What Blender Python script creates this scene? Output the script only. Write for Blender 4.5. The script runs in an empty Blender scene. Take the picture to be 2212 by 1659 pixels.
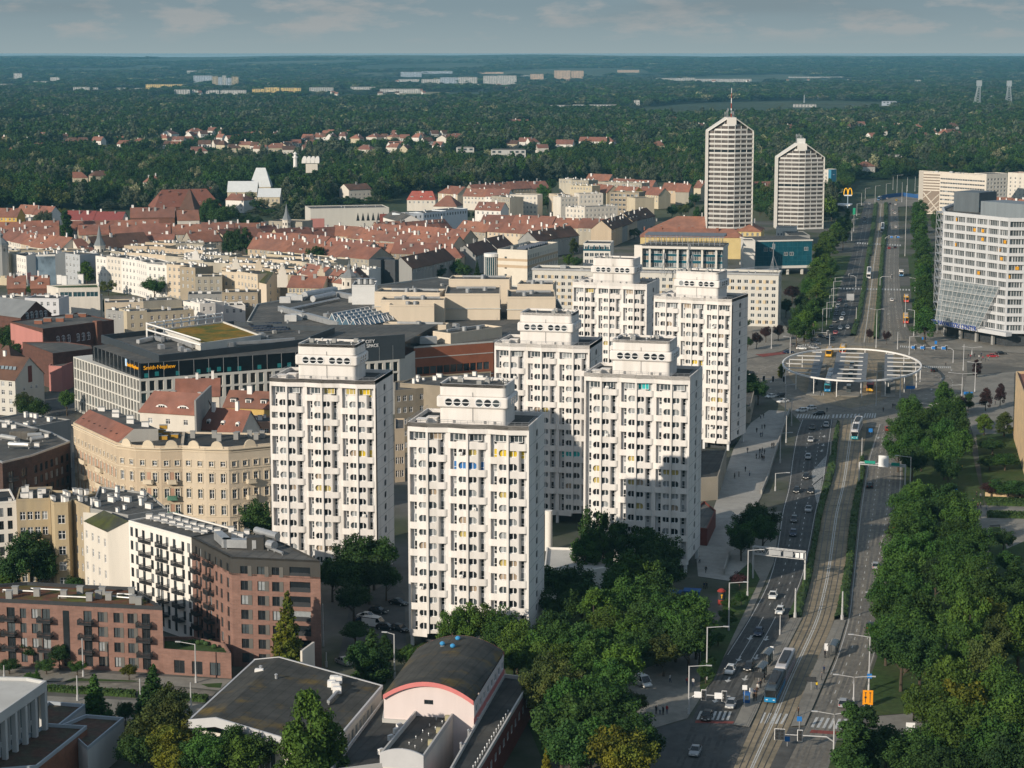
import bpy,math,random
import numpy as np
from mathutils import Vector,Matrix
from mathutils.geometry import tessellate_polygon
R=random.Random(7)
scene=bpy.context.scene
COL=scene.collection
F,PITCH,H=4474.0,math.atan((829.5-115)/4474.0),120.0
cam_d=bpy.data.cameras.new('camera');cam=bpy.data.objects.new('camera',cam_d);COL.objects.link(cam)
cam.location=(0,0,H);cam.rotation_euler=(math.pi/2-PITCH,0,0)
cam_d.sensor_width=36;cam_d.lens=36*F/2212;cam_d.clip_start=1;cam_d.clip_end=60000
scene.camera=cam
CP,SP=math.cos(PITCH),math.sin(PITCH)
def G(x,y,z=0.0):
 """survey point (x, y) of the 2212 x 1659 photo -> world point at height z"""
 dx,dy=(x-1106)/F,-(y-829.5)/F
 d=Vector((dx,CP+dy*SP,-SP+dy*CP))
 t=(z-H)/d.z
 return Vector((d.x*t,d.y*t,z))
def ZAT(y,p):
 """height at which row y is seen above world point p"""
 dep=PITCH+math.atan((y-829.5)/F)
 return H-p[1]*math.tan(dep)
def pix(p):
 x,y,z=p[0],p[1],p[2]-H
 zc=y*CP-z*SP;yc=y*SP+z*CP
 return(1106+F*x/zc,829.5-F*yc/zc)
TO={'1':(0,0,3),'2':(737.3,0,3),'3':(1474.7,0,3),'4':(0,553,3),'5':(737.3,553,3),'6':(1474.7,553,3),'7':(0,1106,3),'8':(737.3,1106,3),'9':(1474.7,1106,3),'a':(0,416.9,5.04),'b':(384,384,5.04),'c':(768,351.1,5.04),'d':(1152,351.1,5.04),'e':(592.5,570.6,5.04),'o':(0,0,1)}
def T(t,x,y,z=0.0):
 o=TO[t]
 return G(o[0]+x/o[2],o[1]+y/o[2],z)
def TY(t,y):
 return TO[t][1]+y/TO[t][2]
MATS={}
def M(name,col,rough=.8,var=.12,scale=.35,spec=.3,metal=0.0,col2=None,fac2=.5,big=0.0,streak=False,emit=0,rnd=0.0,bump=0,seam=0):
 if name in MATS:return MATS[name]
 m=bpy.data.materials.new(name);m.use_nodes=True
 nt=m.node_tree;N=nt.nodes;L=nt.links
 b=N['Principled BSDF'];b.inputs['Roughness'].default_value=rough;b.inputs['Metallic'].default_value=metal
 b.inputs['Specular IOR Level'].default_value=spec
 c=(*col,1)
 geo=N.new('ShaderNodeNewGeometry')
 src=geo.outputs['Position']
 if streak:
  mp=N.new('ShaderNodeMapping');mp.inputs['Scale'].default_value=(1,1,.12);L.new(src,mp.inputs[0]);src=mp.outputs[0]
 no=N.new('ShaderNodeTexNoise');no.inputs['Scale'].default_value=scale;no.inputs['Detail'].default_value=5;no.inputs['Roughness'].default_value=.65
 L.new(src,no.inputs['Vector'])
 mr=N.new('ShaderNodeMapRange');mr.inputs[1].default_value=.3;mr.inputs[2].default_value=.7
 mr.inputs[3].default_value=1-var;mr.inputs[4].default_value=1+var
 L.new(no.outputs['Fac'],mr.inputs[0])
 base=None
 if col2 is not None:
  n2=N.new('ShaderNodeTexNoise');n2.inputs['Scale'].default_value=big or scale*.25;n2.inputs['Detail'].default_value=6;n2.inputs['Roughness'].default_value=.6
  L.new(src,n2.inputs['Vector'])
  r2=N.new('ShaderNodeMapRange');r2.inputs[1].default_value=fac2-.08;r2.inputs[2].default_value=fac2+.1
  L.new(n2.outputs['Fac'],r2.inputs[0])
  mx=N.new('ShaderNodeMix');mx.data_type='RGBA';mx.inputs[6].default_value=c;mx.inputs[7].default_value=(*col2,1)
  L.new(r2.outputs[0],mx.inputs[0]);base=mx.outputs[2]
 hv=N.new('ShaderNodeHueSaturation');hv.inputs['Color'].default_value=c
 if base:L.new(base,hv.inputs['Color'])
 val=mr.outputs[0]
 if seam:
  dt=N.new('ShaderNodeVectorMath');dt.operation='DOT_PRODUCT';dt.inputs[1].default_value=(.97/seam,-.24/seam,0);L.new(geo.outputs['Position'],dt.inputs[0])
  fr=N.new('ShaderNodeMath');fr.operation='FRACT';L.new(dt.outputs['Value'],fr.inputs[0])
  ms=N.new('ShaderNodeMapRange');ms.inputs[1].default_value=.0;ms.inputs[2].default_value=.16;ms.inputs[3].default_value=.62;L.new(fr.outputs[0],ms.inputs[0])
  mu0=N.new('ShaderNodeMath');mu0.operation='MULTIPLY';L.new(val,mu0.inputs[0]);L.new(ms.outputs[0],mu0.inputs[1]);val=mu0.outputs[0]
 if rnd:
  oi=N.new('ShaderNodeObjectInfo')
  m3=N.new('ShaderNodeMapRange');m3.inputs[3].default_value=1-rnd;m3.inputs[4].default_value=1+rnd
  L.new(oi.outputs['Random'],m3.inputs[0])
  mu=N.new('ShaderNodeMath');mu.operation='MULTIPLY';L.new(val,mu.inputs[0]);L.new(m3.outputs[0],mu.inputs[1]);val=mu.outputs[0]
  m4=N.new('ShaderNodeMath');m4.operation='MULTIPLY';m4.inputs[1].default_value=7.31;L.new(oi.outputs['Random'],m4.inputs[0])
  m5=N.new('ShaderNodeMath');m5.operation='FRACT';L.new(m4.outputs[0],m5.inputs[0])
  m6=N.new('ShaderNodeMapRange');m6.inputs[3].default_value=.5-rnd*.03;m6.inputs[4].default_value=.5+rnd*.03
  L.new(m5.outputs[0],m6.inputs[0]);L.new(m6.outputs[0],hv.inputs['Hue'])
 L.new(val,hv.inputs['Value']);L.new(hv.outputs[0],b.inputs['Base Color'])
 if bump:
  bp=N.new('ShaderNodeBump');bp.inputs['Strength'].default_value=bump;bp.inputs['Distance'].default_value=.3
  L.new(no.outputs['Fac'],bp.inputs['Height']);L.new(bp.outputs[0],b.inputs['Normal'])
 if emit:
  b.inputs['Emission Color'].default_value=c;b.inputs['Emission Strength'].default_value=emit
 MATS[name]=m
 return m
def brickmat(name,col,col2,mortar,sc=1.0):
 if name in MATS:return MATS[name]
 m=M(name,col,.9,.18,.5)
 nt=m.node_tree;N=nt.nodes;L=nt.links
 tc=N.new('ShaderNodeNewGeometry');sep=N.new('ShaderNodeSeparateXYZ');L.new(tc.outputs['Position'],sep.inputs[0])
 ad=N.new('ShaderNodeMath');L.new(sep.outputs[0],ad.inputs[0]);L.new(sep.outputs[1],ad.inputs[1])
 cb=N.new('ShaderNodeCombineXYZ');L.new(ad.outputs[0],cb.inputs[0]);L.new(sep.outputs[2],cb.inputs[1])
 br=N.new('ShaderNodeTexBrick');br.inputs['Scale'].default_value=sc;br.inputs['Color1'].default_value=(*col,1);br.inputs['Color2'].default_value=(*col2,1)
 br.inputs['Mortar'].default_value=(*mortar,1);br.inputs['Mortar Size'].default_value=.02;br.inputs['Brick Width'].default_value=.8;br.inputs['Row Height'].default_value=.28
 L.new(cb.outputs[0],br.inputs['Vector'])
 hv=[n for n in N if n.type=='HUE_SAT'][0];L.new(br.outputs['Color'],hv.inputs['Color'])
 return m
PANEL=M('tower_panel',(.74,.705,.67),.85,.06,.4,col2=(.62,.585,.545),fac2=.58,big=.35,streak=True)
PANEL2=M('tower_panel_recess',(.65,.65,.65),.85,.06,.25,streak=True)
WHITE=M('white_paint',(.78,.76,.73),.7,.06,.3)
WFRAME=M('white_frame',(.80,.80,.80),.5,.03)
GLASS=M('dark_glass',(.018,.022,.026),.12,.3,.5,spec=.6)
GLASSM=M('mid_glass',(.065,.08,.088),.15,.3,.5,spec=.6)
GLASSG=M('green_glass',(.03,.07,.08),.12,.3,.5,spec=.7)
CURT=M('pale_curtain',(.27,.29,.30),.6,.2,1.5)
CURTY=M('yellow_curtain',(.45,.36,.12),.7,.2,1.0)
BLINDY=M('yellow_blind',(.62,.45,.03),.7,.1)
BLINDB=M('blue_blind',(.03,.16,.42),.7,.1)
BLINDT=M('turquoise_blind',(.03,.42,.42),.7,.1)
BEIGE=M('beige_curtain',(.34,.27,.20),.7,.2,1.0)
MEMB=M('roof_membrane',(.045,.047,.046),.9,.3,.25,col2=(.085,.08,.07),fac2=.54,big=.08,seam=2.2)
MEMB2=M('roof_membrane_grey',(.085,.085,.081),.9,.28,.3,col2=(.14,.13,.115),fac2=.54,big=.07,seam=2.4)
MOSS=M('mossy_roof',(.055,.055,.05),.95,.35,.3,col2=(.16,.105,.02),fac2=.615,big=.13,seam=1.9)
METAL=M('galvanised_metal',(.42,.43,.44),.45,.15,.6,metal=.5)
SILVER=M('silver_metal',(.5,.5,.49),.5,.15,.6,metal=.5)
DARKM=M('dark_metal',(.035,.038,.042),.5,.2,.5)
GREYP=M('grey_plaster',(.30,.30,.29),.9,.1,.3,streak=True)
class MB:
 def __init__(s):s.v=[];s.f=[];s.m=[]
 def poly(s,pts,mi=0):
  n=len(s.v);s.v.extend([tuple(p)for p in pts]);s.f.append(tuple(range(n,n+len(pts))));s.m.append(mi);return s
 def quad(s,a,b,c,d,mi=0):return s.poly((a,b,c,d),mi)
 def prism(s,pts,z0,z1,mi=0,mt=None,bottom=False):
  """vertical prism on a plan polygon (any winding)"""
  pts=[(p[0],p[1])for p in pts]
  ar=sum(pts[i-1][0]*pts[i][1]-pts[i][0]*pts[i-1][1]for i in range(len(pts)))
  if ar<0:pts=pts[::-1]
  n=len(pts)
  for i in range(n):
   a,b=pts[i],pts[(i+1)%n]
   s.quad((*a,z0),(*b,z0),(*b,z1),(*a,z1),mi)
  s.cap(pts,z1,mi if mt is None else mt)
  if bottom:s.cap(pts[::-1],z0,mi)
  return s
 def cap(s,pts,z,mi=0):
  if len(pts)<=4:return s.poly([(p[0],p[1],z)for p in pts],mi)
  n=len(s.v);s.v.extend([(p[0],p[1],z)for p in pts])
  for t in tessellate_polygon([[Vector((p[0],p[1],0))for p in pts]]):
   a,b,c=t
   pa,pb,pc=pts[a],pts[b],pts[c]
   if(pb[0]-pa[0])*(pc[1]-pa[1])-(pb[1]-pa[1])*(pc[0]-pa[0])<0:b,c=c,b
   s.f.append((n+a,n+b,n+c));s.m.append(mi)
  return s
 def parapet(s,pts,z0,z1,t=.3,mi=0):
  """thin rim wall round a plan polygon, inset t"""
  pts=[Vector((p[0],p[1]))for p in pts]
  ar=sum(pts[i-1].x*pts[i].y-pts[i].x*pts[i-1].y for i in range(len(pts)))
  if ar<0:pts=pts[::-1]
  ins=inset(pts,t);n=len(pts)
  for i in range(n):
   a,b,c,d=pts[i],pts[(i+1)%n],ins[(i+1)%n],ins[i]
   s.quad((*a,z0),(*b,z0),(*b,z1),(*a,z1),mi)
   s.quad((*a,z1),(*b,z1),(*c,z1),(*d,z1),mi)
   s.quad((*d,z1),(*c,z1),(*c,z0),(*d,z0),mi)
  return s
 def box(s,c,size,rz=0.0,mi=0,mt=None):
  ca,sa=math.cos(rz),math.sin(rz)
  hx,hy=size[0]/2,size[1]/2
  pts=[(c[0]+x*ca-y*sa,c[1]+x*sa+y*ca)for x,y in((-hx,-hy),(hx,-hy),(hx,hy),(-hx,hy))]
  return s.prism(pts,c[2],c[2]+size[2],mi,mt,bottom=True)
 def tube(s,a,b,r,n=6,r2=None,mi=0,cap=True):
  a,b=Vector(a),Vector(b);d=(b-a)
  if d.length<1e-6:return s
  r2=r if r2 is None else r2
  q=d.to_track_quat('Z','Y');k=len(s.v)
  for i in range(n):
   t=2*math.pi*i/n;o=q@Vector((math.cos(t),math.sin(t),0))
   s.v.append(tuple(a+o*r));s.v.append(tuple(b+o*r2))
  for i in range(n):
   j=(i+1)%n
   s.f.append((k+2*i,k+2*j,k+2*j+1,k+2*i+1));s.m.append(mi)
  if cap:
   s.f.append(tuple(k+2*i+1 for i in range(n)));s.m.append(mi)
   s.f.append(tuple(k+2*i for i in reversed(range(n))));s.m.append(mi)
  return s
 def ball(s,c,r,n=8,m=5,mi=0,sz=1.0):
  k=len(s.v)
  for j in range(m+1):
   ph=math.pi*j/m
   for i in range(n):
    t=2*math.pi*i/n
    s.v.append((c[0]+r*math.sin(ph)*math.cos(t),c[1]+r*math.sin(ph)*math.sin(t),c[2]+r*sz*math.cos(ph)))
  for j in range(m):
   for i in range(n):
    i2=(i+1)%n
    s.f.append((k+j*n+i,k+(j+1)*n+i,k+(j+1)*n+i2,k+j*n+i2));s.m.append(mi)
  return s
 def wall(s,p0,p1,z0,z1,holes=(),depth=.2,mi=0,mr=None):
  """upright wall from p0 to p1 (outside on the right hand of p0->p1) with rectangular openings (u0,u1,z0,z1) and reveals"""
  p0=Vector((p0[0],p0[1]));p1=Vector((p1[0],p1[1]));d=p1-p0;Ln=d.length;d/=Ln
  nrm=Vector((d.y,-d.x));mr=mi if mr is None else mr
  P=lambda u,z,q=0.0:(p0.x+d.x*u-nrm.x*q,p0.y+d.y*u-nrm.y*q,z)
  us=sorted({0.0,Ln,*[round(h[0],3)for h in holes],*[round(h[1],3)for h in holes]})
  rows={}
  zs=sorted({z0,z1,*[round(h[2],3)for h in holes],*[round(h[3],3)for h in holes]})
  hs=[(round(h[0],3),round(h[1],3),round(h[2],3),round(h[3],3))for h in holes]
  for j in range(len(zs)-1):
   za,zb=zs[j],zs[j+1];zm=(za+zb)/2
   act=[h for h in hs if h[2]<zm<h[3]]
   u=0.0
   for h in sorted(act):
    if h[0]>u+1e-4:s.quad(P(u,za),P(h[0],za),P(h[0],zb),P(u,zb),mi)
    u=h[1]
   if Ln>u+1e-4:s.quad(P(u,za),P(Ln,za),P(Ln,zb),P(u,zb),mi)
  for(a,b,c,e)in hs:
   s.quad(P(a,c),P(a,c,depth),P(a,e,depth),P(a,e),mr)
   s.quad(P(b,c,depth),P(b,c),P(b,e),P(b,e,depth),mr)
   s.quad(P(a,c),P(b,c),P(b,c,depth),P(a,c,depth),mr)
   s.quad(P(a,e,depth),P(b,e,depth),P(b,e),P(a,e),mr)
  return s
 def strip(s,path,z0,z1,t=.12,mi=0,closed=False):
  """thin upright wall along a plan path, thickness t to the left of the path"""
  P=[Vector((p[0],p[1]))for p in path];n=len(P);ins=[]
  for i in range(n):
   a=P[i-1]if(i or closed)else P[i];b=P[(i+1)%n]if(i<n-1 or closed)else P[i]
   d=(b-a).normalized();ins.append(P[i]+Vector((-d.y,d.x))*t)
  rng=range(n if closed else n-1)
  for i in rng:
   j=(i+1)%n;a,b,c,d=P[i],P[j],ins[j],ins[i]
   s.quad((*a,z0),(*b,z0),(*b,z1),(*a,z1),mi)
   s.quad((*c,z0),(*d,z0),(*d,z1),(*c,z1),mi)
   s.quad((*a,z1),(*b,z1),(*c,z1),(*d,z1),mi)
   s.quad((*d,z0),(*c,z0),(*b,z0),(*a,z0),mi)
  if not closed:
   for k in(0,n-1):
    a,d=P[k],ins[k]
    q=[(*a,z0),(*d,z0),(*d,z1),(*a,z1)]
    s.poly(q[::-1]if k==0 else q,mi)
  return s
 def mesh(s,name,mats,off=(0,0,0),smooth=False):
  me=bpy.data.meshes.new(name)
  me.from_pydata([(a-off[0],b-off[1],c-off[2])for a,b,c in s.v],[],s.f)
  for m in(mats if isinstance(mats,(list,tuple))else[mats]):me.materials.append(m)
  if any(s.m):me.polygons.foreach_set('material_index',s.m)
  if smooth:me.polygons.foreach_set('use_smooth',[True]*len(s.f))
  me.update()
  return me
 def part(s,name,mats,parent,smooth=False,label=None):
  """part in world coordinates under an unrotated thing"""
  o=(0,0,0)if parent is None else tuple(wloc(parent))
  return link(name,s.mesh(name,mats,o,smooth),parent,label=label)
 def lpart(s,name,mats,parent,smooth=False,label=None):
  return link(name,s.mesh(name,mats,(0,0,0),smooth),parent,label=label)
def inset(pts,t):
 out=[];n=len(pts)
 for i in range(n):
  a,b,c=Vector(pts[i-1][:2]),Vector(pts[i][:2]),Vector(pts[(i+1)%n][:2])
  d1,d2=(b-a).normalized(),(c-b).normalized()
  n1,n2=Vector((-d1.y,d1.x)),Vector((-d2.y,d2.x))
  m=n1+n2
  k=t/max(.25,(1+n1.dot(n2))/2)/2 if m.length>.1 else t
  out.append(b+m*k)
 return out
def wloc(o):
 p=Vector((0,0,0))
 while o is not None:p+=o.location;o=o.parent
 return p
def link(name,me,parent=None,loc=(0,0,0),rz=0.0,label=None):
 o=bpy.data.objects.new(name,me);COL.objects.link(o);o.location=loc
 if rz:o.rotation_euler=(0,0,rz)
 if parent is not None:o.parent=parent
 if label:o['label']=label
 return o
def thing(name,label,cat,loc=(0,0,0),rz=0.0,group=None):
 o=bpy.data.objects.new(name,None);COL.objects.link(o);o.empty_display_size=.5
 o.location=loc;o.rotation_euler=(0,0,rz);o['label']=label;o['category']=cat
 if group:o['group']=group
 return o
def tag(o,label,cat,group=None):
 o['label']=label;o['category']=cat
 if group:o['group']=group
 return o
def struct(name,mb,mats,kind='structure',smooth=False):
 o=mb.part(name,mats,None,smooth);o['kind']=kind;return o
KIDS={}
def kids(o):
 return[c for c in bpy.data.objects if c.parent==o]
def proto(o):
 """remember a finished thing's tree for quick copies"""
 return(o,[(c,[(d,[])for d in kids(c)])for c in kids(o)])
def dup(pr,loc,rz=0.0,label=None,group=None,scale=None):
 def cp(t,par):
  c=t[0].copy();COL.objects.link(c)
  if par is not None:c.parent=par
  for k in t[1]:cp(k,c)
  return c
 r=cp(pr,None);r.location=loc;r.rotation_euler=(0,0,rz)
 if scale:r.scale=scale
 if label:r['label']=label
 if group:r['group']=group
 return r
ORD=['first','second','third','fourth','fifth','sixth','seventh','eighth','ninth','tenth','eleventh','twelfth','thirteenth','fourteenth','fifteenth','sixteenth','seventeenth','eighteenth','nineteenth','twentieth']
def ordn(i):
 if i<20:return ORD[i]
 tens=['','','twenty','thirty','forty','fifty','sixty','seventy','eighty','ninety'][((i+1)//10)%10]
 u=(i+1)%10
 if i+1>=100:return('hundred and '+(ordn(i-100)if i+1>100 else 'zeroth'))if i+1<200 else 'two hundred and '+ordn(i-200)
 return tens[:-1]+'ieth' if u==0 else tens+' '+ORD[u-1]
WCACHE={}
def win_mesh(w,h,style='cross',pane=0):
 """window facing -Y, origin at bottom centre, pane at y=0"""
 k=(round(w,2),round(h,2),style,pane)
 if k in WCACHE:return WCACHE[k]
 mb=MB();f=.09
 paneM=[GLASS,GLASSM,CURT,GLASSG,CURTY,BLINDY,BEIGE,BLINDB,BLINDT][pane]
 fr=WFRAME if style in('cross','two','three','door')else DARKM
 def bar(u0,u1,z0,z1):mb.box(((u0+u1)/2,-.03,z0),(u1-u0,.06,z1-z0),0,0)
 mb.quad((-w/2,0,0),(w/2,0,0),(w/2,0,h),(-w/2,0,h),1)
 if style!='bare':
  bar(-w/2,w/2,0,f);bar(-w/2,w/2,h-f,h);bar(-w/2,-w/2+f,f,h-f);bar(w/2-f,w/2,f,h-f)
 if style=='cross':bar(-.06,.06,f,h-f);bar(-w/2+f,-.06,h*.62,h*.62+.1);bar(.06,w/2-f,h*.62,h*.62+.1)
 if style in('two','dark'):bar(-.05,.05,f,h-f)
 if style=='three':bar(-w/6-.05,-w/6+.05,f,h-f);bar(w/6-.05,w/6+.05,f,h-f)
 if style=='door':bar(-w/2+f,w/2-f,h*.35,h*.35+.08)
 WCACHE[k]=mb.mesh('window',[fr,paneM])
 return WCACHE[k]
PANES=[0,0,0,1,1,2]
def facade(mb,parent,p0,p1,z0,z1,holes,style='cross',mi=0,depth=.2,panes=PANES,mr=None,name='window',cap=100,sill=None):
 """wall with openings plus one window part per opening; parent is an unrotated thing"""
 mb.wall(p0,p1,z0,z1,holes,depth,mi,mr)
 a=Vector((p0[0],p0[1]));d=(Vector((p1[0],p1[1]))-a).normalized();nrm=Vector((d.y,-d.x));rz=math.atan2(d.y,d.x)
 lo=wloc(parent)
 rest=MB();cnt=NWIN.get(parent.name,0)
 for h in holes:
  u=(h[0]+h[1])/2
  p=a+d*u-nrm*(depth-.01)
  st=h[4]if len(h)>4 else style
  if cnt>=cap:
   w2=(h[1]-h[0])/2;q=[(p.x+d.x*k,p.y+d.y*k)for k in(-w2,w2)]
   mi2=0 if R.random()<.6 else 1
   rest.quad((*q[0],h[2]),(*q[1],h[2]),(*q[1],h[3]),(*q[0],h[3]),mi2)
   if st!='bare':
    fx=lambda u0,u1,z0_,z1_:rest.box((p.x+d.x*(u0+u1)/2+nrm.x*.03,p.y+d.y*(u0+u1)/2+nrm.y*.03,z0_),(u1-u0,.06,z1_-z0_),rz,2)
    fx(-w2,w2,h[2],h[2]+.09);fx(-w2,w2,h[3]-.09,h[3]);fx(-w2,-w2+.09,h[2],h[3]);fx(w2-.09,w2,h[2],h[3]);fx(-.05,.05,h[2],h[3])
   continue
  link(name,win_mesh(h[1]-h[0],h[3]-h[2],st,R.choice(panes)),parent,(p.x-lo.x,p.y-lo.y,h[2]-lo.z),rz);cnt+=1
 NWIN[parent.name]=cnt
 if rest.f:
  o=rest.part(name,[GLASS,GLASSM,WFRAME],parent);o['kind']='stuff'
NWIN={}
def text(parent,s,p,size,rz,mat,extrude=.08,align='CENTER',name='lettering'):
 cu=bpy.data.curves.new(name,'FONT');cu.body=s;cu.size=size;cu.extrude=extrude;cu.align_x=align;cu.align_y='CENTER'
 tmp=bpy.data.objects.new(name,cu);COL.objects.link(tmp)
 me=bpy.data.meshes.new_from_object(tmp.evaluated_get(bpy.context.evaluated_depsgraph_get()))
 bpy.data.objects.remove(tmp);bpy.data.curves.remove(cu)
 me.materials.clear();me.materials.append(mat)
 o=bpy.data.objects.new(name,me);COL.objects.link(o);o.parent=parent;o.location=Vector(p)-wloc(parent);o.rotation_euler=(math.pi/2,0,rz)
 return o
def grid(L,n,w,z0,dz,nf,h,m=.0,off=0.0):
 """n columns of openings of width w evenly along length L, nf storeys"""
 st=(L-2*m)/n
 return[(m+st*(i+.5)-w/2+off,m+st*(i+.5)+w/2+off,z0+dz*k,z0+dz*k+h)for k in range(nf)for i in range(n)]
def person_mesh(nm,pose,cloth,legs,hair):
 me=bpy.data.meshes.new(nm);s=.26 if pose else .06;a=.18 if pose else .05
 V=[(0,0,.95),(0,0,1.2),(0,0,1.42),(0,-.01,1.52),(0,-.02,1.66),(0,-.02,1.74),(-.1,0,.9),(-.1,-s*.5,.5),(-.1,-s*.2+.02,.07),(-.1,-s*.2-.16,.03),(.1,0,.9),(.1,s*.3,.5),(.1,s+.04,.09),(.1,s-.1,.03),(-.2,0,1.4),(-.25,a*.6,1.13),(-.24,a*.2-.04,.88),(-.24,a*.2-.07,.78),(.2,0,1.4),(.25,-a*.6,1.13),(.24,-a-.08,.9),(.24,-a-.12,.81)]
 E_=[(0,1),(1,2),(2,3),(3,4),(4,5),(0,6),(6,7),(7,8),(8,9),(0,10),(10,11),(11,12),(12,13),(2,14),(14,15),(15,16),(16,17),(2,18),(18,19),(19,20),(20,21)]
 rad=[.16,.15,.15,.06,.11,.07,.1,.07,.05,.045,.1,.07,.05,.045,.07,.05,.04,.035,.07,.05,.04,.035]
 me.from_pydata(V,E_,[]);o=bpy.data.objects.new(nm,me);COL.objects.link(o);md=o.modifiers.new('s','SKIN')
 for i,r in enumerate(rad):me.skin_vertices[0].data[i].radius=(r,r*(.72 if i in(0,1,2)else 1));
 me.skin_vertices[0].data[0].use_root=True;o.modifiers.new('u','SUBSURF').levels=1
 out=bpy.data.meshes.new_from_object(o.evaluated_get(bpy.context.evaluated_depsgraph_get()));bpy.data.objects.remove(o);bpy.data.meshes.remove(me)
 for m in(cloth,legs,M('skin',(.45,.28,.20),.7),hair):out.materials.append(m)
 for p in out.polygons:c=p.center;p.material_index=(3 if c.z>1.66 or(c.z>1.58 and c.y>.03)else 2 if c.z>1.5 or(abs(c.x)>.19 and c.z<.9)else 0 if c.z>.93 else 1)
 return out
CL={'dark':(.02,.02,.025),'grey':(.14,.14,.15),'navy':(.02,.03,.07),'red':(.30,.03,.04),'pale':(.50,.48,.45),'brown':(.12,.07,.045),'yellow':(.6,.42,.03)}
PM={(c,k):person_mesh('person',k,M('cloth_'+c,v,.9),M('trousers_'+('blue' if c in('pale','red','yellow')else 'black'),(.03,.045,.09)if c in('pale','red','yellow')else(.018,.018,.02),.9),M('hair_brown',(.035,.02,.012),.8))for c,v in CL.items()for k in(0,1)}
SUN_AZ=Vector((.69,.724,0)).normalized();SUN_EL=math.radians(21)
sd=bpy.data.lights.new('sun','SUN');sd.energy=4.35;sd.angle=math.radians(.5);sd.color=(1.0,.885,.735)
so=bpy.data.objects.new('sun',sd);COL.objects.link(so)
ldir=Vector((SUN_AZ.x*math.cos(SUN_EL),SUN_AZ.y*math.cos(SUN_EL),-math.sin(SUN_EL)))
so.rotation_euler=ldir.to_track_quat('-Z','Y').to_euler();so.location=(-300,0,400)
w=bpy.data.worlds.new('World');scene.world=w;w.use_nodes=True
nt=w.node_tree;N=nt.nodes;L=nt.links
bg=N['Background'];bg.inputs[1].default_value=SKY_STRENGTH=.085
sky=N.new('ShaderNodeTexSky');sky.sky_type='NISHITA';sky.sun_disc=False
sky.sun_elevation=SUN_EL;sky.sun_rotation=math.atan2(-SUN_AZ.x,-SUN_AZ.y);sky.air_density=1.0;sky.dust_density=1.5;sky.ozone_density=2.0
tc=N.new('ShaderNodeTexCoord');sep=N.new('ShaderNodeSeparateXYZ');L.new(tc.outputs['Generated'],sep.inputs[0])
mp=N.new('ShaderNodeMapping');mp.inputs['Scale'].default_value=(30,30,105);mp.inputs['Location'].default_value=(3.1,1.7,.4);L.new(tc.outputs['Generated'],mp.inputs[0])
no=N.new('ShaderNodeTexNoise');no.inputs['Scale'].default_value=1;no.inputs['Detail'].default_value=7;no.inputs['Roughness'].default_value=.58;L.new(mp.outputs[0],no.inputs['Vector'])
def mrange(v,a,b,c=0.,d=1.):
 m=N.new('ShaderNodeMapRange');m.inputs[1].default_value=a;m.inputs[2].default_value=b;m.inputs[3].default_value=c;m.inputs[4].default_value=d;L.new(v,m.inputs[0]);return m.outputs[0]
def mth(op,a,b):
 m=N.new('ShaderNodeMath');m.operation=op
 for i,v in enumerate((a,b)):
  if isinstance(v,(int,float)):m.inputs[i].default_value=v
  else:L.new(v,m.inputs[i])
 return m.outputs[0]
def mixc(f,a,b):
 m=N.new('ShaderNodeMix');m.data_type='RGBA'
 for i,v in((0,f),(6,a),(7,b)):
  if isinstance(v,(int,float)):m.inputs[i].default_value=v
  elif isinstance(v,tuple):m.inputs[i].default_value=(*v,1)
  else:L.new(v,m.inputs[i])
 return m.outputs[2]
K=1/SKY_STRENGTH
veil=mrange(sep.outputs[2],.06,.45,.0,1.0)
lowc=mixc(mrange(sep.outputs[2],0.0,.022),tuple(K*c for c in(.285,.362,.385)),tuple(K*c for c in(.215,.292,.330)))
highc=mixc(.5,sky.outputs[0],tuple(K*c for c in(.345,.455,.585)))
base=mixc(veil,lowc,highc)
cl=mth('MULTIPLY',mrange(no.outputs['Fac'],.50,.64),mrange(sep.outputs[2],.004,.012))
base=mixc(mth('MULTIPLY',cl,.6),base,tuple(K*c for c in(.385,.385,.38)))
mp2=N.new('ShaderNodeMapping');mp2.inputs['Scale'].default_value=(6,6,46);mp2.inputs['Location'].default_value=(1.3,4.7,2.4);L.new(tc.outputs['Generated'],mp2.inputs[0])
no2=N.new('ShaderNodeTexNoise');no2.inputs['Scale'].default_value=1;no2.inputs['Detail'].default_value=5;L.new(mp2.outputs[0],no2.inputs['Vector'])
dk=mth('MULTIPLY',mrange(no2.outputs['Fac'],.46,.66),mrange(sep.outputs[2],.010,.020))
base=mixc(mth('MULTIPLY',dk,.45),base,tuple(K*c for c in(.185,.235,.262)))
L.new(base,bg.inputs[0])
vs=scene.view_settings;vs.view_transform='Standard';vs.look='None';vs.exposure=0.06;vs.gamma=1;vs.use_curve_mapping=False
cy=scene.cycles
cy.use_denoising=True
try:cy.denoiser='OPENIMAGEDENOISE'
except Exception:pass
cy.max_bounces=5;cy.diffuse_bounces=2;cy.glossy_bounces=2;cy.transmission_bounces=3;cy.volume_bounces=0;cy.transparent_max_bounces=4
cy.use_adaptive_sampling=True;cy.adaptive_threshold=.02
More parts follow.
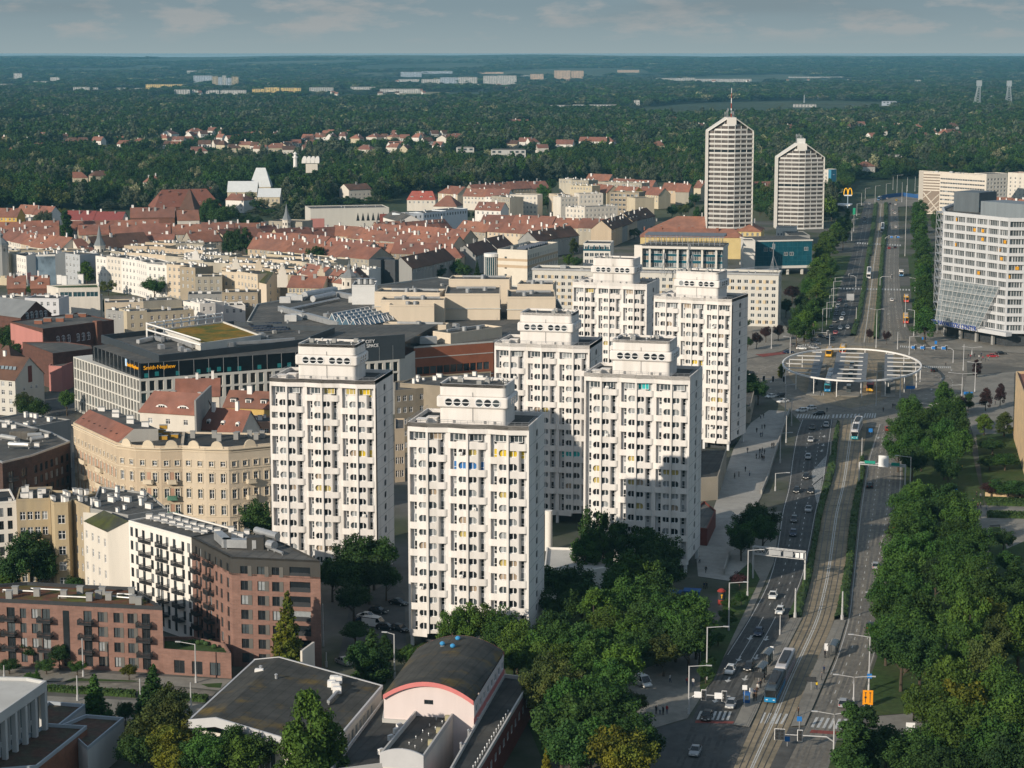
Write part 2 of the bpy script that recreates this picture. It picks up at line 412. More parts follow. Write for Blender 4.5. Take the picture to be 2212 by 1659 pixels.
def haze():
 mb=MB();mb.box((0,8300,-1.5),(23000,18600,121.2))
 me=mb.mesh('haze',[])
 m=bpy.data.materials.new('haze');m.use_nodes=True;nt=m.node_tree
 for n in list(nt.nodes):
  if n.type=='BSDF_PRINCIPLED':nt.nodes.remove(n)
 v=nt.nodes.new('ShaderNodeVolumePrincipled');v.inputs['Density'].default_value=4.7e-5
 v.inputs['Color'].default_value=(.24,.62,.86,1);v.inputs['Anisotropy'].default_value=0.0
 nt.links.new(v.outputs[0],nt.nodes['Material Output'].inputs['Volume'])
 me.materials.append(m)
 o=link('haze',me);o['kind']='stuff';o['label']='pale blue haze over the far forest and suburbs'
 return o
HAZE=True
if HAZE:haze()
GROUND=M('city_ground',(.115,.11,.098),.95,.2,.15,col2=(.05,.062,.03),fac2=.52,big=.018)
FIELDS=M('far_land',(.030,.050,.022),.95,.3,.004,col2=(.10,.105,.055),fac2=.56,big=.0009)
def ground():
 mb=MB();mb.quad((-700,-150,0),(900,-150,0),(900,1500,0),(-700,1500,0))
 struct('ground',mb,GROUND)
 mb=MB();xs=[i*160-11200 for i in range(141)];ys=[1500*1.09**j for j in range(30)]
 ys=[-600,1500]+[y for y in ys[1:]if y<16000]+[17500]
 idx={}
 for j,y in enumerate(ys):
  for i,x in enumerate(xs):
   hh=0
   if y>9000:
    t=min(1,(y-9000)/6500)
    hh=t*(92+10*math.sin(x/1900+1.1)+6*math.sin(x/640+2)+5*math.sin(x/330+y/900)+(8 if x<-500 else 0)*min(1,(-x-500)/1500))
   mb.v.append((x,y,hh-.35 if y<5000 else hh-.1));idx[i,j]=len(mb.v)-1
 for j in range(len(ys)-1):
  for i in range(len(xs)-1):
   mb.f.append((idx[i,j],idx[i+1,j],idx[i+1,j+1],idx[i,j+1]));mb.m.append(0)
 struct('terrain',mb,FIELDS,smooth=True)
ground()
ZR=46.6;ZC=[43.75-2.815*r for r in range(15)];TW,TD=25.0,16.6
RIBS=(-8.3,0.0,8.3);BND=(-4.15,4.15)
def yf(x):
 k=min(abs(x-r)for r in RIBS)
 return-.55+.62*min(k,4.15)/4.15
TC={}
def tower_meshes():
 FR=2.0;RC=.36;PX0,PX1,PR=.24,1.90,.76
 yF=lambda x:-.55+.62*abs(x)/4.15
 def half_outline(s,grow=0.0):
  pts=[(s*PX0,-PR-grow),(s*(PX1-PR),-PR-grow)]
  for i in range(1,8):
   t=-math.pi/2+math.pi*i/8
   pts.append((s*(PX1-PR+(PR+grow)*math.cos(t)),(PR+grow)*math.sin(t)))
  pts+=[(s*(PX1-PR),PR+grow),(s*PX0,PR+grow)]
  return pts
 body=MB()
 for rb in RIBS:
  for s in(-1,1):
   hole=half_outline(s)
   for r,zc in enumerate(ZC):
    zt=zc+1.4075 if r else zc-.62;zb=zc-1.4075
    X=lambda x,q=0:(rb+x,yF(x)+q)
    if r:
     outer=[(s*.2,-1.4075),(s*FR,-1.4075),(s*FR,1.4075),(s*.2,1.4075)]
     allp=outer+hole
     tris=tessellate_polygon([[Vector((a,b,0))for a,b in outer],[Vector((a,b,0))for a,b in hole[::-1]]])
     pts2=outer+hole[::-1]
     k=len(body.v)
     for a,b in pts2:body.v.append((rb+a,yF(a),zc+b))
     for t in tris:
      a,b,c=t
      A,B,C=pts2[a],pts2[b],pts2[c]
      if(B[0]-A[0])*(C[1]-A[1])-(B[1]-A[1])*(C[0]-A[0])<0:b,c=c,b
      body.f.append((k+a,k+b,k+c));body.m.append(0)
     for i in range(len(hole)-1):
      a,b=hole[i],hole[i+1]
      q=[(rb+a[0],yF(a[0]),zc+a[1]),(rb+a[0],yF(a[0])+.5,zc+a[1]),(rb+b[0],yF(b[0])+.5,zc+b[1]),(rb+b[0],yF(b[0]),zc+b[1])]
      body.poly(q if s>0 else q[::-1],0)
    else:
     q=[(*X(s*.2),zb),(*X(s*FR),zb),(*X(s*FR),zt),(*X(s*.2),zt)]
     body.poly(q if s>0 else q[::-1],0)
     q=[(*X(s*.2),zt),(*X(s*FR),zt),(rb+s*(FR+RC),1.1,zt),(rb+s*.2,1.1,zt)]
     body.poly(q if s>0 else q[::-1],0)
    arc=[(s*(FR+RC*math.sin(t)),yF(FR)+RC*(1-math.cos(t)))for t in[math.pi/2*i/4 for i in range(5)]]+[(s*(FR+RC),1.1)]
    for i in range(len(arc)-1):
     a,b=arc[i],arc[i+1]
     q=[(rb+a[0],a[1],zb),(rb+b[0],b[1],zb),(rb+b[0],b[1],zt),(rb+a[0],a[1],zt)]
     body.poly(q if s>0 else q[::-1],0)
  body.box((rb,-.56,ZC[-1]-1.41),(.46,.62,44.7-ZC[-1]+1.41),0,0)
 body.quad((-12.2,1.1,2.88),(12.2,1.1,2.88),(12.2,1.1,44.8),(-12.2,1.1,44.8),1)
 for b in BND:body.box((b,.66,2.9),(.95,.92,41.9),0,0)
 for e in(-1,1):body.box((e*12.28,.56,2.9),(.44,1.1,41.9),0,0)
 body.quad((-12.5,0,2.87),(-12.5,TD,2.87),(12.5,TD,2.87),(12.5,0,2.87),1)
 line=[(-12.5,.05),(-8.3,-.62),(-4.15,.02),(0,-.62),(4.15,.02),(8.3,-.62),(12.5,.05)]
 prof=line+[(12.5,TD),(-12.5,TD)]
 for a,b in zip(line,line[1:]):
  body.quad((*a,44.72),(*b,44.72),(*b,ZR),(*a,ZR),0)
  body.quad((a[0],1.1,44.72),(b[0],1.1,44.72),(*b,44.72),(*a,44.72),1)
 def side(x,s):
  holes=[(7.6,9.6,zc-.75,zc+.75)for zc in ZC]
  if s>0:body.wall((x,.0),(x,TD),2.9,ZR,holes,.3,0)
  else:body.wall((x,TD),(x,.0),2.9,ZR,[(TD-h[1],TD-h[0],h[2],h[3])for h in holes],.3,0)
  for zc in ZC:
   for su in(-1,1):
    for sv in(-1,1):
     cx,cz=8.6+su*1.0,zc+sv*.75;r=.62
     arc=[(cx-su*r+su*r*math.cos(t),cz-sv*r+sv*r*math.sin(t))for t in[math.pi/2*i/4 for i in range(5)]]
     pts=[(x+s*.004,cx,cz)]+[(x+s*.004,a,b)for a,b in arc]
     if su*sv*s<0:pts=pts[:1]+pts[1:][::-1]
     body.poly(pts,0)
  for zc in ZC[1:]:
   body.box((x+s*.012,TD/2,zc+1.38),(.03,TD,.05),0,2)
 side(12.5,1);side(-12.5,-1)
 body.quad((12.5,TD,2.9),(-12.5,TD,2.9),(-12.5,TD,ZR),(12.5,TD,ZR),0)
 body.parapet(prof,ZR-.9,ZR+.004,.28,0)
 TC['wall']=body.mesh('wall',[PANEL,PANEL2,M('panel_joint',(.25,.25,.25),.9)])
 roof=MB();ins=inset([Vector(p)for p in prof],.2);roof.cap([tuple(p)for p in ins],ZR-.75,0)
 TC['roof']=roof.mesh('roof',[MEMB])
 base=MB()
 base.prism([(-10.5,3),(10.5,3),(10.5,14),(-10.5,14)],0,2.9,0)
 TC['base']=base.mesh('ground_floor',[M('dark_shopfront',(.05,.055,.06),.4,.3,.8)])
 col=MB()
 TC['column']=MB().box((0,0,0),(.7,.7,2.9)).mesh('column',[PANEL2])
 for s in(-1,1):
  mb=MB()
  r=1.0;xe=4.2
  path=[(s*.24,yF(.24)-.05),(s*2.0,yF(2.0)-.05),(s*(xe-r),yF(2.6)-.05)]
  y0=yF(2.6)-.05
  path+=[(s*(xe-r+r*math.sin(t)),y0+r*(1-math.cos(t)))for t in[math.pi/2*i/6 for i in range(1,7)]]+[(s*xe,1.08)]
  pp=path if s>0 else path[::-1]
  mb.strip(pp,-2.22,-.80,.14,0)
  mb.cap([(a,b)for a,b in(path+[(s*.24,1.08)])][::(1 if s>0 else-1)],-2.0,1)
  mb.cap([(a,b)for a,b in(path+[(s*.24,1.08)])][::(-1 if s>0 else 1)],-2.19,0)
  TC['balc',s]=mb.mesh('balcony',[PANEL,PANEL2])
  for pane in range(9):
   mb=MB();out=half_outline(s,.12)
   pts=[(a,yF(a)+.42,b)for a,b in out]
   mb.poly(pts if s>0 else pts[::-1],0)
   TC['pill',s,pane]=mb.mesh('window',[[GLASS,GLASSM,CURT,GLASSG,CURTY,BLINDY,BEIGE,BLINDB,BLINDT][pane]])
  mb=MB();y=yF(1.0)+.36
  mb.box((s*1.05,y,-PR),(.13,.1,2*PR),0,0);mb.box((s*1.0,y+.01,-PR-.02),(1.6,.1,.14),0,0)
  mb.box((s*1.84,y,-PR*.6),(.07,.1,1.2*PR),0,0)
  TC['pframe',s]=mb.mesh('frame',[WFRAME])
 def rr(x0,x1,y0,y1,r,n=5):
  p=[]
  for cx,cy,a in((x1-r,y0+r,-90),(x1-r,y1-r,0),(x0+r,y1-r,90),(x0+r,y0+r,180)):
   p+=[(cx+r*math.cos(math.radians(a+90*i/n)),cy+r*math.sin(math.radians(a+90*i/n)))for i in range(n+1)]
  return p
 mb=MB();x0,x1,y0,y1=-6.5,7.3,2.6,12.0
 mb.prism(rr(x0,x1,y0,y1,.9),ZR-.7,49.55,0)
 for za,zb,ga,gb in((49.45,49.7,.32,.5),(49.7,51.45,.5,.5),(51.45,51.7,.5,.32)):
  A=rr(x0-ga,x1+ga,y0-ga,y1+ga,.55);B=rr(x0-gb,x1+gb,y0-gb,y1+gb,.55)
  for i in range(len(A)):
   j=(i+1)%len(A);mb.quad((*A[i],za),(*A[j],za),(*B[j],zb),(*B[i],zb),0)
 mb.cap(rr(x0-.32,x1+.32,y0-.32,y1+.32,.55)[::-1],49.45,0);mb.cap(rr(x0-.32,x1+.32,y0-.32,y1+.32,.55),51.7,0)
 for za,zb,ga,gb in((51.6,51.9,-.25,.0),(51.9,54.25,0,0)):
  A=rr(x0-ga,x1+ga,y0-ga,y1+ga,.9);B=rr(x0-gb,x1+gb,y0-gb,y1+gb,.9)
  for i in range(len(A)):
   j=(i+1)%len(A);mb.quad((*A[i],za),(*A[j],za),(*B[j],zb),(*B[i],zb),0)
 mb.parapet(rr(x0,x1,y0,y1,.9),53.6,54.25,.35,0)
 mb.cap(rr(x0+.3,x1-.3,y0+.3,y1-.3,.7),53.75,1)
 for xx in(-3.4,3.0,5.0):mb.box((xx,y0-.02,46.3),(.55,.1,.55),0,2)
 mb.box((.45,y0-.05,ZR),(.1,.1,6),0,2)
 TC['pent']=mb.mesh('penthouse',[PANEL,MEMB2,M('pipe_grey',(.2,.2,.2),.6)])
 def porthole(pane):
  mb=MB();n=18
  C=[(math.cos(2*math.pi*i/n),math.sin(2*math.pi*i/n))for i in range(n)]
  for i in range(n):
   (a,b),(c,d)=C[i],C[(i+1)%n]
   mb.quad((.74*a,-.03,.74*b),(.88*a,-.10,.88*b),(.88*c,-.10,.88*d),(.74*c,-.03,.74*d),0)
   mb.quad((.88*a,-.10,.88*b),(.94*a,.02,.94*b),(.94*c,.02,.94*d),(.88*c,-.10,.88*d),0)
  mb.poly([(.76*a,-.03,.76*b)for a,b in C][::-1],1)
  if pane!=2:mb.box((0,-.06,-.06),(1.44,.06,.13),0,0)
  return mb.mesh('porthole',[WFRAME,[GLASS,GLASSM,CURT][pane]])
 for p in range(3):TC['port',p]=porthole(p)
 mb=MB();mb.tube((0,0,0),(0,0,.55),.13,6);mb.ball((0,0,.75),.3,8,5,0,.85)
 TC['vent']=mb.mesh('ventilator',[SILVER],smooth=True)
 mb=MB();mb.box((0,0,0),(1.0,.9,.9));TC['vbox']=mb.mesh('vent_box',[GREYP])
 mb=MB();mb.box((0,0,0),(1.9,1.6,1.1));mb.box((0,0,1.1),(2.3,2.0,.18));TC['hatch']=mb.mesh('roof_hatch',[PANEL])
 mb=MB();ln=[(a,b+.25)for a,b in line]
 for z in(ZR+.35,ZR+.7):
  for a,b in zip(ln,ln[1:]):mb.tube((*a,z),(*b,z),.035,4)
  mb.tube((12.3,.3,z),(12.3,TD,z),.035,4);mb.tube((-12.3,.3,z),(-12.3,TD,z),.035,4)
 for a,b in zip(ln,ln[1:]):
  for t in(0,.33,.66):mb.tube((a[0]+(b[0]-a[0])*t,a[1]+(b[1]-a[1])*t,ZR),(a[0]+(b[0]-a[0])*t,a[1]+(b[1]-a[1])*t,ZR+.72),.035,4)
 TC['rail']=mb.mesh('railing',[METAL])
 mb=MB();mb.box((0,0,0),(.8,.35,.6));mb.ball((0,-.19,.3),.2,8,4,0,1);TC['ac']=mb.mesh('air_conditioner',[WHITE])
tower_meshes()
def white_tower(fl,fr,label,seed,pat,special={},rows=range(15)):
 """fl, fr: photo points of the front parapet corners"""
 a,b=G(*fl,ZR),G(*fr,ZR)
 d=(b-a);rz=math.atan2(d.y,d.x);c=(a+b)/2
 rr_=random.Random(seed)
 t=thing('white_tower',label,'apartment tower',(c.x,c.y,0),rz,'white concrete apartment towers')
 for k in('wall','roof'):link(k,TC[k],t)
 link('ground_floor',TC['base'],t);link('penthouse',TC['pent'],t);link('railing',TC['rail'],t)
 for x in(-11.9,-4.15,4.15,11.9):link('column',TC['column'],t,(x,.7,0))
 for x in(-11.9,11.9):link('column',TC['column'],t,(x,15.5,0))
 panes=[0]*10+[1]*5+[2]*5+[4,6]
 for bi,rb in enumerate(RIBS):
  for r,zc in enumerate(ZC):
   fl_pane=rr_.choice(panes)
   for si,s in enumerate((-1,1)):
    p=fl_pane if rr_.random()<.45 else rr_.choice(panes)
    p=special.get((bi,r),p)
    if isinstance(p,tuple):p=p[si]
    if r:
     o=link('window',TC['pill',s,p],t,(rb,0,zc));link('frame',TC['pframe',s],o)
    else:
     link('window',win_mesh(2.6,1.45,'three',p if p!=0 else 1),t,(rb+s*1.55,.62,zc-.62))
    dp=p if p in(5,7,8)else rr_.choice([0,0,0,1,2,2])
    link('balcony_door',win_mesh(.78,2.0,'door',dp),t,(rb+s*2.78,1.04,zc-1.25))
    if pat[bi][si](r):link('balcony',TC['balc',s],t,(rb,0,zc))
    if rr_.random()<.02:link('air_conditioner',TC['ac'],t,(rb+s*1.4,-.55,zc-.6))
 for r,zc in enumerate(ZC):
  for s in(1,-1):
   o=link('window',win_mesh(2.0,1.5,'dark',rr_.choice([0,1,1,2])),t,(s*12.22,8.6,zc-.75),s*math.pi/2)
 for i,x in enumerate((-4.55,-2.8,-1.05,1.75,3.5,5.25)):
  link('porthole',TC['port',special.get(('port',i),rr_.choice([0,0,0,1]))],t,(x+.15,2.08,50.58))
 for y in(5.4,7.3,9.2):link('porthole',TC['port',0],t,(7.82,y,50.58),math.pi/2)
 for i in range(rr_.randint(6,9)):
  link('ventilator',TC['vent'],t,(rr_.choice([-5.8,-5.2,-2.4,.4,1.5,3.2,5.6,6.6])+rr_.uniform(-.3,.3),rr_.uniform(3.4,11.2),53.75))
 for i in range(3):link('vent_box',TC['vbox'],t,(rr_.uniform(-5,6),rr_.uniform(4,11),53.75))
 link('roof_hatch',TC['hatch'],t,(-8.3,4.5,ZR-.75));link('roof_hatch',TC['hatch'],t,(-9.8,2.0,ZR-.75))
 return t
ev,od,al,no_=(lambda r:r%2==0),(lambda r:r%2==1),(lambda r:r>0),(lambda r:False)
white_tower((579.5,815.5),(812.5,822.5),'white concrete tower with rounded balconies, standing beside the cream ornate corner tenement',1,((lambda r:r%2==1 or r==2,od),(ev,ev),(od,lambda r:r%2==1 or r==2)),{(2,0):(4,5),(2,5):(6,5)})
white_tower((875.5,911),(1147,921),'nearest and tallest looking white concrete tower, with a yellow and a blue blind',2,((ev,od),(ev,ev),(od,ev)),{(2,1):5,(1,2):7})
white_tower((1061.5,739.5),(1280,747),'white concrete tower directly behind the nearest tower, right of the brown banded mall wall',3,((od,od),(ev,ev),(ev,od)),{(2,9):8})
white_tower((1259.5,804.5),(1493,814),'white concrete tower whose lower right half lies in shadow, by the leafy courtyard',4,((lambda r:False,ev),(od,ev),(ev,ev)),{(1,0):(2,8),(0,2):2})
white_tower((1233,608),(1401,614),'farthest white concrete tower, in front of the long pale office slab',5,((od,od),(ev,ev),(od,od)),{(0,2):1})
white_tower((1404.5,638),(1589,647),'white concrete tower nearest the roundabout, its foot on the paved footway',6,((ev,ev),(od,od),(ev,ev)),{('port',0):2,(1,6):(1,5)})
def back(a,b,depth):
 d=(Vector(b[:2])-Vector(a[:2])).normalized();n=Vector((-d.y,d.x))*depth
 return[Vector(a[:2]),Vector(b[:2]),Vector(b[:2])+n,Vector(a[:2])+n]
def bldg(name,label,cat,pts,z,wmat,rmat=None,spec={},par=.6,z0=0.0,group=None,rim=None,band=None,trim=None,only=None):
 """flat-roofed building on plan pts (counter-clockwise from front left); spec maps an edge to its openings"""
 pts=[Vector(p[:2])for p in pts]
 c=sum(pts,Vector((0,0)))/len(pts)
 t=thing(name,label,cat,(c.x,c.y,z0),group=group)
 mb=MB();n=len(pts)
 for i in range(n):
  a,b=pts[i],pts[(i+1)%n];L_=(b-a).length
  s=spec.get(i)
  if s:
   s=s if isinstance(s,list)else[s]
   holes=[]
   for q in s:
    if 'cols' in q:holes+=[(u-q['w']/2,u+q['w']/2,q['zs']+q.get('dz',3)*k,q['zs']+q.get('dz',3)*k+q['h'],q.get('style','cross'))for k in range(q['nf'])for u in q['cols']if 0.05<u-q['w']/2 and u+q['w']/2<L_-.05]
    else:holes+=[(*h,q.get('style','cross'))for h in grid(L_,q['n'],q['w'],q['zs'],q.get('dz',3),q['nf'],q['h'],q.get('m',.5),q.get('off',0))]
   facade(mb,t,a,b,z0,z,holes,panes=s[0].get('panes',PANES),depth=s[0].get('depth',.2))
  else:mb.quad((*a,z0),(*b,z0),(*b,z),(*a,z),0)
 if par:mb.parapet(pts,z-.05,z+par,.3,1 if rim else 0)
 mats=[wmat,rim or wmat]
 mb.part('wall',mats,t)
 rb=MB();rb.cap([tuple(p)for p in(inset(pts,.15)if par else pts)],z+.02);rb.part('roof',[rmat or MEMB],t)
 if trim:
  tb=MB()
  for zz,hh,pr in trim:
   tb_p=inset(pts,-pr)
   tb.prism([tuple(p)for p in tb_p],zz,zz+hh,0,bottom=True)
  tb.part('cornice',[WHITE if band is None else band],t)
 t['_pts']=[v for p in pts for v in(p.x,p.y)];t['_z']=z
 return t
CHIM={}
def chimney_mesh(w=1.0,d=.7,h=1.6,mat=None):
 mat=mat or WHITE
 k=(w,d,h,mat.name)
 if k not in CHIM:
  mb=MB();mb.box((0,0,0),(w,d,h));mb.box((0,0,h),(w+.2,d+.2,.12),0,1)
  CHIM[k]=mb.mesh('chimney',[mat,GREYP])
 return CHIM[k]
def boxmesh(name,sx,sy,sz,mat):
 k=(name,sx,sy,sz,mat.name)
 if k not in CHIM:
  mb=MB();mb.box((0,0,0),(sx,sy,sz));mb.box((0,0,sz),(sx*.86,sy*.86,.08));CHIM[k]=mb.mesh(name,[mat])
 return CHIM[k]
def addat(o,name,me,p,z,rz=0.0):
 lo=wloc(o);return link(name,me,o,(p[0]-lo.x,p[1]-lo.y,z-lo.z),rz)
def inpoly(p,pts):
 r=False;n=len(pts)
 for i in range(n):
  a,b=pts[i],pts[i-1]
  if(a[1]>p[1])!=(b[1]>p[1])and p[0]<(b[0]-a[0])*(p[1]-a[1])/(b[1]-a[1])+a[0]:r=not r
 return r
def clutter(o,n,kinds,rnd,z=None,marg=.08):
 pts=[Vector((o['_pts'][i],o['_pts'][i+1]))for i in range(0,len(o['_pts']),2)]
 z=o['_z']+.02 if z is None else z
 c=sum(pts,Vector((0,0)))/len(pts);k=0;tries=0
 d=pts[1]-pts[0];rz=math.atan2(d.y,d.x)
 ins=[c+(p-c)*(1-marg*2)for p in pts]
 xs=[p.x for p in pts];ys=[p.y for p in pts]
 while k<n and tries<n*20:
  tries+=1
  p=(rnd.uniform(min(xs),max(xs)),rnd.uniform(min(ys),max(ys)))
  if not inpoly(p,ins):continue
  nm,me=rnd.choice(kinds);addat(o,nm,me,p,z,rz);k+=1
CHW=[('chimney',chimney_mesh(1.2,.8,1.3)),('chimney',chimney_mesh(1.8,.7,1.1)),('chimney',chimney_mesh(.8,.8,1.6)),('chimney',chimney_mesh(.7,.6,.9))]
def vent_mesh(h=1.0,r=.3):
 k=('vent',h,r)
 if k not in CHIM:
  mb=MB();mb.tube((0,0,0),(0,0,h),r,8);mb.tube((0,0,h+.1),(0,0,h+.3),r*1.5,8,r*.5);CHIM[k]=mb.mesh('roof_vent',[METAL])
 return CHIM[k]
HVAC=[('air_handler',boxmesh('air_handler',2.6,1.6,1.4,METAL)),('air_handler',boxmesh('air_handler',1.4,1.2,1.0,GREYP)),('roof_vent',vent_mesh(1.0,.35)),('roof_vent',vent_mesh(.7,.25))]
def duct(o,path,z,w=.9,rnd=False,name='duct',mat=None,h=None):
 mb=MB();h=h or w
 for a,b in zip(path,path[1:]):
  if rnd:mb.tube((a[0],a[1],z+w/2+.3),(b[0],b[1],z+w/2+.3),w/2,10)
  else:
   a,b=Vector(a[:2]),Vector(b[:2]);m=(a+b)/2;d=b-a
   mb.box((m.x,m.y,z+.3),(d.length+w,w,h),math.atan2(d.y,d.x))
 for a in path:mb.box((a[0],a[1],z),(.2,w,.35))
 return mb.part(name,[mat or METAL],o)
BRICK=brickmat('red_brick',(.245,.138,.108),(.205,.116,.092),(.225,.15,.125),.9)
CLAD=M('charcoal_cladding',(.052,.05,.046),.6,.12,.5,streak=True)
CREAMW=M('cream_render',(.64,.595,.525),.9,.08,.3,streak=True)
WHITER=M('white_render',(.74,.71,.66),.9,.05,.3,streak=True)
def balcony_mesh(w=2.4,d=1.5):
 k=('balc',w,d)
 if k not in CHIM:
  mb=MB();mb.box((0,-d/2,0),(w,d,.15))
  for x in(-w/2+.03,w/2-.03):mb.box((x,-d/2,.15),(.05,d,.12));mb.box((x,-d/2,1.02),(.05,d,.06))
  mb.box((0,-d+.03,1.02),(w,.05,.06))
  n=int(w/.14)
  for i in range(n+1):mb.box((-w/2+w*i/n,-d+.03,.15),(.06,.03,.9))
  for i in range(int(d/.14)+1):
   for x in(-w/2+.03,w/2-.03):mb.box((x,-d+i*.14,.15),(.03,.06,.9))
  CHIM[k]=mb.mesh('balcony',[DARKM])
 return CHIM[k]
def put_on_wall(o,name,me,a,b,u,z,out=0.0):
 a=Vector(a[:2]);d=(Vector(b[:2])-a).normalized();n=Vector((d.y,-d.x));p=a+d*u+n*out
 return addat(o,name,me,p,z,math.atan2(d.y,d.x))
def brick_houses():
 zt=22.0
 A=T('7',1240,165,zt);B=T('7',1500,300,zt);C=T('7',2075,325,zt);D=T('7',1830,205,zt);E=T('7',1500,120,zt)
 pts=[A,B,C,D,E]
 t=thing('apartment_block','seven storey red brick corner block with charcoal top floor and shiny roof ducts','apartment block',(B.x,B.y,0))
 mb=MB();top=MB()
 P=[Vector(p[:2])for p in pts]
 PB=P
 L1=(PB[2]-PB[1]).length;s=L1/(2075-1500)
 rows=[0.9+2.95*k for k in range(7)]
 cols=[(1580-1500)*s,(1690-1500)*s,(1785-1500)*s]
 hol=[(u-.75,u+.75,z,z+1.95,'dark')for z in rows[:6]for u in cols]+[(11.5*L1/17.6,15.6*L1/17.6,z+.1,z+2.2,'bare')for z in rows[:6]]
 facade(mb,t,PB[1],PB[2],0,19.0,hol,depth=.25,panes=[0,0,1,2])
 hol2=[(u-.75,u+.75,rows[6],rows[6]+1.95,'dark')for u in cols]+[(11.5*L1/17.6,15.6*L1/17.6,rows[6]+.1,rows[6]+2.2,'bare')]
 facade(top,t,PB[1],PB[2],19.0,zt+.3,hol2,depth=.25,panes=[0,0,1])
 for u in cols:
  for z in rows:put_on_wall(t,'shutter_panel',boxmesh('shutter_panel',.8,.08,1.95,M('grey_panel',(.12,.115,.105),.7)),PB[1],PB[2],u+1.17,z,.03)
 L0=(PB[1]-PB[0]).length
 c0=[L0*f for f in(.12,.22,.36,.46,.62,.74,.9)]
 facade(mb,t,PB[0],PB[1],0,19.0,[(u-.55,u+.55,z,z+2.0,'dark')for z in rows[:6]for u in c0],depth=.25)
 facade(top,t,PB[0],PB[1],19.0,zt+.3,[(u-.55,u+.55,rows[6],rows[6]+2.0,'dark')for u in c0],depth=.25)
 for k in range(1,7):
  for f in(.17,.5):put_on_wall(t,'balcony',balcony_mesh(),PB[0],PB[1],L0*f,rows[k]-.25)
  put_on_wall(t,'loggia_rail',boxmesh('loggia_rail',4.0*L1/17.6,.06,1.0,DARKM),PB[1],PB[2],13.5*L1/17.6,rows[k]-.05,-.1)
 for i in(2,3,4):
  a,b=PB[i],PB[(i+1)%5]
  mb.quad((*a,0),(*b,0),(*b,19),(*a,19));top.quad((*a,19),(*b,19),(*b,zt+.3),(*a,zt+.3))
 top.parapet(PB,zt-.1,zt+.3,.3)
 mb.part('wall',[BRICK],t);top.part('top_storey',[CLAD],t)
 rb=MB();rb.cap([tuple(p)for p in inset(PB,.1)],zt+.03);rb.part('roof',[MEMB2],t)
 duct(t,[T('7',1420,190,zt),T('7',1470,235,zt),T('7',1640,240,zt)],zt,1.7)
 duct(t,[T('7',1660,150,zt),T('7',1800,190,zt)],zt,1.5,True);duct(t,[T('7',1690,225,zt),T('7',1830,280,zt)],zt,.4)
 duct(t,[T('7',1740,245,zt),T('7',1780,255,zt)],zt,1.8,True)
 for x,y in((1520,165),(1560,170),(1600,150),(1640,190),(1690,145),(1500,130),(1610,200)):
  addat(t,'chimney',chimney_mesh(1.1,.9,1.1),T('7',x,y,zt),zt)
 addat(t,'stair_head',boxmesh('stair_head',3.4,3,2.4,CLAD),T('7',1660,235,zt),zt)
 W0=T('7',833,62,zt-.4);W1=A
 pw=back(W0,W1,11.5)
 Lw=(pw[1]-pw[0]).length;f=lambda x:Lw*(x-833)/(1240-833)*1.0
 spec=[dict(cols=[f(852),f(885),f(930),f(985),f(1022),f(1045),f(1085),f(1130),f(1185),f(1222)],w=1.0,h=2.0,zs=.9,dz=2.95,nf=7,style='dark')]
 t2=bldg('apartment_block','white rendered wing with black steel balconies, joined to the tall red brick block','apartment block',pw,zt-.4,WHITER,MEMB2,{0:spec},par=.3)
 for k in range(1,7):
  for x in(955,1065,1165):put_on_wall(t2,'balcony',balcony_mesh(2.6,1.5),pw[0],pw[1],f(x),.65+2.95*k)
 for i in range(16):
  u,v=(i+.5)/16,.42+.2*(i%2);p=pw[0]+(pw[1]-pw[0])*u+(pw[3]-pw[0])*v
  addat(t2,'chimney',chimney_mesh(1.3,1.0,1.0),p,zt-.4)
 for v in(.36,.55):duct(t2,[pw[0]+(pw[1]-pw[0])*.1+(pw[3]-pw[0])*v,pw[0]+(pw[1]-pw[0])*.95+(pw[3]-pw[0])*v],zt-.4,.35)
 zl=12.8
 q0=T('7',-160,578,zl);q1=T('7',1052,636,zl);q2=T('7',850,508,zl);q3=T('7',180,474,zl);q4=T('7',-180,500,zl)
 L_=(Vector(q1[:2])-Vector(q0[:2])).length;g=lambda x:L_*(x+160)/(1052+160)
 rows=[.7,3.7,6.7,9.7]
 sp=[dict(cols=[g(-50),g(70),g(300),g(570),g(945)],w=1.7,h=2.3,zs=.6,dz=3.0,nf=4,style='dark',depth=.25),dict(cols=[g(-100),g(150),g(225),g(655),g(757),g(847)],w=1.3,h=2.0,zs=.8,dz=3.0,nf=4,style='dark')]
 t3=bldg('apartment_house','four storey red brick house with planted roof and dark balconies along the street','apartment block',[q0,q1,q2,q3,q4],zl,BRICK,M('sedum_roof',(.13,.055,.03),.95,.35,.4,col2=(.09,.10,.02),fac2=.52,big=.25),{0:sp},par=.7,rim=DARKM)
 for k in(1,2,3):
  for x in(-50,65,300,565,940):put_on_wall(t3,'balcony',balcony_mesh(2.9,1.5),q0,q1,g(x),rows[k]-.35)
 for x in(655,757,847,225):
  for z in rows:put_on_wall(t3,'shutter_panel',boxmesh('shutter_panel',.7,.08,2.0,M('grey_panel',(.12,.115,.105),.7)),q0,q1,g(x)+1.05,z+.1,.03)
 put_on_wall(t3,'stair_glazing',boxmesh('stair_glazing',1.3,.1,11.2,GLASS),q0,q1,g(430),.5,.02)
 for x,y in((240,545),(415,555),(520,530),(580,575),(640,560),(665,535),(705,570),(860,590),(855,540),(900,600),(60,560),(100,530)):
  addat(t3,'chimney',chimney_mesh(1.2,1.0,1.5,GREYP),T('7',x,y,zl),zl)
 for a,b in(((20,520),(240,530)),((200,510),(400,520)),((380,560),(600,570)),((700,560),(880,575)),((760,545),(860,550))):
  duct(t3,[T('7',*a,zl),T('7',*b,zl)],zl,.38,True,mat=SILVER)
 zp=4.2
